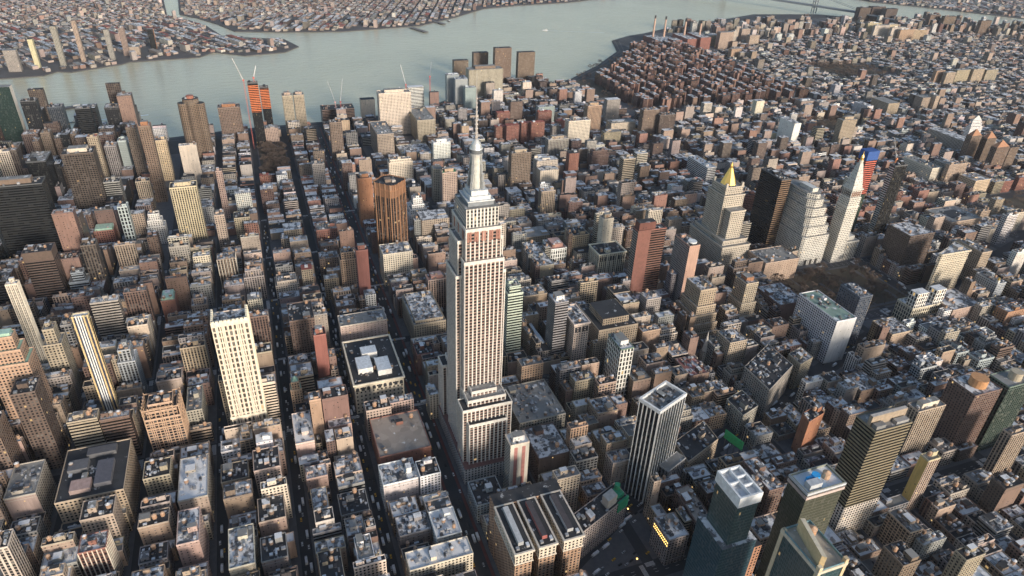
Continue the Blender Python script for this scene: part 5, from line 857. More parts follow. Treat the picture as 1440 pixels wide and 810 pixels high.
def wallp(st, col, dark=None, sparse=0, seed=0):
    bay, fl, ww, wh = ST[st]; sp = col; win = (.013, .015, .019)
    if st == 'V': sp = tuple(c*.45 for c in col)
    if st == 'E': sp = (.33, .225, .185)
    if st == 'W': sp = (.03, .03, .033)
    if st == 'G': win = tuple(c*.55 for c in col); sp = tuple(c*.8 for c in col)
    if st == 'F4': sp = tuple(c*.9 for c in col); win = (.07, .062, .055)
    if st == 'B': win = (.008, .009, .01)
    if st == 'L': win = tuple(c*.6 for c in col)
    if sparse: sparse = min(sparse, .97)
    return dict(mat=FAC, col=col, sp=sp, win=win, par=(ww, wh, seed+sparse)), bay, fl
def wall(mb, p0, p1, z0, z1, spec, zbase=0):
    """one upright wall face p0->p1 (outside on the right-hand side seen from p0), windows laid out in whole bays"""
    k, bay, fl = spec; L = math.hypot(p1[0]-p0[0], p1[1]-p0[1]); n = max(1, round(L/bay))
    if k['par'][0] >= .99: n = max(1, n)
    v0, v1 = (z0-zbase)/fl, (z1-zbase)/fl
    mb.quad((p0[0], p0[1], z0), (p1[0], p1[1], z0), (p1[0], p1[1], z1), (p0[0], p0[1], z1), uv=[(0, v0), (n, v0), (n, v1), (0, v1)], **k)
def fbox(mb, F, u0, u1, v0, v1, z0, z1, specs, top=None, zbase=0):
    """walls W,S,E,N in frame F; specs is one spec or dict"""
    g = lambda s: specs[s] if isinstance(specs, dict) else specs
    A, B, C_, D = F.p(u0, v0, 0), F.p(u1, v0, 0), F.p(u1, v1, 0), F.p(u0, v1, 0)
    for s, p0, p1 in (('W', A, B), ('S', B, C_), ('E', C_, D), ('N', D, A)):
        sp = g(s)
        if sp: wall(mb, p0, p1, z0, z1, sp, zbase)
    if top: mb.quad(F.p(u0, v0, z1), F.p(u1, v0, z1), F.p(u1, v1, z1), F.p(u0, v1, z1), **top)
def pbox(mb, F, u0, u1, v0, v1, z0, z1, col, topcol=None, mat=None):
    k = dict(mat=mat or PLN, col=col)
    fbox(mb, F, u0, u1, v0, v1, z0, z1, (k | {'par': (0, 0, 0)}, 99, 99), None)
    mb.quad(F.p(u0, v0, z1), F.p(u1, v0, z1), F.p(u1, v1, z1), F.p(u0, v1, z1), mat=mat or PLN, col=topcol or col)
def cyl(mb, F, u, v, r, z0, z1, n=10, col=(.5,.5,.5), mat=None, r2=None, cap=True, spec=None):
    r2 = r if r2 is None else r2; c = F.p(u, v, 0)
    P0 = [(c[0]+r*math.cos(2*math.pi*i/n), c[1]+r*math.sin(2*math.pi*i/n), z0) for i in range(n)]
    P1 = [(c[0]+r2*math.cos(2*math.pi*i/n), c[1]+r2*math.sin(2*math.pi*i/n), z1) for i in range(n)]
    for i in range(n):
        j = (i+1) % n
        if spec: wall(mb, P0[i], P0[j], z0, z1, spec)
        elif r2 < .01: mb.face((P0[i], P0[j], (c[0], c[1], z1)), mat=mat or PLN, col=col)
        else: mb.quad(P0[i], P0[j], P1[j], P1[i], mat=mat or PLN, col=col)
    if cap and r2 > .01: mb.face(P1, mat=mat or PLN, col=col)
def rtop(code, rng=None, mul=1):
    c, s = ROOF[code]; c = tuple(x*mul for x in c); return dict(mat=ROO, col=c, par=(s, 0, 0))
# ------------------------------------------------------------------ object helpers
def empty(name, loc, label=None, cat=None, group=None):
    o = bpy.data.objects.new(name, None); COL.objects.link(o); o.location = loc; o.empty_display_size = 5
    tag(o, label, cat, group); return o
def tag(o, label=None, cat=None, group=None, kind=None):
    if label: o['label'] = label
    if cat: o['category'] = cat
    if group: o['group'] = group
    if kind: o['kind'] = kind
    return o
UNITF = Frame((-.5, .5, 0, -1, 1, 0))
def unit(name, fn):
    mb = MB(); fn(mb); o = mb.build(name); me = o.data; bpy.data.objects.remove(o); return me
def tankmesh(col, cone):
    def f(mb):
        F = Frame((0, 0, 0, -.001, .001, 0))
        for a in range(4):
            x, y = math.cos(a*math.pi/2+.78)*1.5, math.sin(a*math.pi/2+.78)*1.5
            pbox(mb, Frame((x-.15, y+.15, 0, -.3, .3, 0)), 0, .3, 0, .3, 0, 2.4, (.08,.07,.07))
            for k in range(len(mb.v)-20, len(mb.v)): mb.v[k] = (mb.v[k][0]+x, mb.v[k][1]+y, mb.v[k][2])
        cyl(mb, F, 0, 0, 2.1, 2.4, 6.2, 10, col); cyl(mb, F, 0, 0, 2.3, 6.2, 7.6, 10, cone, r2=.0)
    return f
TANKS = [unit('water_tank', tankmesh((.40,.24,.15), (.50,.33,.22))), unit('water_tank', tankmesh((.22,.15,.11), (.42,.40,.38))), unit('water_tank', tankmesh((.34,.22,.15), (.55,.56,.58)))]
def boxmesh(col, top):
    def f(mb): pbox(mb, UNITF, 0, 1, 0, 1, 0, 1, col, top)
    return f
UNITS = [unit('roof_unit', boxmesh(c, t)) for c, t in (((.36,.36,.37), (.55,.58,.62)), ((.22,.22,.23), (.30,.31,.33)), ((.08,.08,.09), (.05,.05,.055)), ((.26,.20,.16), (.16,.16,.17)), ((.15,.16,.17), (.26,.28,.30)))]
def put(me, name, parent, F, u, v, z, sx=1, sy=1, sz=1):
    o = bpy.data.objects.new(name, me); COL.objects.link(o); o.parent = parent; o.location = F.p(u, v, z); o.scale = (sx, sy, sz); return o
GRP = 'buildings of the dense city grid'
# ------------------------------------------------------------------ ordinary building
def jit(c, rng, a=.12):
    m = 1+rng.uniform(-a, a); return tuple(min(.85, x*m*(1+rng.uniform(-.04, .04))) for x in c)
def clutter(t, F, u0, u1, v0, v1, z, rng, n, tanks, colw, big=True):
    """stair heads, machine boxes and water tanks inside a roof rectangle"""
    w, d = u1-u0, v1-v0
    if w < 5 or d < 5: return
    used = []
    def spot(a, b):
        for _ in range(12):
            if w-a-2 <= 0 or d-b-2 <= 0: return None
            u, v = rng.uniform(u0+a/2+1, u1-a/2-1), rng.uniform(v0+b/2+1, v1-b/2-1)
            if all(abs(u-q[0]) > (a+q[2])/2+.2 or abs(v-q[1]) > (b+q[3])/2+.2 for q in used): used.append((u, v, a, b)); return u, v
        return None
    ang = math.atan2(F.e2.y, F.e2.x)
    if big:
        a, b = min(w*.42, rng.uniform(5, 10)), min(d*.42, rng.uniform(5, 11)); q = spot(a, b)
        if q:
            hh = rng.uniform(3.5, 7); mb = MB(); G = Frame((0, 0, 0, -1, 1, 0))
            fbox(mb, F, q[0]-a/2, q[0]+a/2, q[1]-b/2, q[1]+b/2, z, z+hh, wallp('X', colw, sparse=.6), rtop(rng.choice('dsgw')))
            mb.build('bulkhead', t)
            used[-1] = (q[0], q[1], a, b)
    for _ in range(tanks):
        q = spot(5, 5)
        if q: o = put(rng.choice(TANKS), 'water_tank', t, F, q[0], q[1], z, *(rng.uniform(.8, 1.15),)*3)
    for _ in range(n):
        a, b = rng.uniform(1, 4.2), rng.uniform(1, 5); q = spot(a, b)
        if q:
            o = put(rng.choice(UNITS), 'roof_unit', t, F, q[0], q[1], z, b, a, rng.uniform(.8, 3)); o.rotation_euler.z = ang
def parapet(mb, F, u0, u1, v0, v1, z, col, h=1.0, w=.45):
    for a, b, c, d in ((u0-.15, u1+.15, v0-.15, v0+w), (u0-.15, u1+.15, v1-w, v1+.15), (u0-.15, u0+w, v0+w, v1-w), (u1-w, u1+.15, v0+w, v1-w)):
        pbox(mb, F, a, b, c, d, z-.9, z+h, col)
def building(key, fr, h, st, colname, roof, ex, label, rng, cat='building', group=GRP, near=True, name='building'):
    F = Frame(fr); t = empty(name, F.c, label, cat, group)
    col = jit(PAL[colname], rng, .06); W, D = F.W, F.D
    seed = rng.randint(1, 40)
    S0 = wallp(st, col, seed=seed)
    specs = {k: S0 for k in 'WSEN'}
    if st in 'PK' and ex.get('mixed'):
        blank = wallp('X', jit(tuple((a*.6+b*.4) for a, b in zip(col, (.34,.22,.17))), rng), sparse=rng.choice([.2, .5, .8]), seed=seed)
        specs['W' if rng.random() < .6 else 'E'] = blank
        if rng.random() < .5: specs['E'] = blank
    if st == 'X': specs = {k: wallp('X', col, sparse=.8, seed=seed) for k in 'WSEN'}
    if ex.get('sideblack'): specs['S'] = wallp('G', PAL['black']); specs['W'] = wallp('X', col, sparse=.93)
    if ex.get('westblank'): specs['W'] = wallp('X', col, sparse=.93)
    if ex.get('yel'): specs['N'] = wallp('X', (.66,.46,.16), sparse=.97); specs['W'] = wallp('V', PAL['pinktan']); specs['S'] = wallp('P', PAL['cream'])
    if ex.get('redslab'): specs['N'] = wallp('B', (.30,.27,.25)); specs['W'] = wallp('B', (.17,.09,.07))
    if ex.get('whiteband'): specs['N'] = wallp('B', (.6,.6,.58))
    if key == 'blk41': specs['W'] = wallp('B', (.20,.13,.085))  # sunlit look of the black tower's west front put into its brown band colour
    if key == 'r19': specs['N'] = wallp('P', (.33,.31,.30)); specs['W'] = wallp('X', PAL['salmon'], sparse=.93)
    if key == 'r4': specs = {k: wallp('F', (.70,.68,.62)) for k in 'WSEN'}; specs['E'] = S0
    if key == 'r6': specs['N'] = wallp('V', (.30,.31,.32))
    if key == 'h4': specs['N'] = wallp('B', (.52,.50,.45)); specs['W'] = wallp('X', (.62,.57,.48), sparse=.97)
    if key == 'f425': specs['S'] = wallp('B', (.62,.46,.24)); specs['W'] = wallp('X', (.60,.45,.26), sparse=.97)
    if key == 'un': specs['S'] = specs['N'] = wallp('X', (.72,.66,.58), sparse=.97)
    if key == 'q6': specs['S'] = wallp('X', (.5,.2,.08), sparse=.97)
    if key == 'r25': specs['N'] = S0; specs['W'] = wallp('X', (.66,.64,.62), sparse=.95)
    rt = rtop(roof)
    if ex.get('growup'): pass
    tiers = ex.get('tiers') or [(1, 0)]
    if ex.get('tiersdown'):
        n = ex['tiersdown']; tiers = [((i+1)/(n+1)*.85 if i < n else 1, -(n-i)*2.6) for i in range(n+1)]
    wm = MB(); rm = MB(); z0 = 0
    pc = tuple(min(.8, c*1.12+.015) for c in col)
    if key in ('consA', 'bigblack'): pc = col
    if colname in ('black', 'tealglass', 'olive', 'darkgreen', 'greenglass'): pc = tuple(c*2+.05 for c in col)
    last = None
    for i, (zf, ins) in enumerate(tiers):
        z1 = h*zf
        if ex.get('lobed'): break
        fbox(wm, F, ins, W-ins, ins, D-ins, z0, z1, specs)
        rm.quad(F.p(ins, ins, z1), F.p(W-ins, ins, z1), F.p(W-ins, D-ins, z1), F.p(ins, D-ins, z1), **rt)
        if near: parapet(wm, F, ins, W-ins, ins, D-ins, z1, pc, h=1.1 if st != 'G' else 2)
        if near and st in 'PV' and z1 > 12:
            for zc in (6.5, z1-4.2):
                if zc > z0+1: ring(wm, F, ins, W-ins, ins, D-ins, zc, .5, .22, pc)
        last = (ins, W-ins, ins, D-ins); z0 = z1
    if ex.get('lobed'):
        sp = wallp('P', col)
        for uu_, vv_, r_, hh in ((W*.5, D*.5, 17, h), (W*.22, D*.35, 11, h-8), (W*.78, D*.35, 11, h-10), (W*.22, D*.75, 11, h-14), (W*.78, D*.75, 11, h-14), (W*.5, D*.15, 9, h-4)):
            cyl(wm, F, uu_, vv_, r_, 0, hh, 16, col, spec=sp, cap=False)
            c = F.p(uu_, vv_, hh); wm.face([(c[0]+r_*math.cos(2*math.pi*i/16), c[1]+r_*math.sin(2*math.pi*i/16), hh) for i in range(16)], **rtop('d'))
        last = (W*.3, W*.7, D*.3, D*.7)
        cyl(wm, F, W*.5, D*.5, 8, h, h+6, 12, (.32,.13,.09))
    wm.build('wall', t)
    ro = rm.build('roof', t) if rm.f else t
    u0, u1, v0, v1 = last; Z = h
    # --- named extras
    def part(name, fn): mb = MB(); fn(mb); return mb.build(name, t)
    if ex.get('pent'):
        pcx = PAL.get(ex['pent'], col)
        a, b = (u1-u0), (v1-v0)
        part('penthouse', lambda mb: fbox(mb, F, u0+a*.2, u1-a*.2, v0+b*.25, v1-b*.25, Z, Z+(7 if ex['pent'] != 'brown' else 8), wallp('X', pcx, sparse=.8), rtop('g')))
    if ex.get('redslab'):
        part('raised_wall', lambda mb: fbox(mb, F, 2, W*.62, 2, D-1, Z, Z+13, wallp('X', (.15,.065,.052), sparse=.97), rtop('d')))
        part('blank_wall', lambda mb: pbox(mb, F, -.2, W*.46, -.35, .2, 3, Z+1.4, (.19,.082,.064)))
    if ex.get('orangetop'):
        f_ = ex['orangetop']
        part('safety_netting', lambda mb: fbox(mb, F, -.4, W+.4, -.4, D+.4, h*(1-f_), h-4, wallp('B', (.62,.19,.08)), rtop('o')))
    if ex.get('crown'): part('crown', lambda mb: pbox(mb, F, -.3, W+.3, -.3, D+.3, h-13, h+.6, (.13,.09,.07), (.03,.03,.035)))
    if ex.get('redblue'):
        part('red_netting', lambda mb: fbox(mb, F, -.5, W+.5, -.5, D+.5, h*.55, h-14, wallp('B', (.50,.14,.10)), None))
        part('blue_netting', lambda mb: pbox(mb, F, -.9, W+.9, -.9, D+.9, h-14, h+3, (.03,.09,.30)))
    if ex.get('whitepier') or ex.get('pierorange') or key == 'f425' or key == 'r3b' or key == 'f400' or key == 'h38' or key == 'r17' or key == 'h4':
        def piers(mb, n, pc_, wd, dp, sides='WNS', z1=h+.5, z0_=0, u_ins=0):
            for s in sides:
                L_ = (W if s in 'WE' else D); nn = max(2, round(n*L_/W))
                for i in range(nn+1):
                    q = L_*i/nn
                    if s == 'W': pbox(mb, F, max(-.1, q-wd/2), min(W+.1, q+wd/2), -dp, .05, z0_, z1, pc_)
                    if s == 'N': pbox(mb, F, -dp, .05, max(-.1, q-wd/2), min(D+.1, q+wd/2), z0_, z1, pc_)
                    if s == 'S': pbox(mb, F, W-.05, W+dp, max(-.1, q-wd/2), min(D+.1, q+wd/2), z0_, z1, pc_)
        if key == 'r3b': part('pier', lambda mb: piers(mb, 9, (.78,.76,.73), .95, .9, 'WNS'));  part('roof_rim', lambda mb: [pbox(mb, F, *q, h-1, h+3.2, (.74,.74,.73)) for q in ((-1, W+1, -1, 1.2), (-1, W+1, D-1.2, D+1), (-1, 1.2, 1.2, D-1.2), (W-1.2, W+1, 1.2, D-1.2))])
        elif key == 'f400': part('pier', lambda mb: (piers(mb, 9, (.80,.72,.56), 1.1, .8, 'WS', h+5), None))
        elif key == 'f425':
            def f5(mb):
                for a, b, c in ((.0, .10, (.62,.46,.24)), (.22, .30, (.75,.75,.72)), (.38, .45, (.75,.75,.72)), (.53, .60, (.75,.75,.72)), (.68, .78, (.62,.46,.24)), (.92, 1.0, (.62,.46,.24))):
                    pbox(mb, F, W*a, W*b, -.7, .05, 3, h+2, c)
                for a, b in ((.105, .215), (.305, .375), (.455, .525), (.605, .675), (.785, .915)): pbox(mb, F, W*a, W*b, -.25, .05, 3, h, (.03,.04,.07))
            part('stripes', f5)
        elif key == 'h4':
            part('pink_stripe', lambda mb: pbox(mb, F, W*.20, W*.38, -.3, .05, 4, h-4, (.45,.20,.17))); part('pink_stripe', lambda mb: pbox(mb, F, W*.62, W*.80, -.3, .05, 4, h-4, (.45,.20,.17)))
        elif ex.get('pierorange'): part('pier', lambda mb: piers(mb, 6, (.46,.31,.21), .9, .6, 'WNS')); part('cross_band', lambda mb: [ring(mb, F, 0, W, 0, D, z_, 1.6, .5, (.46,.31,.21)) for z_ in (h*.62, h*.72, h-3)])
        else: part('pier', lambda mb: piers(mb, 6, (.66,.60,.50), .7, .5, 'WNS'))
    if key == 'f400':
        def crown(mb):
            for i in range(9): u_ = W*(i+.5)/9; pbox(mb, F, u_-1.5, u_+1.5, 0, 2, h, h+6, (.80,.72,.56))
            for i in range(7): v_ = D*(i+.5)/7; pbox(mb, F, W-2, W, v_-1.3, v_+1.3, h, h+6, (.80,.72,.56)); pbox(mb, F, 0, 2, v_-1.3, v_+1.3, h, h+6, (.80,.72,.56))
        part('crown', crown); part('ledge', lambda mb: ring(mb, F, 0, W, 0, D, h*.26, 3, 1.4, (.80,.72,.56)))
    if ex.get('arches') or ex.get('altman'):
        def ar(mb):
            n = 9 if ex.get('altman') else max(4, round(W/5)); aw = W/n
            for i in range(n):
                uc = (i+.5)*aw; r_ = aw*.3; zt = h-4; zb = zt-(9 if not ex.get('altman') else 6)
                pts = [F.p(uc-r_, -.12, zb), F.p(uc+r_, -.12, zb)]+[F.p(uc+r_*math.cos(a), -.12, zt-r_+r_*math.sin(a)) for a in [math.pi*j/6 for j in range(7)]]
                mb.face(pts, mat=PLN, col=(.03,.03,.035))
        part('arched_windows', ar); part('cornice', lambda mb: ring(mb, F, 0, W, 0, D, h-.5, 2.2, 1.6, pc))
    if ex.get('altman'):
        for q in ((.14, .44, .22, .50), (.52, .80, .12, .42), (.30, .62, .55, .72)): part('penthouse', lambda mb: pbox(mb, F, W*q[0], W*q[1], D*q[2], D*q[3], h, h+8, (.72,.70,.66), (.62,.66,.70)))
    if ex.get('bigpent'): part('penthouse', lambda mb: fbox(mb, F, W*.17, W*.83, D*.15, D*.8, h, h+11, wallp('P', col), rtop('d')))
    if ex.get('bigroof'):
        for q, c in (((.2, .5, .1, .3), (.40,.28,.25)), ((.1, .4, .5, .7), (.12,.12,.13)), ((.55, .8, .15, .6), (.10,.10,.12)), ((.35, .8, .75, .9), (.09,.09,.10))): part('penthouse', lambda mb: pbox(mb, F, W*q[0], W*q[1], D*q[2], D*q[3], h, h+5, tuple(x*.7+.05 for x in c), c))
    if ex.get('epic'):
        part('lower_block', lambda mb: fbox(mb, F, -6, W+8, -3, D+4, 0, h*.72, wallp('G', (.04,.09,.12)), rtop('s')))
        part('white_crown', lambda mb: [pbox(mb, F, *q, h-7, h+4, (.74,.75,.75)) for q in ((-1, W+1, -1, .6), (-1, W+1, D-.6, D+1), (-1, .6, .6, D-.6), (W-.6, W+1, .6, D-.6), (W*.47, W*.53, .6, D-.6), (.6, W*.47, D*.5, D*.54), (W*.53, W-.6, D*.34, D*.38), (W*.53, W-.6, D*.66, D*.70))])
        part('brick_wing', lambda mb: fbox(mb, F, W+8, W+22, 2, D*.8, 0, h*.62, wallp('P', (.36,.19,.12)), rtop('d')))
    if ex.get('bluetank'):
        part('crown', lambda mb: [ring(mb, F, 0, W, 0, D, h-6, 3, .8, (.55,.44,.40)), ring(mb, F, 0, W, 0, D, h-1, 2.5, .8, (.5,.52,.55))])
        part('blue_tank', lambda mb: (cyl(mb, F, W*.45, D*.55, 3.6, h, h+6, 14, (.03,.33,.72)), pbox(mb, F, W*.2, W*.45, D*.5, D*.6, h, h+5, (.03,.33,.72))))
        part('water_tank', lambda mb: (cyl(mb, F, W*.72, D*.5, 3.4, h, h+6, 12, (.52,.34,.22)), cyl(mb, F, W*.72, D*.5, 3.6, h+6, h+8, 12, (.52,.34,.22), r2=0)))
        part('penthouse', lambda mb: pbox(mb, F, W*.1, W*.42, D*.12, D*.42, h, h+6, (.45,.47,.5)))
    if ex.get('r48'):
        part('white_lattice', lambda mb: fbox(mb, F, -.6, W+.6, -.6, D+.6, 0, h*.31, {k: wallp('F5', (.62,.55,.48)) for k in 'WSEN'}, None))
        part('crown_wall', lambda mb: [pbox(mb, F, 1, W-1, D*.35, D*.5, h, h+12, (.34,.27,.20), (.5,.45,.4)), pbox(mb, F, 2, W*.3, D*.08, D*.3, h, h+5, (.2,.2,.2)), pbox(mb, F, W*.6, W-3, D*.08, D*.3, h, h+4, (.3,.3,.3))])
    if ex.get('r47'):
        part('cream_corner', lambda mb: [pbox(mb, F, -.6, 2.4, -.6, 2.4, 0, h+5, (.62,.52,.36)), pbox(mb, F, W-2.4, W+.6, -.6, 2.4, 0, h+5, (.62,.48,.30)), pbox(mb, F, -.6, 2.4, D-2.4, D+.6, 0, h+2, (.62,.52,.36)), ring(mb, F, 0, W, 0, D, h-2, 3, .8, (.62,.54,.42))])
        def crn(mb):
            for (a, b) in (((.12, .08), (.5, .95)), ((.12, .95), (.5, .95))): pass
            p = [F.p(W*.1, D*.1, h), F.p(W*.2, D*.04, h), F.p(W*.55, D*.9, h), F.p(W*.42, D*.93, h)]
            q = [(a[0], a[1], h+12) for a in p]
            for i in range(4): mb.quad(p[i], p[(i+1) % 4], q[(i+1) % 4], q[i], mat=PLN, col=(.60,.46,.26))
            mb.quad(*q, mat=PLN, col=(.64,.56,.42))
        part('angled_crown', crn); put(TANKS[0], 'water_tank', t, F, W*.62, D*.7, h, 1.5, 1.5, 1.5)
    if ex.get('bway'): part('annex', lambda mb: (fbox(mb, F, W*.42, W+6, -13, -.9, 0, h*.36, wallp('V', (.16,.16,.17)), rtop('g')), ring(mb, F, W*.42, W+6, -13, -.9, h*.36-1, 2, .3, (.4,.4,.4))))
    if ex.get('scaf'):
        part('green_netting', lambda mb: [pbox(mb, F, W-16, W+.7, -.7, 1.5, h-12, h+2, (.02,.24,.12)), pbox(mb, F, W-14, W-3, 4, D*.7, h, h+5, (.02,.24,.12)), cyl(mb, F, W-6, D*.6, 3, h+4, h+11, 10, (.03,.26,.13)), pbox(mb, F, W-30, W-16, 3, D*.6, h, h+12, (.45,.42,.38))])
    if ex.get('lights'):
        part('cornice_lights', lambda mb: [pbox(mb, F, -.25, -.05, 1.2+i*2.5, 2.3+i*2.5, z_, z_+1.2, (1, .75, .2), mat=AMBER) for i in range(11) for z_ in (h-6, h-10)])
    if ex.get('disc'): part('white_disc', lambda mb: (cyl(mb, F, W*.5, D*.2, 7, h+3, h+5, 20, (.72,.74,.74)), cyl(mb, F, W*.5, D*.2, 5, h, h+3, 12, (.1,.1,.1))))
    if ex.get('cyl'): part('roof_drum', lambda mb: cyl(mb, F, W*.5, D*.45, min(W, D)*.28, h, h+11, 18, {'orange': (.50,.26,.12), 'tan': (.42,.36,.27)}[ex['cyl']]))
    if ex.get('lantern'): part('lantern', lambda mb: (pbox(mb, F, 1, 5, 1, 5, h, h+6, (.6,.6,.55)), cyl(mb, F, 3, 3, 1.8, h+6, h+10, 10, (.9,.6,.12), mat=GOLD)))
    if ex.get('pyr'):
        cc = {'mint': (.34,.55,.43), 'orange': (.36,.18,.10), 'white': (.6,.6,.57)}[ex['pyr']]
        def py(mb):
            a = (u0+1, u1-1, v0+1, v1-1); q = [F.p(a[0], a[2], h), F.p(a[1], a[2], h), F.p(a[1], a[3], h), F.p(a[0], a[3], h)]; m = F.p((a[0]+a[1])/2, (a[2]+a[3])/2, h+min(W, D)*(1.0 if ex['pyr'] != 'mint' else .5))
            for i in range(4): mb.face((q[i], q[(i+1) % 4], m), mat=PLN, col=cc)
        part('peaked_roof', py)
    if ex.get('turrets'):
        for a, b in ((.04, .40), (.66, .98)):
            part('turret', lambda mb: fbox(mb, F, W*a, W*b, 2, D*.55, h, h+26, {k: wallp('F', (.76,.72,.66)) for k in 'WSEN'}, rtop('w')))
    if ex.get('court'): part('sunken_court', lambda mb: pbox(mb, F, W*.25, W*.75, D*.25, D*.75, h-.1, h+.3, (.03,.03,.035)))
    if roof == 'm' and not ex.get('pyr'): part('ornamental_roof', lambda mb: pbox(mb, F, u0+2, u1-2, v0+2, v1-2, h, h+4, (.34,.50,.40), (.42,.60,.50)))
    if roof == 'p': part('penthouse', lambda mb: pbox(mb, F, u0+W*.2, u1-W*.15, v0+D*.2, v1-D*.15, h, h+6, (.40,.22,.18), (.52,.33,.28)))
    if near and not any(ex.get(k) for k in ('pyr', 'epic', 'r47', 'f425', 'bluetank', 'redblue', 'r48', 'cyl', 'crown2')):
        n = int(min(16, 3+W*D/75))*(3 if key in ('r1', 'r30', 'h25', 'r23') else 1)//(3 if key in ('h6', 'h36') else 1); clutter(ro, F, u0, u1, v0, v1, Z+.02, rng, n, (1 if rng.random() < .75 else 2) if h < 110 and st not in 'G' else 0, col, big=not ex.get('pent') and not ex.get('bigpent') and not ex.get('altman'))
    return t
def ring(mb, F, u0, u1, v0, v1, z, hh, dp, col):
    pbox(mb, F, u0-dp, u1+dp, v0-dp, v0+.02, z, z+hh, col); pbox(mb, F, u0-dp, u1+dp, v1-.02, v1+dp, z, z+hh, col)
    pbox(mb, F, u0-dp, u0+.02, v0+.02, v1-.02, z, z+hh, col); pbox(mb, F, u1-.02, u1+dp, v0+.02, v1-.02, z, z+hh, col)
AMBER = flat('amber_lamp', (1, .62, .16), .5, 0, 3)
# ------------------------------------------------------------------ the setting: water, land, streets
def sheet(name, pts, z, mat, skirt=0):
    bm = bmesh.new(); vs = [bm.verts.new((x, y, z)) for x, y in pts]; f = bm.faces.new(vs); f.normal_update()
    if f.normal.z < 0: f.normal_flip()
    if skirt:
        lo = [bm.verts.new((x, y, z-skirt)) for x, y in pts]
        for i in range(len(pts)): j = (i+1) % len(pts); bm.faces.new((vs[i], vs[j], lo[j], lo[i]))
    bmesh.ops.triangulate(bm, faces=[f]); me = bpy.data.meshes.new(name); bm.to_mesh(me); bm.free(); me.materials.append(mat)
    o = bpy.data.objects.new(name, me); COL.objects.link(o); o['kind'] = 'structure'; return o
def make_water():
    m, nt, b = newmat('river_water'); L = nt.links
    b.inputs['Roughness'].default_value = .16; b.inputs['IOR'].default_value = 1.33; b.inputs['Specular IOR Level'].default_value = .5
    geo = nd(nt, 'ShaderNodeNewGeometry'); mp = nd(nt, 'ShaderNodeMapping'); mp.inputs['Scale'].default_value = (.05, .022, .03); mp.inputs['Rotation'].default_value = (0, 0, .5); L.new(geo.outputs['Position'], mp.inputs[0])
    n = nd(nt, 'ShaderNodeTexNoise'); n.inputs['Scale'].default_value = 1; n.inputs['Detail'].default_value = 7; n.inputs['Roughness'].default_value = .6; L.new(mp.outputs[0], n.inputs['Vector'])
    bp = nd(nt, 'ShaderNodeBump'); bp.inputs['Strength'].default_value = .5; bp.inputs['Distance'].default_value = 6; L.new(n.outputs[0], bp.inputs['Height']); L.new(bp.outputs[0], b.inputs['Normal'])
    n2 = nd(nt, 'ShaderNodeTexNoise'); n2.inputs['Scale'].default_value = .0025; n2.inputs['Detail'].default_value = 3; L.new(geo.outputs['Position'], n2.inputs['Vector'])
    L.new(mixc(nt, n2.outputs[0], (.42, .41, .29), (.56, .54, .40)), b.inputs['Base Color'])
    L.new(mth(nt, 'ADD', .10, mth(nt, 'MULTIPLY', n2.outputs[0], .14)), b.inputs['Roughness'])
    return m
sheet('river', [(-9000, -14000), (14000, -14000), (14000, 9000), (-9000, 9000)], -3, make_water())
SH = [(1186,900), (1186,666), (1201,533), (1178,397), (1187,340), (1213,205), (1227,4), (1227,-110), (1303,-331), (1406,-472), (1540,-480), (1550,-800), (1470,-810), (1508,-887), (1681,-1081), (1891,-1275), (2090,-1354), (2177,-1486), (2212,-1579), (2306,-1748), (2444,-2103), (2604,-2487), (2557,-2875), (2348,-3140), (2195,-3490), (2010,-3793), (1700,-4600), (1200,-6500)]
MANH = SH+[(-9000, -6500), (-9000, 6000), (1186, 6000)]
sheet('ground_of_the_island', MANH, 0, ASPH, 4)
FARS = [(1850,1300), (1884,875), (1898,762), (1947,731), (1929,688), (2012,552), (2040,533), (2075,308), (2148,261), (2070,152), (2104,13), (2194,-46), (2336,-3), (2404,156), (2444,231), (2666,292), (2827,376), (2926,458), (3373,499), (6000,700), (6000,3000), (1850,3000)]
FAR2 = [(3367,433), (2957,410), (2850,330), (2700,250), (2525,180), (2480,-14), (2461,-246), (2539,-607), (2728,-828), (2949,-1045), (3019,-1229), (3101,-1601), (3251,-1949), (3400,-2600), (3231,-3594), (2901,-3638), (2692,-3829), (2263,-4131), (2000,-5000), (3000,-9000), (9000,-9000), (9000,600), (6000,640)]
DIRT = flat('far_ground', (.085, .08, .08), .95, 0, 0, .02, .5)
sheet('far_shore_north', FARS, 0, DIRT, 4); sheet('far_shore_south', FAR2, 0, DIRT, 4)
def inpoly(x, y, P):
    c = False; j = len(P)-1
    for i in range(len(P)):
        if (P[i][1] > y) != (P[j][1] > y) and x < (P[j][0]-P[i][0])*(y-P[i][1])/(P[j][1]-P[i][1])+P[i][0]: c = not c
        j = i
    return c
def hws(s): return 15.2 if s in (14, 23, 34, 42, 0) else 9.15
XF = Frame((0, 0, 0, -1, 1, 0)); XF.c = Vector((0, 0, 0))       # world frame: u=-y, v=x
def wquad(mb, x0, x1, y0, y1, z, **k): mb.quad((x0, y0, z), (x1, y0, z), (x1, y1, z), (x0, y1, z), **k)
PARK = [(15, 143, YS[23]+15, YS[26]-9), (853, 1052, YS[35]+9, YS[36]-9), (150, 300, YS[14]+15, YS[17]-9), (460, 500, YS[20]+9, YS[21]-9), (800, 900, YS[15]+9, YS[17]-9), (1296, 1508, YS[7]+9, YS[10]-9)]
sw = MB(); cw = MB(); ln = MB(); sts = sorted(YS)
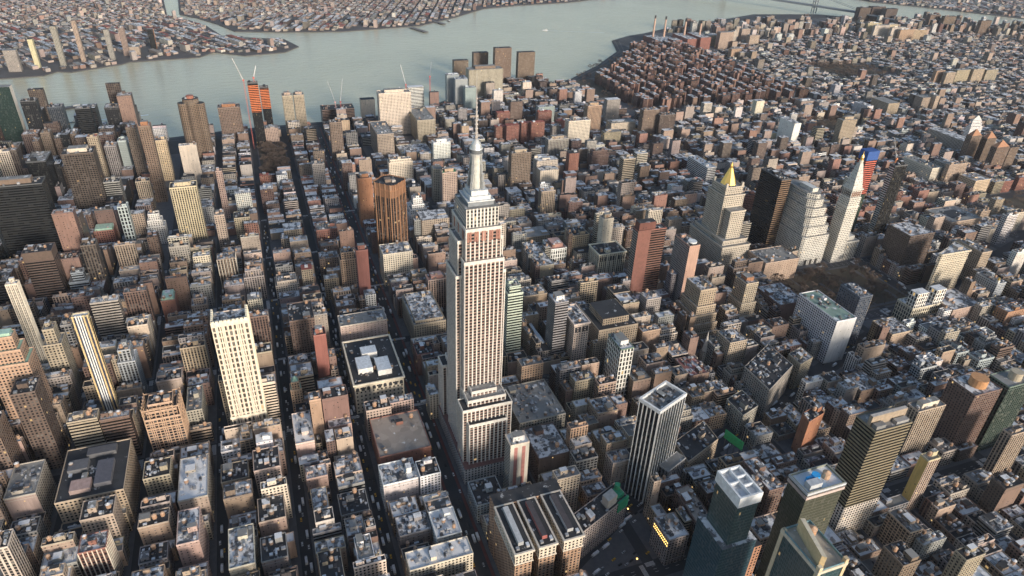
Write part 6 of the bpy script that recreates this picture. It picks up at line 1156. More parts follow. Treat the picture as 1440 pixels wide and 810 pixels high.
for a in range(len(AV)-1):
    for i in range(len(sts)-1):
        s = sts[i]; xa, xb = AV[a][0]+AV[a][1]-4.5, AV[a+1][0]-AV[a+1][1]+4.5; ya, yb = YS[s]+hws(s)-(3 if hws(s) < 12 else 5), YS[sts[i+1]]-hws(s+1)+(3 if hws(s+1) < 12 else 5)
        if not inpoly((xa+xb)/2, (ya+yb)/2, MANH) or not inpoly(xb, yb, MANH) or not inpoly(xb, ya, MANH): continue
        k = dict(mat=WALK)
        # kerb as a real step; Broadway cuts its own strip later
        wquad(sw, xa, xb, ya, yb, .13, **k)
        for p0, p1 in (((xa, yb), (xa, ya)), ((xa, ya), (xb, ya)), ((xb, ya), (xb, yb)), ((xb, yb), (xa, yb))): sw.quad((*p0, 0), (*p1, 0), (*p1, .13), (*p0, .13), **k)
        if xa < 700 and ya > -1100:
            for j in range(5):        # zebra bars at the west end and lane dashes
                wquad(cw, xa+1+j*1.0-7, xa+1.5+j*1.0-7, ya-2.5-2*hws(s)+9, ya-1.5, .012, mat=PAINT)
                wquad(cw, xa-1-AV[a][1]*2+11, xa-2.5, ya+1+j*1.0, ya+1.5+j*1.0, .012, mat=PAINT)
o = sw.build('pavements'); o['kind'] = 'structure'; o = cw.build('crosswalk_markings'); o['kind'] = 'structure'
for a, hw_ in AV:
    for j in (-1, 0, 1):
        for q in range(-110, 60):
            y = q*12.
            if a < 700 and -1300 < y < 700: wquad(ln, a+j*3.4-.12, a+j*3.4+.12, y, y+4, .008, mat=PAINT)
for yv in (-8.2, 8.2): wquad(ln, -560, 1180, yv-1.6, yv+1.6, .004, mat=REDLANE)
o = ln.build('lane_markings'); o['kind'] = 'structure'
bwm = MB()
for P in BWS: bwm.face([(x, y, .136) for x, y in P][::-1], mat=ASPH)
o = bwm.build('diagonal_avenue'); o['kind'] = 'structure'
for f in o.data.polygons: pass
pk = MB()
for (x0, x1, y0, y1) in PARK: wquad(pk, x0, x1, y0, y1, .14, mat=LAWN)
wquad(pk, 1095, 1500, YS[14]+20, YS[23]-20, .005, mat=LAWN)
for (a, b, c, d) in ((20, 138, -705, -702), (20, 138, -790, -786), (69, 76, YS[23]+16, YS[26]-10), (40, 110, -748, -742), (18, 24, YS[23]+16, YS[26]-10), (30, 130, -845, -838)): wquad(pk, a, b, c, d, .145, mat=WALK)
o = pk.build('park_ground'); o['kind'] = 'structure'
# riverside highway, a raised strip along the shore
hwm = MB()
for i in range(1, 24):
    (xa, ya), (xb, yb) = SH[i], SH[i+1]
    if i in (9, 10, 11, 12): continue
    d = Vector((xb-xa, yb-ya)).normalized(); n = Vector((d.y, -d.x))*-1
    if n.x > 0: n = -n
    q = [Vector((xa, ya))+n*10, Vector((xb, yb))+n*10, Vector((xb, yb))+n*30, Vector((xa, ya))+n*30]
    hwm.face([(p.x, p.y, .3) for p in q][::-1], mat=WALK)
    q = [Vector((xa, ya))+n*13, Vector((xb, yb))+n*13, Vector((xb, yb))+n*27, Vector((xa, ya))+n*27]
    hwm.face([(p.x, p.y, .32) for p in q][::-1], mat=ASPH)
o = hwm.build('riverside_road'); o['kind'] = 'structure'
# ------------------------------------------------------------------ individual buildings
TOWERLIKE = 95
rng = random.Random(11)
for (k, fr, h, st, col, roof, ex, lab) in SPEC:
    far = math.hypot(fr[0]-CAMP[0], fr[1]-CAMP[1]) > 1900
    ex = dict(ex)
    if k[0] in 'hrs' and st == 'P' and h < 60 and len(ex) == 0: ex['mixed'] = 1
    building(k, fr, h, st, col, roof, ex, lab, rng, cat='skyscraper' if h > TOWERLIKE else 'building', near=not far, name='skyscraper' if h > TOWERLIKE else 'building', group='skyscrapers rising from the city grid' if h > TOWERLIKE else GRP)
for n, (x0, x1, y0, y1, h, ci, lab) in enumerate(FI):
    rng = random.Random(1000+n)
    st = rng.choice('PPPPVPPKB' if h < 60 else 'PPVVBK')
    building('', rectf(x0, x1, y0, y1), h, st, COLN[ci], rng.choice('dddssswwwsg'), {'mixed': 1} if rng.random() < .7 else ({'tiers': [(.8, 0), (1, 3)]} if h > 30 and x1-x0 > 14 else {}), lab, rng)
# ------------------------------------------------------------------ background fabric as one mass
def massbox(mb, x0, x1, y0, y1, h, col, rng, det=1, roof=None, st=None, base=0, hero=True):
    F = Frame(rectf(x0, x1, y0, y1)); F.c = Vector((0, 0, 0))
    st = st or rng.choice('PPPPPVKB' if h > 18 else 'PPPPP')
    S_ = wallp(st, col, seed=rng.randint(1, 40)); specs = {k: S_ for k in 'WSEN'}
    if rng.random() < .6 and h < 60:
        bl = wallp('X', jit(tuple(a*.6+b*.4 for a, b in zip(col, (.34,.22,.17))), rng), sparse=.6, seed=3); specs['W'] = bl
        if rng.random() < .6: specs['E'] = bl
    fbox(mb, F, 0, F.W, 0, F.D, base, h, specs, rtop(roof or rng.choice('ddddsssswwg'), mul=rng.uniform(.5, 1.1)))
    W, D = F.W, F.D
    if det > 1:
        c2 = tuple(min(.8, c*1.1+.02) for c in col); p = .5
        for a, b, c, d in ((0, W, 0, p), (0, W, D-p, D), (0, p, p, D-p), (W-p, W, p, D-p)): pbox(mb, F, a, b, c, d, h-.02, h+1, c2)
    if det and W > 6 and D > 6:
        for q in range(rng.choice([1, 1, 2]) if det == 1 else rng.randint(2, 5)):
            a, b = rng.uniform(1.2, W*.34), rng.uniform(1.2, D*.34); u, v = rng.uniform(.8, W-a-.8), rng.uniform(.8, D-b-.8)
            c = rng.choice([(.34,.35,.37), (.2,.2,.21), (.07,.07,.08), col, col, col])
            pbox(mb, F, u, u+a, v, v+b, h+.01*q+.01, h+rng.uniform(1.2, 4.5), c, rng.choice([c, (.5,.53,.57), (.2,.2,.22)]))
        if det > 1 and rng.random() < .5: cyl(mb, F, rng.uniform(2.5, W-2.5), rng.uniform(2.5, D-2.5), 1.8, h+2, h+6.5, 8, (.38,.25,.17)); 
rng = random.Random(5); mb = MB()
for y in ROWS:
    R_ = ROWS[y]
    for i in range(0, len(R_), 5):
        x, w, d, h, ci = R_[i:i+5]
        massbox(mb, x, x+w, y, y+d, h, jit(PAL[COLN[ci]], rng, .15), rng, det=2 if x < 500 else 1)
def plainframe(mb, fr, h, st, coln, roof):
    F = Frame(fr); c = F.c.copy(); F.c = Vector((0, 0, 0)); S_ = wallp(st if st in ST else 'P', jit(PAL[coln], rng, .05), seed=rng.randint(1, 40))
    fbox(mb, F, 0, F.W, 0, F.D, 0, h, {k: S_ for k in 'WSEN'}, rtop(roof)); W, D = F.W, F.D
    if W > 8 and D > 8:
        for q in range(rng.randint(1, 4)):
            a, b = rng.uniform(2.5, W*.4), rng.uniform(2.5, D*.4); u, v = rng.uniform(.8, W-a-.8), rng.uniform(.8, D-b-.8)
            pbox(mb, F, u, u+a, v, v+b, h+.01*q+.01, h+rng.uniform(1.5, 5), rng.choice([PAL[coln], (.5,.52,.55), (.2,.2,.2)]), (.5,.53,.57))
for (_k, fr, h, st, coln, roof) in SPECFAR: plainframe(mb, fr, h, st, coln, roof)
# streets south of the near grid
parks = [(p[0]-5, p[1]+5, p[2]-5, p[3]+5) for p in PARK]
taken = [(min(f[0], f[0]+f[2], f[0]+f[4])-3, max(f[0], f[0]+f[2], f[0]+f[4])+3, min(f[1], f[1]+f[3]+f[5], f[1]+f[3])-3, max(f[1], f[1]+f[3])+3) for _, f, *_r in SPEC+SPECFAR]+[(f[0]-1, f[1]+1, f[2]-1, f[3]+1) for f in FI]
taken += [(160, 300, -875, -730), (165, 300, -655, -570), (366, 432, -80, -12)]
taken += [(1790, 2200, -1760, -1440), (2100, 2700, -3000, -2820)]
FARC = [tuple(max(.02, (c*.7+.3*(sum(PAL[k])/3))*.78) for c in PAL[k]) for k in ('brickbrown', 'pinktan', 'brown', 'tan', 'brick', 'cream', 'greytan', 'white', 'tan', 'pinktan')]
def ok(x0, x1, y0, y1, P):
    if not (inpoly(x0, y0, P) and inpoly(x1+34, y0, P) and inpoly(x1+34, y1, P)): return False
    for t in taken:
        if x0 < t[1] and x1 > t[0] and y0 < t[3] and y1 > t[2]: return False
    for t in parks:
        if x0 < t[1] and x1 > t[0] and y0 < t[3] and y1 > t[2]: return False
    return True
def seen(x, y, z=20, m=120):
    v = Vector((x, y, z))-Vector(CAMP); d = v.dot(fw)
    if d < 100: return False
    px, py = 720+FPX*v.dot(rr)/d, 405-FPX*v.dot(uu)/d
    return -m < px < 1440+m and -m < py < 810+m
rng = random.Random(21)
y = YS[14]-15
while y > -5200:
    rowd = 27 if y > -3000 else 24
    for a in range(-8, 22):
        xa = -1134+a*155+ (12 if a % 2 else 12); xb = xa+155-24
        for row in (0, 1):
            x = xa
            while x < xb-6:
                w = rng.uniform(9, 24); w = min(w, xb-x); y1 = y-row*(rowd+2); y0 = y1-rowd*rng.uniform(.8, 1)
                if seen(x, y0, 15, 60) and ok(x, x+w, y0, y1, MANH):
                    h = rng.uniform(11, 21); 
                    if rng.random() < .02: h = rng.uniform(28, 50)
                    if x > 1900 or y < -3300:
                        if rng.random() < .22: h = rng.uniform(35, 62)
                    massbox(mb, x, x+w, y0, y1, h, jit(rng.choice(FARC), rng, .2), rng, 1, roof=rng.choice('dddsssggw'))
                x += w+(0 if rng.random() < .8 else rng.uniform(1, 4))
    y -= 2*rowd+2+16
# the rows between the near blocks and the river, north of the square
EASTP = ('brickbrown', 'brown', 'tan', 'brickbrown', 'greytan', 'grey', 'white', 'cream', 'brown', 'greytan', 'brick')
for i in range(len(sts)-1):
    s_ = sts[i]; ya, yb = YS[s_]+hws(s_), YS[sts[i+1]]-hws(s_+1)
    if ya < YS[14] or ya > 325: continue
    for a in range(len(AV)-1):
        xa, xb = AV[a][0]+AV[a][1], AV[a+1][0]-AV[a+1][1]
        if xb < 460 or xa > 1500 or (xa > 1060 and ya < YS[23]-5): continue
        for row in (0, 1):
            x = xa
            while x < xb-5:
                w = rng.uniform(6.5, 19); end = x == xa or x+w > xb-8
                if x+w > xb-5: w = xb-x
                d = rng.uniform(22, 29.3); h = rng.uniform(11, 26)*(1.35 if end else 1)
                k_ = rng.choice(EASTP)
                if rng.random() < .07: h = rng.uniform(28, 58)
                y0, y1 = (ya, ya+d) if row == 0 else (yb-d, yb)
                if x >= 449 and inpoly(x+w+32, y0, MANH) and inpoly(x+w+32, y1, MANH) and not any(x < t[1]-2 and x+w > t[0]+2 and y0 < t[3]-2 and y1 > t[2]+2 for t in taken) and not any(x < t[1] and x+w > t[0] and y0 < t[3] and y1 > t[2] for t in parks):
                    massbox(mb, x, x+w, y0, y1, h, jit(tuple(c*.85+.15*sum(PAL[k_])/3 for c in PAL[k_]), rng, .25), rng, 1)
                x += w
# the red-brick housing estate by the river: repeated cross-shaped blocks
def cross(mb, x, y, a, h, col):
    R2 = rng.choice('dgs'); massbox(mb, x-a, x+a, y-6, y+6, h, col, rng, 0, R2, 'P'); massbox(mb, x-6, x+6, y-a, y-6, h, col, rng, 0, R2, 'P'); massbox(mb, x-6, x+6, y+6, y+a, h, col, rng, 0, R2, 'P')
    F = Frame(rectf(x-4, x+4, y-4, y+4)); F.c = Vector((0, 0, 0)); pbox(mb, F, 0, 8, 0, 8, h, h+5, (.3,.17,.13), (.6,.62,.65))
yy = YS[22]-5
while yy > YS[14]+25:
    xx = 1110
    while xx < 1900:
        if inpoly(xx+75, yy-20, MANH) and inpoly(xx+75, yy+20, MANH):
            c = jit((.165,.098,.08), rng, .25)
            if rng.random() < .72:
                n0 = len(mb.v); cx, cy = xx+rng.uniform(-9, 9), yy+rng.uniform(-9, 9); cross(mb, cx, cy, rng.uniform(14, 20), rng.choice([34, 38, 41]), c); an = rng.choice([0, .785, .785, .4, 1.1]); ca, sa = math.cos(an), math.sin(an)
                for i in range(n0, len(mb.v)): v = mb.v[i]; mb.v[i] = (cx+(v[0]-cx)*ca-(v[1]-cy)*sa, cy+(v[0]-cx)*sa+(v[1]-cy)*ca, v[2])
            else: massbox(mb, xx-18, xx+18, yy-8, yy+8, 38, c, rng, 1, 's', 'P')
        xx += 54
    yy -= 52
# far banks: low houses, sheds and yards on their own rotated street grids
FB = [tuple(c*.6+.4*(sum(PAL[k])/3) for c in PAL[k]) for k in ('brickbrown', 'brown', 'greytan', 'grey', 'tan', 'pinktan', 'brick', 'cream')]
for P, ang, piv, U, V in ((FARS, math.radians(28), (2200, 300), (-700, 2600), (-700, 1700)), (FAR2, math.radians(-20), (2700, -300), (-900, 3400), (-5200, 1500))):
    ca, sa = math.cos(ang), math.sin(ang); Wd = lambda x, y: (piv[0]+x*ca-y*sa, piv[1]+x*sa+y*ca)
    y = V[1]; rowi = 0
    while y > V[0]:
        x = U[0]; rowi += 1
        while x < U[1]:
            q = Wd(x, y); big = rng.random() < .5 and (q[0] < 2650 if P is FARS else q[0] < 2800+max(0, -q[1]-400)*.35)
            w = rng.uniform(28, 80) if big else rng.uniform(8, 22); d = rng.uniform(13, 17) if not big else 17
            if seen(q[0], q[1], 5, 40):
                cs = [Wd(x-6, y+4), Wd(x+w+6, y+4), Wd(x+w+6, y-d-6), Wd(x-6, y-d-6)]
                if all(inpoly(c[0], c[1], P) for c in cs) and not any(c[0] < t[1]+8 and c[0] > t[0]-8 and c[1] < t[3]+8 and c[1] > t[2]-8 for c in cs+[Wd(x+w/2, y-d/2)] for t in taken) and rng.random() < .86:
                    n0 = len(mb.v); massbox(mb, x, x+w, y-d, y, rng.uniform(6, 11)+(rng.uniform(6, 22) if rng.random() < .05 else 0), jit(rng.choice(FB), rng, .3), rng, 0 if rng.random() < .6 else 1, roof=rng.choice('ddgssswtr'), st='P')
                    for i in range(n0, len(mb.v)): v = mb.v[i]; p = Wd(v[0], v[1]); mb.v[i] = (p[0], p[1], v[2])
            x += w+(rng.uniform(0, 2) if rng.random() < .8 else rng.uniform(8, 22))
        y -= 19 if rowi % 2 else 29
o = mb.build('background_city_blocks'); tag(o, 'dense mass of small low buildings filling the blocks between and beyond the larger ones', 'buildings', kind='stuff')
# ------------------------------------------------------------------ the great spire tower
rng = random.Random(3)
def LF(c, fr):
    F = Frame(fr); F.c = Vector((c[0], c[1], 0)); return F
LIME = (.60, .565, .52)
def spire_tower():
    c = (-79, -45); t = empty('skyscraper', (c[0], c[1], 0), 'immense cream Art Deco tower with window stripes and a needle spire', 'skyscraper')
    def blk(name, x0, x1, y0, y1, z0, z1, roof='g', pier=True, col=LIME, st='E'):
        mb = MB(); F = LF(c, rectf(x0, x1, y0, y1)); fbox(mb, F, 0, F.W, 0, F.D, z0, z1, wallp(st, col), rtop(roof))
        if pier:
            bay = 4.55
            for s, L_ in (('W', F.W), ('N', F.D), ('S', F.D), ('E', F.W)):
                n = max(1, round(L_/bay))
                for i in range(n+1):
                    q = L_*i/n; a, b = max(0, q-.62), min(L_, q+.62)
                    if s == 'W': pbox(mb, F, a, b, -.55, .02, z0, z1+.8, (.68,.64,.58))
                    elif s == 'E': pbox(mb, F, a, b, F.D-.02, F.D+.55, z0, z1+.8, (.68,.64,.58))
                    elif s == 'N': pbox(mb, F, -.55, .02, a, b, z0, z1+.8, (.64,.61,.57))
                    else: pbox(mb, F, F.W-.02, F.W+.55, a, b, z0, z1+.8, (.64,.61,.57))
            for q in ((-.6, F.W+.6, -.6, .3), (-.6, F.W+.6, F.D-.3, F.D+.6), (-.6, .3, .3, F.D-.3), (F.W-.3, F.W+.6, .3, F.D-.3)): pbox(mb, F, *q, z1-2.5, z1+1.2, (.66,.62,.56))
        return mb.build(name, t)
    blk('podium', -144, -15, -75, -15, 0, 22, 'g', False, st='P')
    mb = MB(); F = LF(c, rectf(-144, -15, -75, -15)); mb.quad(F.p(.6, .6, 22.06), F.p(59.4, .6, 22.06), F.p(59.4, 128.4, 22.06), F.p(.6, 128.4, 22.06), **dict(mat=PLN, col=(.20,.095,.08))); mb.build('podium_roof', t)
    blk('lower_tier', -137, -21, -65.5, -22.5, 22, 80, 'd')
    blk('lower_tier', -131, -111, -73, -17, 22, 97, 'd'); blk('lower_tier', -47, -27, -73, -17, 22, 97, 'd')
    blk('middle_tier', -118, -40, -59, -31, 97, 110, 'g')
    blk('middle_tier', -125, -33, -67.5, -24.5, 80, 104, 'g')
    blk('shaft', -107, -51, -66.5, -25.5, 104, 266)
    blk('wing', -97, -61, -72.5, -19.5, 22, 246)
    blk('wing', -94, -64, -69.5, -22.5, 246, 284, 'g')
    blk('upper_shaft', -103.5, -54.5, -64, -28, 266, 300)
    # crown with tall arched bays
    blk('crown', -99, -59, -62.5, -29.5, 300, 320, pier=False, st='V', col=(.66,.62,.56))
    mb = MB(); F = LF(c, rectf(-104.1, -53.9, -64.6, -27.4))
    for i in range(5):
        uc = F.W*(i+.5)/5
        for k in range(2): pbox(mb, F, uc-2.2+k*2.4, uc-.3+k*2.4, -.05, .2, 287, 298, (.33,.16,.12))
    for k, v_ in enumerate((.2, .5, .8)): pbox(mb, F, -.05, .2, F.D*v_-2, F.D*v_+2, 287, 298, (.33,.16,.12))
    mb.build('crown_windows', t)
    mb = MB(); F = LF(c, rectf(-95, -63, -60.5, -31.5))
    for z0, z1, i in ((320, 325, 1.5), (325, 329, 4), (329, 334, 6)): pbox(mb, F, i, F.W-i, i, F.D-i, z0, z1, (.20,.22,.24) if i == 1.5 else (.60,.62,.62), (.5,.53,.55))
    ring(mb, F, 1.5, F.W-1.5, 1.5, F.D-1.5, 324.5, 1.0, .7, (.66,.67,.66)); mb.build('observation_deck', t)
    mb = MB(); F = LF(c, rectf(-80, -78, -46, -44))
    cyl(mb, F, 1, 1, 5.4, 334, 368, 16, (.50,.50,.46), r2=5.0)
    for a in range(4):
        ang = a*math.pi/2+math.pi/4
        for r_, zt in ((9.2, 341), (8.0, 349), (6.8, 358), (5.9, 367)):
            ca, sa = math.cos(ang), math.sin(ang); cx, cy = ca*r_, sa*r_; q = []
            for (rr_, w_) in ((0, 1.3), (r_, 1.3), (r_, -1.3), (0, -1.3)): q.append((ca*rr_-sa*w_, sa*rr_+ca*w_))
            mb.face([(x, y, zt) for x, y in q][::-1], mat=STEEL)
            for i in range(4): j = (i+1) % 4; mb.quad((*q[j], 334), (*q[i], 334), (*q[i], zt), (*q[j], zt), mat=STEEL)
    for i in range(8):
        a = math.pi*2*i/8+.1; x, y = math.cos(a)*5.35, math.sin(a)*5.35
        mb.quad((x-math.sin(a)*.7, y+math.cos(a)*.7, 336), (x+math.sin(a)*.7, y-math.cos(a)*.7, 336), (x*.95+math.sin(a)*.7, y*.95-math.cos(a)*.7, 366), (x*.95-math.sin(a)*.7, y*.95+math.cos(a)*.7, 366), col=(.62,.60,.52))
    mb.build('mast', t)
    mb = MB(); F = LF(c, rectf(-80, -78, -46, -44))
    for r_, r2, a, b, m in ((6.4, 6.4, 367, 369, STEEL), (6.0, 6.0, 369, 373, None), (6.6, 6.0, 373, 374.5, STEEL), (5.4, 4.4, 374.5, 378, STEEL), (4.4, 1.8, 378, 382, STEEL)): cyl(mb, F, 1, 1, r_, a, b, 18, (.12,.13,.14), mat=m, r2=r2)
    mb.build('mast_dome', t)
    mb = MB()
    for r_, r2, a, b in ((1.3, 1.2, 382, 394), (1.05, .95, 394, 408), (.7, .5, 408, 425), (.35, .15, 425, 443)): cyl(mb, F, 1, 1, r_, a, b, 8, (.40,.38,.36), r2=r2)
    for z_ in range(384, 424, 4): cyl(mb, F, 1, 1, 1.8 if z_ < 408 else 1.2, z_, z_+.9, 8, (.50,.44,.40))
    mb.build('antenna', t)
spire_tower()
# ------------------------------------------------------------------ gold-topped clock tower
def clock_tower():
    x0, x1, y0, y1 = 165, 190, -843, -817; c = (177, -830); col = (.62, .585, .52)
    t = empty('clock_tower', (c[0], c[1], 0), 'pale marble clock tower with steep roof and gold lantern beside the bare square', 'tower')
    F = LF(c, rectf(x0, x1, y0, y1)); W, D = F.W, F.D
    mb = MB(); fbox(mb, F, 0, W, 0, D, 0, 128, wallp('P', col), rtop('g')); ring(mb, F, 0, W, 0, D, 112, 1.5, .9, col); mb.build('shaft', t)
    mb = MB(); fbox(mb, F, 1.5, W-1.5, 1.5, D-1.5, 128, 146, wallp('P', col), rtop('g')); ring(mb, F, 1, W-1, 1, D-1, 128, 1.8, 1.2, col); ring(mb, F, 1.5, W-1.5, 1.5, D-1.5, 144, 2, 1.4, col)
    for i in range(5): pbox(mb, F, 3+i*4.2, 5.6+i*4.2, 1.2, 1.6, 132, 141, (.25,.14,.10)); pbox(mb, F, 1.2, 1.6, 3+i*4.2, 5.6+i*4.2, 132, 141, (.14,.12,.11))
    mb.build('arcade', t)
    for s in (0, 1):
        mb = MB(); n = 24
        ctr = F.p(W/2, -.35, 104) if s == 0 else F.p(-.35, D/2, 104)
        e = Vector(F.e1) if s == 0 else Vector(F.e2)*1
        def P(r_, a, off): return (ctr[0]+e.x*r_*math.cos(a)+(-off if s == 0 else 0), ctr[1]+e.y*r_*math.cos(a)+(off if s else 0), 104+r_*math.sin(a))
        pts = [P(4, 2*math.pi*i/n, 0) for i in range(n)]
        mb.face(pts if s == 0 else pts[::-1], col=(.75,.72,.66)); mb.face([P(3.2, 2*math.pi*i/n, .05) for i in range(n)] if s == 0 else [P(3.2, 2*math.pi*i/n, .05) for i in range(n)][::-1], col=(.42,.40,.37)); mb.build('clock_face', t)
    mb = MB(); z0, z1 = 146, 190
    q0 = [F.p(2, 2, z0), F.p(W-2, 2, z0), F.p(W-2, D-2, z0), F.p(2, D-2, z0)]; m = W/2
    q1 = [F.p(m-3.6, m-3.4, z1), F.p(m+3.6, m-3.4, z1), F.p(m+3.6, m+3.8, z1), F.p(m-3.6, m+3.8, z1)]
    for i in range(4): mb.quad(q0[i], q0[(i+1) % 4], q1[(i+1) % 4], q1[i], mat=FAC, col=(.56,.54,.49), sp=(.56,.54,.49), win=(.05,.05,.05), par=(.3, .35, 5.4), uv=[(0, 0), (6, 0), (4, 9), (2, 9)])
    mb.face(q1, col=(.5,.5,.46)); mb.build('pyramid_roof', t)
    mb = MB(); F2 = LF(c, rectf(176.5, 178.5, -831, -829))
    cyl(mb, F2, 1, 1, 3.4, 190, 196, 10, (.62,.58,.5)); mb.build('lantern_base', t)
    mb = MB(); cyl(mb, F2, 1, 1, 2.6, 196, 201, 10, mat=GOLD); cyl(mb, F2, 1, 1, 2.8, 201, 206, 10, mat=GOLD, r2=1.2); cyl(mb, F2, 1, 1, .8, 206, 213, 8, mat=GOLD, r2=0); mb.build('gold_lantern', t)
    mb = MB(); G = LF(c, rectf(166, 225, -872, -844)); fbox(mb, G, 0, G.W, 0, G.D, 0, 40, wallp('V', col), rtop('g')); ring(mb, G, 0, G.W, 0, G.D, 37, 3, 1, col); pbox(mb, G, 4, 20, 4, 40, 40, 48, col); mb.build('low_wing', t)
clock_tower()
def gold_pyramid():
    c = (235, -612); col = (.50, .44, .36); t = empty('skyscraper', (c[0], c[1], 0), 'tan stone tower with a gleaming gold pyramid on top', 'skyscraper')
    def b(nm, x0, x1, y0, y1, z0, z1):
        mb = MB(); F = LF(c, rectf(x0, x1, y0, y1)); fbox(mb, F, 0, F.W, 0, F.D, z0, z1, wallp('P', col), rtop('g')); ring(mb, F, 0, F.W, 0, F.D, z1-1, 2.2, .8, col); mb.build(nm, t)
    b('base', 190, 292, -643, -585, 0, 52); b('middle_tier', 198, 286, -640, -590, 52, 60); b('front_block', 206, 224, -630, -600, 60, 112); b('shaft', 224, 272, -636, -594, 60, 134); b('shaft', 228, 268, -633, -597, 134, 148)
    mb = MB(); F = LF(c, rectf(228, 268, -633, -597)); G = LF(c, rectf(236, 260, -627, -603))
    for q in ((0, 4, 0, 4), (32, 36, 0, 4), (0, 4, 36, 40), (32, 36, 36, 40)):
        mb = MB(); pbox(mb, F, *q, 148, 155, col); mb.build('corner_pinnacle', t)
    mb = MB(); W, D = G.W, G.D; ctr = G.p(W/2, D/2, 184); n = 8
    P0 = [(ctr[0]+14*math.cos(2*math.pi*(i+.5)/8), ctr[1]+14*math.sin(2*math.pi*(i+.5)/8), 148) for i in range(8)]; P1 = [(ctr[0]+(p[0]-ctr[0])*.22, ctr[1]+(p[1]-ctr[1])*.22, 176) for p in P0]
    for i in range(8): mb.quad(P0[i], P0[(i+1) % 8], P1[(i+1) % 8], P1[i], mat=GOLD)
    mb.face(P1, mat=GOLD); mb.build('gold_pyramid', t)
    mb = MB(); H = LF(c, rectf(247, 249, -616, -614))
    cyl(mb, H, 1, 1, 2.6, 176, 180, 8, mat=GOLD); cyl(mb, H, 1, 1, 2.2, 180, 188, 8, mat=GOLD, r2=0); mb.build('gold_lantern', t)
gold_pyramid()
def stepped_white():
    c = (215, -775); col = (.60, .57, .51); t = empty('skyscraper', (c[0], c[1], 0), 'massive pale stone block with stepped faceted shoulders beside the marble clock tower', 'skyscraper')
    for i, (a, z0, z1) in enumerate(((0, 0, 58), (4, 58, 76), (8, 76, 92), (12, 92, 108), (17, 108, 122), (22, 122, 131))):
        mb = MB(); F = LF(c, rectf(172+a, 285-a*.8, -806+a*.75, -745-a*.62)); W, D = F.W, F.D; k = 4+a*.35
        pts = [(k, 0), (W-k, 0), (W, k), (W, D-k), (W-k, D), (k, D), (0, D-k), (0, k)]; sp = wallp('P', col)
        P = [F.p(u, v, 0) for u, v in pts]
        for j in range(8): wall(mb, P[j], P[(j+1) % 8], z0, z1, sp)
        mb.face([(p[0], p[1], z1) for p in P], **rtop('g'))
        if i == 5: pbox(mb, F, W*.3, W*.7, D*.15, D*.6, z1, z1+7, col, (.6,.6,.58))
        mb.build('tier', t)
    mb = MB(); F = LF(c, rectf(171.6, 286, -806, -745))
    for u in (.3, .5, .7): pbox(mb, F, F.W*u-2.5, F.W*u+2.5, -.1, .3, 0, 11, (.05,.045,.04))
    mb.build('entrance_arches', t)
stepped_white()
def wedge_tower():
    pts = [(20, -893), (16, -956), (50, -958)]  # prow to the north, narrow plan
    c = (28, -935); col = (.56, .49, .38); t = empty('building', (c[0], c[1], 0), 'narrow wedge-shaped pale tower with a rich cornice at the crossing of two avenues', 'building')
    P = [(x-c[0], y-c[1]) for x, y in ((21.5, -892), (18.5, -893.5), (17.5, -956), (49, -957.5), (23.5, -893))]
    mb = MB(); sp = wallp('P', col)
    for i in range(5): wall(mb, P[i], P[(i+1) % 5], 0, 82, sp)
    mb.face([(x, y, 82) for x, y in P], **rtop('s')); mb.build('wall', t)
    for z, g, hh in ((80, 1.5, 3.2), (66, .8, 1.2), (16, .7, 1.2)):
        mb = MB(); m = (sum(p[0] for p in P)/5, sum(p[1] for p in P)/5); Q = [(p[0]+(g if p[0] > m[0] else -g), p[1]+(g if p[1] > m[1] else -g)) for p in P]
        for i in range(5): a, b = Q[i], Q[(i+1) % 5]; mb.quad((*a, z), (*b, z), (*b, z+hh), (*a, z+hh), col=col)
        if z == 80:
            for i in range(5): a, b = Q[i], Q[(i+1) % 5]; a2, b2 = P[i], P[(i+1) % 5]; mb.quad((*a, z+hh), (*b, z+hh), (*b2, z+hh), (*a2, z+hh), col=col)
        mb.build('cornice', t)
    mb = MB(); F = LF(c, rectf(22, 38, -950, -932)); pbox(mb, F, 2, 14, 2, 12, 82, 87, (.35,.30,.26), (.5,.5,.5)); mb.build('bulkhead', t)
wedge_tower()
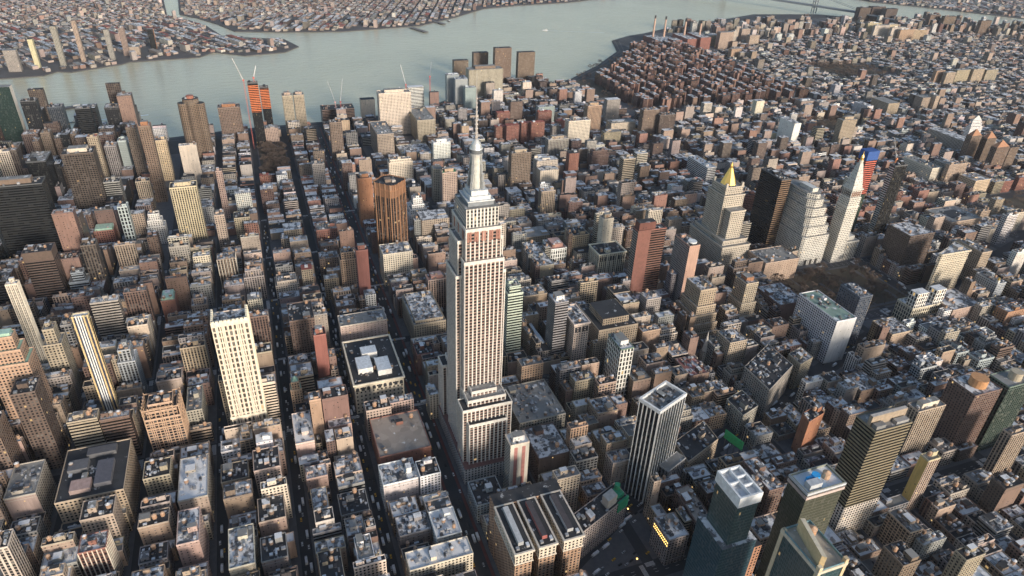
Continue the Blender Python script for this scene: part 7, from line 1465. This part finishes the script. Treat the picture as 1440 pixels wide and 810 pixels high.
def orange_black():
    c = (397, -46); t = empty('skyscraper', (c[0], c[1], 0), 'chamfered tower set diagonally, bronze-orange stone with black window strips', 'skyscraper')
    R_ = 25.5; P = []
    for k in range(4):
        a = math.pi/2*k+math.pi
        for s in (-.17, .17): P.append((R_*math.cos(a+s*1.0), R_*math.sin(a+s*1.0)))
    OR = (.27, .145, .085)
    mb = MB(); n = len(P)
    for i in range(n):
        p0, p1 = P[i], P[(i+1) % n]; L_ = math.hypot(p1[0]-p0[0], p1[1]-p0[1])
        sp = (dict(mat=FAC, col=OR, sp=(.03,.028,.027), win=(.015,.016,.018), par=(.74, .72, 7)), 4.3, 3.7)
        wall(mb, p0, p1, 0, 131, sp)
    mb.face([(x, y, 152) for x, y in P], **rtop('d'))
    for i in range(n): wall(mb, P[i], P[(i+1) % n], 131, 154, (dict(mat=FAC, col=OR, sp=(.30,.14,.07), win=(.14,.07,.04), par=(.3, .9, 3)), 2.5, 24))
    mb.build('wall', t)
    mb = MB()
    for i in range(n):
        p0, p1 = Vector(P[i]), Vector(P[(i+1) % n]); L_ = (p1-p0).length; m = max(1, round(L_/8.6)); d = (p1-p0)/L_; nn = Vector((d.y, -d.x))
        for j in range(m+1):
            q = p0+d*(L_*j/m); a, b = q-d*.7+nn*.9, q+d*.7+nn*.9; a0, b0 = q-d*.7, q+d*.7
            for e, f in ((a, b), (a0, a), (b, b0)): mb.quad((e.x, e.y, 0), (f.x, f.y, 0), (f.x, f.y, 155), (e.x, e.y, 155), col=(.33,.18,.10))
    mb.build('pier', t)
    mb = MB(); F = LF(c, rectf(c[0]-10, c[0]+10, c[1]-10, c[1]+10)); pbox(mb, F, 2, 12, 4, 16, 152, 157, (.2,.15,.12)); pbox(mb, F, 13, 19, 2, 9, 152, 156, (.4,.36,.33)); mb.build('penthouse', t)
orange_black()
def three_wings():
    c = (-275, -48); t = empty('hotel', (c[0], c[1], 0), 'brick and cream hotel of three parallel wings facing the viewer, bottom centre', 'hotel'); col = (.36, .235, .16)
    H = 76
    mb = MB(); F = LF(c, rectf(-248, -232, -84, -14)); fbox(mb, F, 0, F.W, 0, F.D, 0, H, wallp('P', col), rtop('d')); mb.build('rear_block', t)
    for y1, w in ((-14.5, 16.5), (-38, 16), (-62.5, 18.5)):
        mb = MB(); F = LF(c, rectf(-304, -248, y1-w, y1)); W, D = F.W, F.D
        fbox(mb, F, 0, W, 0, D, 0, H-14, wallp('P', col), None); fbox(mb, F, -.3, W+.3, -.3, D, H-14, H, wallp('P', (.60,.53,.43)), rtop('d'))
        ring(mb, F, 0, W, 0, D-1, H-15.5, 1.6, 1.0, (.62,.55,.46)); ring(mb, F, 0, W, 0, D-1, H-2, 2.4, 1.6, (.60,.54,.46)); mb.build('wing', t)
        mb = MB(); pbox(mb, F, W*.3, W*.62, 7, D-6, H+.02, H+4.5, (.30,.10,.09) if y1 < -30 and y1 > -50 else (.36,.37,.38), (.07,.06,.065) if y1 < -20 else (.48,.49,.5)); mb.build('rooftop_house', t)
        put(UNITS[0], 'roof_unit', t, F, W*.8, 5, H, 4, 3, 2.5); put(UNITS[1], 'roof_unit', t, F, W*.2, 4, H, 3, 3, 2)
three_wings()
# ------------------------------------------------------------------ church spire, billboard
def church():
    c = (-30, -407); t = empty('church', (c[0], c[1], 0), 'small dark church with a sharp pale stone spire at the foot of the tan ziggurat', 'church')
    F = LF(c, rectf(-22, 8, -412, -400)); mb = MB(); fbox(mb, F, 0, F.W, 0, F.D, 0, 12, wallp('X', (.25,.2,.17)), None)
    a, b, c_, d = F.p(0, 0, 12), F.p(12, 0, 12), F.p(12, 30, 12), F.p(0, 30, 12); r1, r2 = F.p(6, 0, 18), F.p(6, 30, 18)
    mb.quad(a, r1, r2, d, col=(.10,.10,.11)); mb.quad(b, c_, r2, r1, col=(.10,.10,.11)); mb.face((a, b, r1), col=(.25,.2,.17)); mb.face((c_, d, r2), col=(.25,.2,.17)); mb.build('nave', t)
    mb = MB(); G = LF(c, rectf(-34, -26, -411, -403)); fbox(mb, G, 0, 8, 0, 8, 0, 24, wallp('X', (.42,.38,.33)), None); mb.build('steeple_tower', t)
    mb = MB(); cyl(mb, G, 4, 4, 4.4, 24, 58, 8, (.50,.46,.41), r2=0); mb.build('spire', t)
church()
def billboard():
    a, b = Vector((-188, -330, 0)), Vector((-214, -337, 0)); t = empty('billboard', (a+b)/2, 'bright green blank billboard facing the diagonal avenue', 'billboard'); m = (a+b)/2
    mb = MB(); a, b = a-m, b-m; d = (b-a).normalized(); n = Vector((-abs(d.y), d.x*(-1 if d.y > 0 else 1), 0))*.6
    n = Vector((d.y, -d.x, 0))*.6
    p = [a, b]; 
    for e, f in ((a+n, b+n), (b, a), (a, a+n), (b+n, b)): mb.quad((e.x, e.y, 21), (f.x, f.y, 21), (f.x, f.y, 34), (e.x, e.y, 34), col=(.03,.36,.13))
    mb.quad((a.x, a.y, 34), ((a+n).x, (a+n).y, 34), ((b+n).x, (b+n).y, 34), (b.x, b.y, 34), col=(.03,.4,.14)); mb.build('panel', t)
    for s in (.1, .35, .6, .9):
        mb = MB(); q = a+(b-a)*s; G = LF((0, 0), rectf(q.x-.3, q.x+.3, q.y-.3, q.y+.3)); pbox(mb, G, 0, .6, 0, .6, 0, 21, (.1,.1,.1)); mb.build('post', t)
billboard()
# ------------------------------------------------------------------ power station with four stacks
def plant():
    c = (1990, -1560); t = empty('power_station', (c[0], c[1], 0), 'red brick power station by the river', 'power station')
    for x0, x1, y0, y1, h in ((1850, 2010, -1590, -1490, 26), (1870, 1990, -1640, -1590, 42), (1850, 1960, -1690, -1640, 50), (2010, 2080, -1560, -1500, 20), (1880, 1930, -1570, -1530, 36)):
        mb = MB(); F = LF(c, rectf(x0, x1, y0, y1)); fbox(mb, F, 0, F.W, 0, F.D, 0, h, wallp('X', (.23,.105,.085), sparse=.6), rtop('s', mul=.8)); mb.build('hall', t)
    for i, (x, y) in enumerate(((2040, -1525), (2010, -1560), (1950, -1622), (1905, -1668))):
        t2 = empty('smokestack', (x, y, 0), ('farthest left', 'second from left', 'third from left', 'rightmost')[i]+' of four tall smokestacks of the red brick power station', 'smokestack', 'smokestacks of the power station')
        mb = MB(); F = LF((x, y), rectf(x-1, x+1, y-1, y+1)); cyl(mb, F, 1, 1, 4.8, 0, 96, 12, (.50,.33,.25), r2=3.6); mb.build('stack', t2)
        mb = MB(); cyl(mb, F, 1, 1, 3.8, 96, 108, 12, (.04,.04,.045)); mb.build('cap', t2)
plant()
# ------------------------------------------------------------------ suspension bridge
def bridge():
    A, B = Vector((2330, -3000, 0)), Vector((3600, -2380, 0)); t = empty('bridge', (2560, -2890, 0), 'grey steel suspension bridge crossing the river at the top edge', 'bridge'); o = Vector((2560, -2890, 0))
    d = (B-A).normalized(); n = Vector((-d.y, d.x, 0)); GR = (.20,.22,.24)
    def bar(mb, p, q, w, h, col=GR):
        p, q = p-o, q-o; a = n*w/2
        P = [p-a, q-a, q+a, p+a]; T = [v+Vector((0, 0, h)) for v in P]
        mb.quad(*[tuple(v) for v in T], col=col)
        for i in range(4): j = (i+1) % 4; mb.quad(tuple(P[i]), tuple(P[j]), tuple(T[j]), tuple(T[i]), col=col)
    mb = MB(); bar(mb, A+Vector((0, 0, 34)), B+Vector((0, 0, 44)), 36, 8); bar(mb, A-d*500+Vector((0, 0, 6)), A+Vector((0, 0, 34)), 34, 4); mb.build('deck', t)
    for T0 in (Vector((2585, -2876, 0)), Vector((3090, -2630, 0))):
        mb = MB()
        for s in (-1, 1):
            q = T0+n*s*16
            for e in (-1, 1): bar(mb, q+d*e*7-d*2, q+d*e*7+d*2, 4, 100)
        for z in (30, 60, 92): bar(mb, T0-n*0-d*2+Vector((0, 0, z)), T0+d*2+Vector((0, 0, z)), 36, 5)
        mb.build('tower', t)
    for s in (-1, 1):
        mb = MB(); p0, p1 = Vector((2585, -2876, 98))+n*s*16, Vector((3090, -2630, 98))+n*s*16; prev = None
        for i in range(25):
            f = i/24; q = p0.lerp(p1, f); q.z = 98-4*f*(1-f)*50
            if prev is not None: bar(mb, prev, q, 1.4, 1.6); 
            if prev is not None and i < 24: bar(mb, q*1, q+d*.8, .8, 0.5); 
            prev = q
        bar(mb, p0*1, A+n*s*16+Vector((0, 0, 40)), 1.4, 1.6); mb.build('cable', t)
bridge()
# ------------------------------------------------------------------ construction cranes
def crane(x, y, z0, h, jib, ang, tilt, col, label):
    t = empty('construction_crane', (x, y, z0), label, 'crane', 'construction cranes on the skyline'); F = LF((x, y), rectf(x-1, x+1, y-1, y+1))
    mb = MB()
    for a, b in ((0, 0), (1.6, 0), (0, 1.6), (1.6, 1.6)): pbox(mb, F, a, a+.5, b, b+.5, 0, h, col)
    for k in range(int(h/4)): ring(mb, F, .3, 1.8, .3, 1.8, k*4, .4, .2, col)
    mb.build('mast', t)
    mb = MB(); dx, dy = math.cos(ang)*math.cos(tilt), math.sin(ang)*math.cos(tilt); dz = math.sin(tilt); w = .8
    for s in (-w, w):
        for e in (0, 1.2):
            p, q = Vector((s*-math.sin(ang), s*math.cos(ang), h+e)), Vector((dx*jib+s*-math.sin(ang)*.4, dy*jib+s*math.cos(ang)*.4, h+e+dz*jib)); r_ = Vector((0, 0, .6)); a = Vector((-math.sin(ang), math.cos(ang), 0))*.35
            mb.quad(tuple(p-a), tuple(q-a), tuple(q+a), tuple(p+a), col=(.72,.70,.68)); mb.quad(tuple(p-r_), tuple(q-r_), tuple(q+r_), tuple(p+r_), col=(.72,.70,.68))
    mb.build('jib', t)
    mb = MB(); pbox(mb, F, -1, 3, -1, 3, h-1, h+3, col); mb.build('cab', t)
crane(1050, 163, 0, 165, 60, 2.4, 1.15, (.45,.12,.09), 'red and white tower crane left of the two orange and black riverside towers')
crane(1072, 140, 150, 14, 30, -.5, .9, (.45,.12,.09), 'short red crane on top of the taller orange and black riverside tower')
crane(1195, -56, 42, 18, 60, 1.9, 1.3, (.50,.30,.28), 'left one of two pale luffing cranes above the dark concrete frame')
crane(1195, -70, 42, 18, 60, -1.0, 1.35, (.35,.10,.09), 'right one of two pale luffing cranes above the dark concrete frame')
crane(1285, -268, 60, 12, 55, .8, 1.3, (.5,.14,.12), 'red crane left of the white curved building under construction')
crane(1290, -340, 0, 90, 40, -1.2, 1.4, (.5,.12,.12), 'red crane right of the white curved building under construction')
crane(430, -1225, 0, 70, 50, .6, 1.2, (.62,.22,.08), 'orange tower crane behind the red and blue wrapped tower')
# ------------------------------------------------------------------ piers and boats
def pier(x, y, L_, w, ang, label):
    t = empty('pier', (x, y, -3), label, 'pier', 'piers on the far bank'); t.rotation_euler.z = ang; mb = MB(); F = LF((0, 0), rectf(0, L_, -w/2, w/2)); pbox(mb, F, 0, w, 0, L_, 2, 4.2, (.11,.10,.09), (.16,.14,.13)); mb.build('deck', t)
    mb = MB()
    for i in range(int(L_/12)): pbox(mb, F, 1, 2, i*12, i*12+1, -1, 2, (.06,.05,.05)); pbox(mb, F, w-2, w-1, i*12, i*12+1, -1, 2, (.06,.05,.05))
    mb.build('piles', t)
pier(2500, -560, 120, 22, math.radians(200), 'left one of two dark piers reaching into the river from the far bank'); pier(2660, -690, 110, 20, math.radians(200), 'right one of two dark piers reaching into the river from the far bank')
pier(1420, -790, 70, 30, 2.9, 'low shed-lined pier in the marina below the brown riverside towers')
def boat(x, y, ang, L_, col, label, wake=0):
    t = empty('boat', (x, y, -3), label, 'boat', 'boats on the river'); t.rotation_euler.z = ang; mb = MB(); w = L_*.2
    pts = [(-L_/2, -w/2), (L_*.3, -w/2), (L_/2, 0), (L_*.3, w/2), (-L_/2, w/2)]
    for i in range(5): a, b = pts[i], pts[(i+1) % 5]; mb.quad((*a, 0), (*b, 0), (*b, L_*.05+1), (*a, L_*.05+1), col=col)
    mb.face([(*p, L_*.05+1) for p in pts], col=tuple(c*1.5+.05 for c in col)); mb.build('hull', t)
    mb = MB(); F = LF((0, 0), rectf(-L_*.35, -L_*.12, -w*.3, w*.3)); pbox(mb, F, 0, F.W, 0, F.D, L_*.05+1, L_*.05+5, (.5,.5,.48)); mb.build('cabin', t)
    if wake:
        m = flat('foam', (.62,.68,.66), .6); mb = MB(); mb.face([(-L_/2, -1.5, .12), (-L_/2, 1.5, .12), (-L_/2-wake, 7, .10), (-L_/2-wake, -2, .10)][::-1], mat=m); o = mb.build('wake', None, (x, y, -3)); o.rotation_euler.z = ang; tag(o, 'pale foam trail left by a boat on the river' , 'wake', kind='stuff')
boat(1512, 630, math.radians(110), 75, (.05,.05,.055), 'long dark barge in the river beside the green riverside slab')
boat(1375, 605, math.radians(100), 26, (.10,.13,.14), 'small ferry with a foam trail next to the green riverside slab', 170)
boat(2362, -1150, math.radians(70), 26, (.6,.6,.6), 'tiny white ferry trailing foam in mid river before the power station', 260)
boat(2640, -770, math.radians(20), 30, (.12,.10,.10), 'small dark boat moored at the tip of the far pier')
# ------------------------------------------------------------------ bare winter trees
def treemesh(seed):
    rg = random.Random(seed); v, f, m = [], [], []
    def stick(p, q, r0_, r1_, mi):
        d = (q-p); a = d.orthogonal().normalized(); b = d.cross(a).normalized(); n = len(v)
        for k in range(3): an = k*2.094; o_ = a*math.cos(an)+b*math.sin(an); v.append(tuple(p+o_*r0_)); v.append(tuple(q+o_*r1_))
        for k in range(3): j = (k+1) % 3; f.append((n+2*k, n+2*j, n+2*j+1, n+2*k+1)); m.append(mi)
    top = Vector((rg.uniform(-.4, .4), rg.uniform(-.4, .4), 5)); stick(Vector((0, 0, 0)), top, .42, .28, 0); T = (list(v), list(f)); v.clear(); f.clear(); m.clear()
    def grow(p, d, L_, r_, lev):
        q = p+d*L_; stick(p, q, r_, r_*.55, 0)
        if lev == 0:
            for _ in range(5):
                e = (d+Vector((rg.uniform(-1, 1), rg.uniform(-1, 1), rg.uniform(-.5, .8)))).normalized(); a = e.orthogonal().normalized()*.16; n = len(v); s = p.lerp(q, rg.random()); v.extend([tuple(s-a), tuple(s+a), tuple(s+e*rg.uniform(1.0, 1.9))]); f.append((n, n+1, n+2)); m.append(0)
            return
        for _ in range(3 if lev > 1 else 4): grow(q, (d+Vector((rg.uniform(-1, 1), rg.uniform(-1, 1), rg.uniform(-.25, .6)))*.85).normalized(), L_*rg.uniform(.6, .8), r_*.55, lev-1)
    for k in range(5): a = k*1.257+rg.uniform(-.3, .3); grow(top, Vector((math.cos(a)*.8, math.sin(a)*.8, rg.uniform(.7, 1.2))).normalized(), rg.uniform(2.6, 3.6), .22, 3)
    tm = bpy.data.meshes.new('trunk'); tm.from_pydata(T[0], [], T[1]); tm.materials.append(BARK); cm = bpy.data.meshes.new('crown'); cm.from_pydata(v, [], f); cm.materials.append(TWIG); return tm, cm
TM = [treemesh(s) for s in range(4)]
rng = random.Random(9)
def trees(x0, x1, y0, y1, n, label, group, avoid=None):
    k = 0
    while k < n:
        x, y = rng.uniform(x0, x1), rng.uniform(y0, y1)
        if avoid and avoid(x, y): continue
        t = empty('bare_tree', (x, y, .12), label, 'tree', group); tm, cm = rng.choice(TM); s = rng.uniform(.95, 1.5); t.scale = (s, s, s*rng.uniform(.9, 1.15)); t.rotation_euler.z = rng.uniform(0, 6.3); k += 1
        for nm, me in (('trunk', tm), ('crown', cm)): o = bpy.data.objects.new(nm, me); COL.objects.link(o); o.parent = t
trees(20, 140, YS[23]+18, YS[26]-12, 100, 'bare winter tree in the square before the marble clock tower', 'bare trees of the square', lambda x, y: abs(x-72) < 5 or abs(y+704) < 4 or abs(y+788) < 4)
trees(856, 1048, YS[35]+10, YS[36]-10, 90, 'bare winter tree in the park beside the lone brown riverside slab', 'bare trees of the riverside park')
trees(900, 1050, YS[34]+18, YS[35]-10, 30, 'bare winter tree on the open lot in front of the two tan riverside slabs', 'bare trees of the open lot')
mb = MB(); rng2 = random.Random(4)
far_tm = TM[0][1]; V0 = [tuple(p.co) for p in far_tm.vertices]; F0 = [tuple(p.vertices) for p in far_tm.polygons][::3]
pts = []
for (a, b, c, d, n) in ((153, 297, YS[14]+18, YS[17]-12, 60), (462, 498, YS[20]+10, YS[21]-10, 20), (802, 898, YS[15]+10, YS[17]-10, 50), (1298, 1506, YS[7]+10, YS[10]-10, 170), (1100, 1800, YS[14]+25, YS[23]-25, 420), (1090, 1280, 480, 640, 20), (-60, 0, 0, 0, 0), (450, 560, -2300, -2180, 60)):
    for _ in range(n):
        x, y = rng2.uniform(a, b), rng2.uniform(c, d)
        if inpoly(x, y, MANH): pts.append((x, y))
vs, fs = [], []
for x, y in pts:
    s = rng2.uniform(1.0, 1.6); a = rng2.uniform(0, 6.3); ca, sa = math.cos(a)*s, math.sin(a)*s; n = len(vs)
    vs.extend([(x+p[0]*ca-p[1]*sa, y+p[0]*sa+p[1]*ca, p[2]*s) for p in V0]); fs.extend([tuple(n+i for i in f_) for f_ in F0])
me = bpy.data.meshes.new('far_bare_trees'); me.from_pydata(vs, [], fs); me.materials.append(TWIG); o = bpy.data.objects.new('far_bare_trees', me); COL.objects.link(o); tag(o, 'brown haze of bare winter trees in the distant parks and housing estates', 'trees', kind='stuff')
# ------------------------------------------------------------------ traffic
def carmesh(name, col, L_, w, h, cabin=True):
    mb = MB(); F = Frame(rectf(-L_/2, L_/2, -w/2, w/2)); F.c = Vector((0, 0, 0)); m = dict(col=col)
    if cabin:
        pbox(mb, F, 0, w, 0, L_, .35, .95, col)
        b = [F.p(.12, L_*.2, .95), F.p(w-.12, L_*.2, .95), F.p(w-.12, L_*.9, .95), F.p(.12, L_*.9, .95)]; q = [F.p(.3, L_*.33, 1.5), F.p(w-.3, L_*.33, 1.5), F.p(w-.3, L_*.78, 1.5), F.p(.3, L_*.78, 1.5)]
        for i in range(4): mb.quad(b[i], b[(i+1) % 4], q[(i+1) % 4], q[i], col=(.02,.025,.03))
        mb.quad(*q, col=col)
    else:
        pbox(mb, F, 0, w, L_*.24, L_, .6, h, col, (.75,.76,.78)); pbox(mb, F, .1, w-.1, 0, L_*.22, .5, h*.78, tuple(c*.8 for c in col)); pbox(mb, F, .2, w-.2, -.05, .5, h*.45, h*.7, (.02,.025,.03))
    for a in (.18, .78):
        for u in (-.05, w-.2): pbox(mb, F, u, u+.25, L_*a, L_*a+.65, 0, .65, (.01,.01,.01))
    o = mb.build(name); me = o.data; bpy.data.objects.remove(o); return me
CARS = [('white car', 'car', carmesh('car', (.75,.75,.75), 4.8, 1.9, 1.5)), ('black car', 'car', carmesh('car', (.02,.02,.022), 4.8, 1.9, 1.5)), ('yellow taxi', 'taxi', carmesh('taxi', (.75,.42,.03), 4.8, 1.9, 1.5)), ('silver car', 'car', carmesh('car', (.38,.40,.42), 4.7, 1.9, 1.5)),
        ('white box truck', 'truck', carmesh('truck', (.72,.72,.72), 9.5, 2.5, 3.4, False)), ('white city bus', 'bus', carmesh('bus', (.66,.68,.7), 12.2, 2.6, 3.1, False))]
rng = random.Random(17)
ROADS = [('x', 0, -350, 420, 7, 90, 'the wide avenue left of the great spire tower'), ('x', YS[35], -250, 420, 3, 80, 'the street left of the broad beige roof'), ('x', YS[36], -240, 600, 3, 70, 'the street right of the cream facet-grid tower'), ('x', YS[37], -230, 500, 3, 50, 'the street left of the cream facet-grid tower'),
         ('x', YS[33], -60, 300, 3, 8, 'the street right of the great spire tower'), ('b', 2, 0, 0, 8, 70, 'the diagonal avenue'), ('x', YS[23], -100, 300, 9, 45, 'the broad crossing by the wedge-shaped tower'), ('y', 0, -1000, 300, 8, 50, 'the avenue behind the great spire tower'), ('x', YS[34]*0+YS[34], 500, 1100, 7, 50, 'the broad street running to the river')]
for kind, pos, a, b, half, n, where in ROADS:
    used = []
    for i in range(n):
        for _ in range(20):
            s = rng.uniform(a, b) if kind != 'b' else rng.uniform(.02, .98); lane = rng.choice([-1, -.35, .35, 1])*half
            if kind == 'b': s2 = s*760
            else: s2 = s
            if all(abs(s2-q[0]) > 13 or abs(lane-q[1]) > 2 for q in used): break
        used.append((s2, lane)); w = rng.choice([0, 0, 0, 1, 1, 2, 2, 3, 3, 4, 4, 5] if half > 3 else [0, 0, 1, 2, 3, 4, 4]); nm, cat, me = CARS[w]
        if kind == 'x': x, y, r_, z = s, pos+lane, 0 if lane < 0 else math.pi, .02
        elif kind == 'y': x, y, r_, z = pos+lane, s, math.pi/2, .02
        else:
            A_, B_ = Vector((-245, -150)), Vector((8, -872)); q = A_.lerp(B_, s); d = (B_-A_).normalized(); q += Vector((-d.y, d.x))*lane; x, y, r_, z = q.x, q.y, math.atan2(d.y, d.x), .15
        o = bpy.data.objects.new(me.name, me); COL.objects.link(o); o.location = (x, y, z); o.rotation_euler.z = r_
        tag(o, f'{nm} on {where}', cat, 'vehicles on '+where)
for i in range(46):
    for _ in range(30):
        s, lane = rng.uniform(-60, 110), rng.choice([-46, -42, -38, -30, -14, -10, -6, 2, 14, 18])
        A_ = Vector((-262, -115)); d = Vector((.33, -.944)).normalized(); q = A_+d*s+Vector((-d.y, d.x))*-1*lane*-1
        if all((q-p).length > 6.5 for p in used_sq) if i else True: break
    if i == 0: used_sq = []
    used_sq.append(q); nm, cat, me = CARS[rng.choice([0, 0, 1, 2, 2, 3, 4])]
    if -330 < q.x < -215:
        o = bpy.data.objects.new(me.name, me); COL.objects.link(o); o.location = (q.x, q.y, .15); o.rotation_euler.z = math.atan2(d.y, d.x); tag(o, f'{nm} on the plaza between the green-netted wedge and the white-ribbed black tower', cat, 'vehicles on the plaza')
# ------------------------------------------------------------------ lit street lamps on the plaza
rng = random.Random(8)
for x, y in [(-262, -128), (-240, -172), (-228, -150), (-290, -190), (-300, -150), (-255, -215), (-205, -230), (-215, -120), (-322, -215), (-330, -120), (4, -850), (-6, -905), (28, -872), (-30, -800)]:
    t = empty('street_lamp', (x, y, .02), 'lit amber street lamp on the plaza of the diagonal avenue', 'street lamp', 'lit street lamps'); F = LF((x, y), rectf(x-.15, x+.15, y-.15, y+.15))
    mb = MB(); pbox(mb, F, 0, .3, 0, .3, 0, 8, (.1,.1,.1)); mb.build('pole', t); mb = MB(); pbox(mb, F, -.5, .8, -.5, .8, 8, 8.8, (1,.6,.2), mat=AMBER); mb.build('lamp_head', t)
# ------------------------------------------------------------------ air
def haze():
    me = bpy.data.meshes.new('haze'); x0, x1, y0, y1, z0, z1 = -8900, 13900, -13900, 8900, -6, 640
    v = [(x, y, z) for x in (x0, x1) for y in (y0, y1) for z in (z0, z1)]
    me.from_pydata(v, [], [(0, 1, 3, 2), (4, 6, 7, 5), (0, 4, 5, 1), (2, 3, 7, 6), (0, 2, 6, 4), (1, 5, 7, 3)])
    m = bpy.data.materials.new('haze'); m.use_nodes = True; nt = m.node_tree; nt.nodes.clear(); o_ = nt.nodes.new('ShaderNodeOutputMaterial'); p = nt.nodes.new('ShaderNodeVolumePrincipled')
    p.inputs['Color'].default_value = (.86, .90, 1, 1); p.inputs['Density'].default_value = HAZE; p.inputs['Anisotropy'].default_value = .2; nt.links.new(p.outputs[0], o_.inputs['Volume']); me.materials.append(m)
    o = bpy.data.objects.new('haze', me); COL.objects.link(o); o['kind'] = 'stuff'; o['label'] = 'thin bluish winter haze over the distant city'; 
HAZE = .00002
if HAZE: haze()
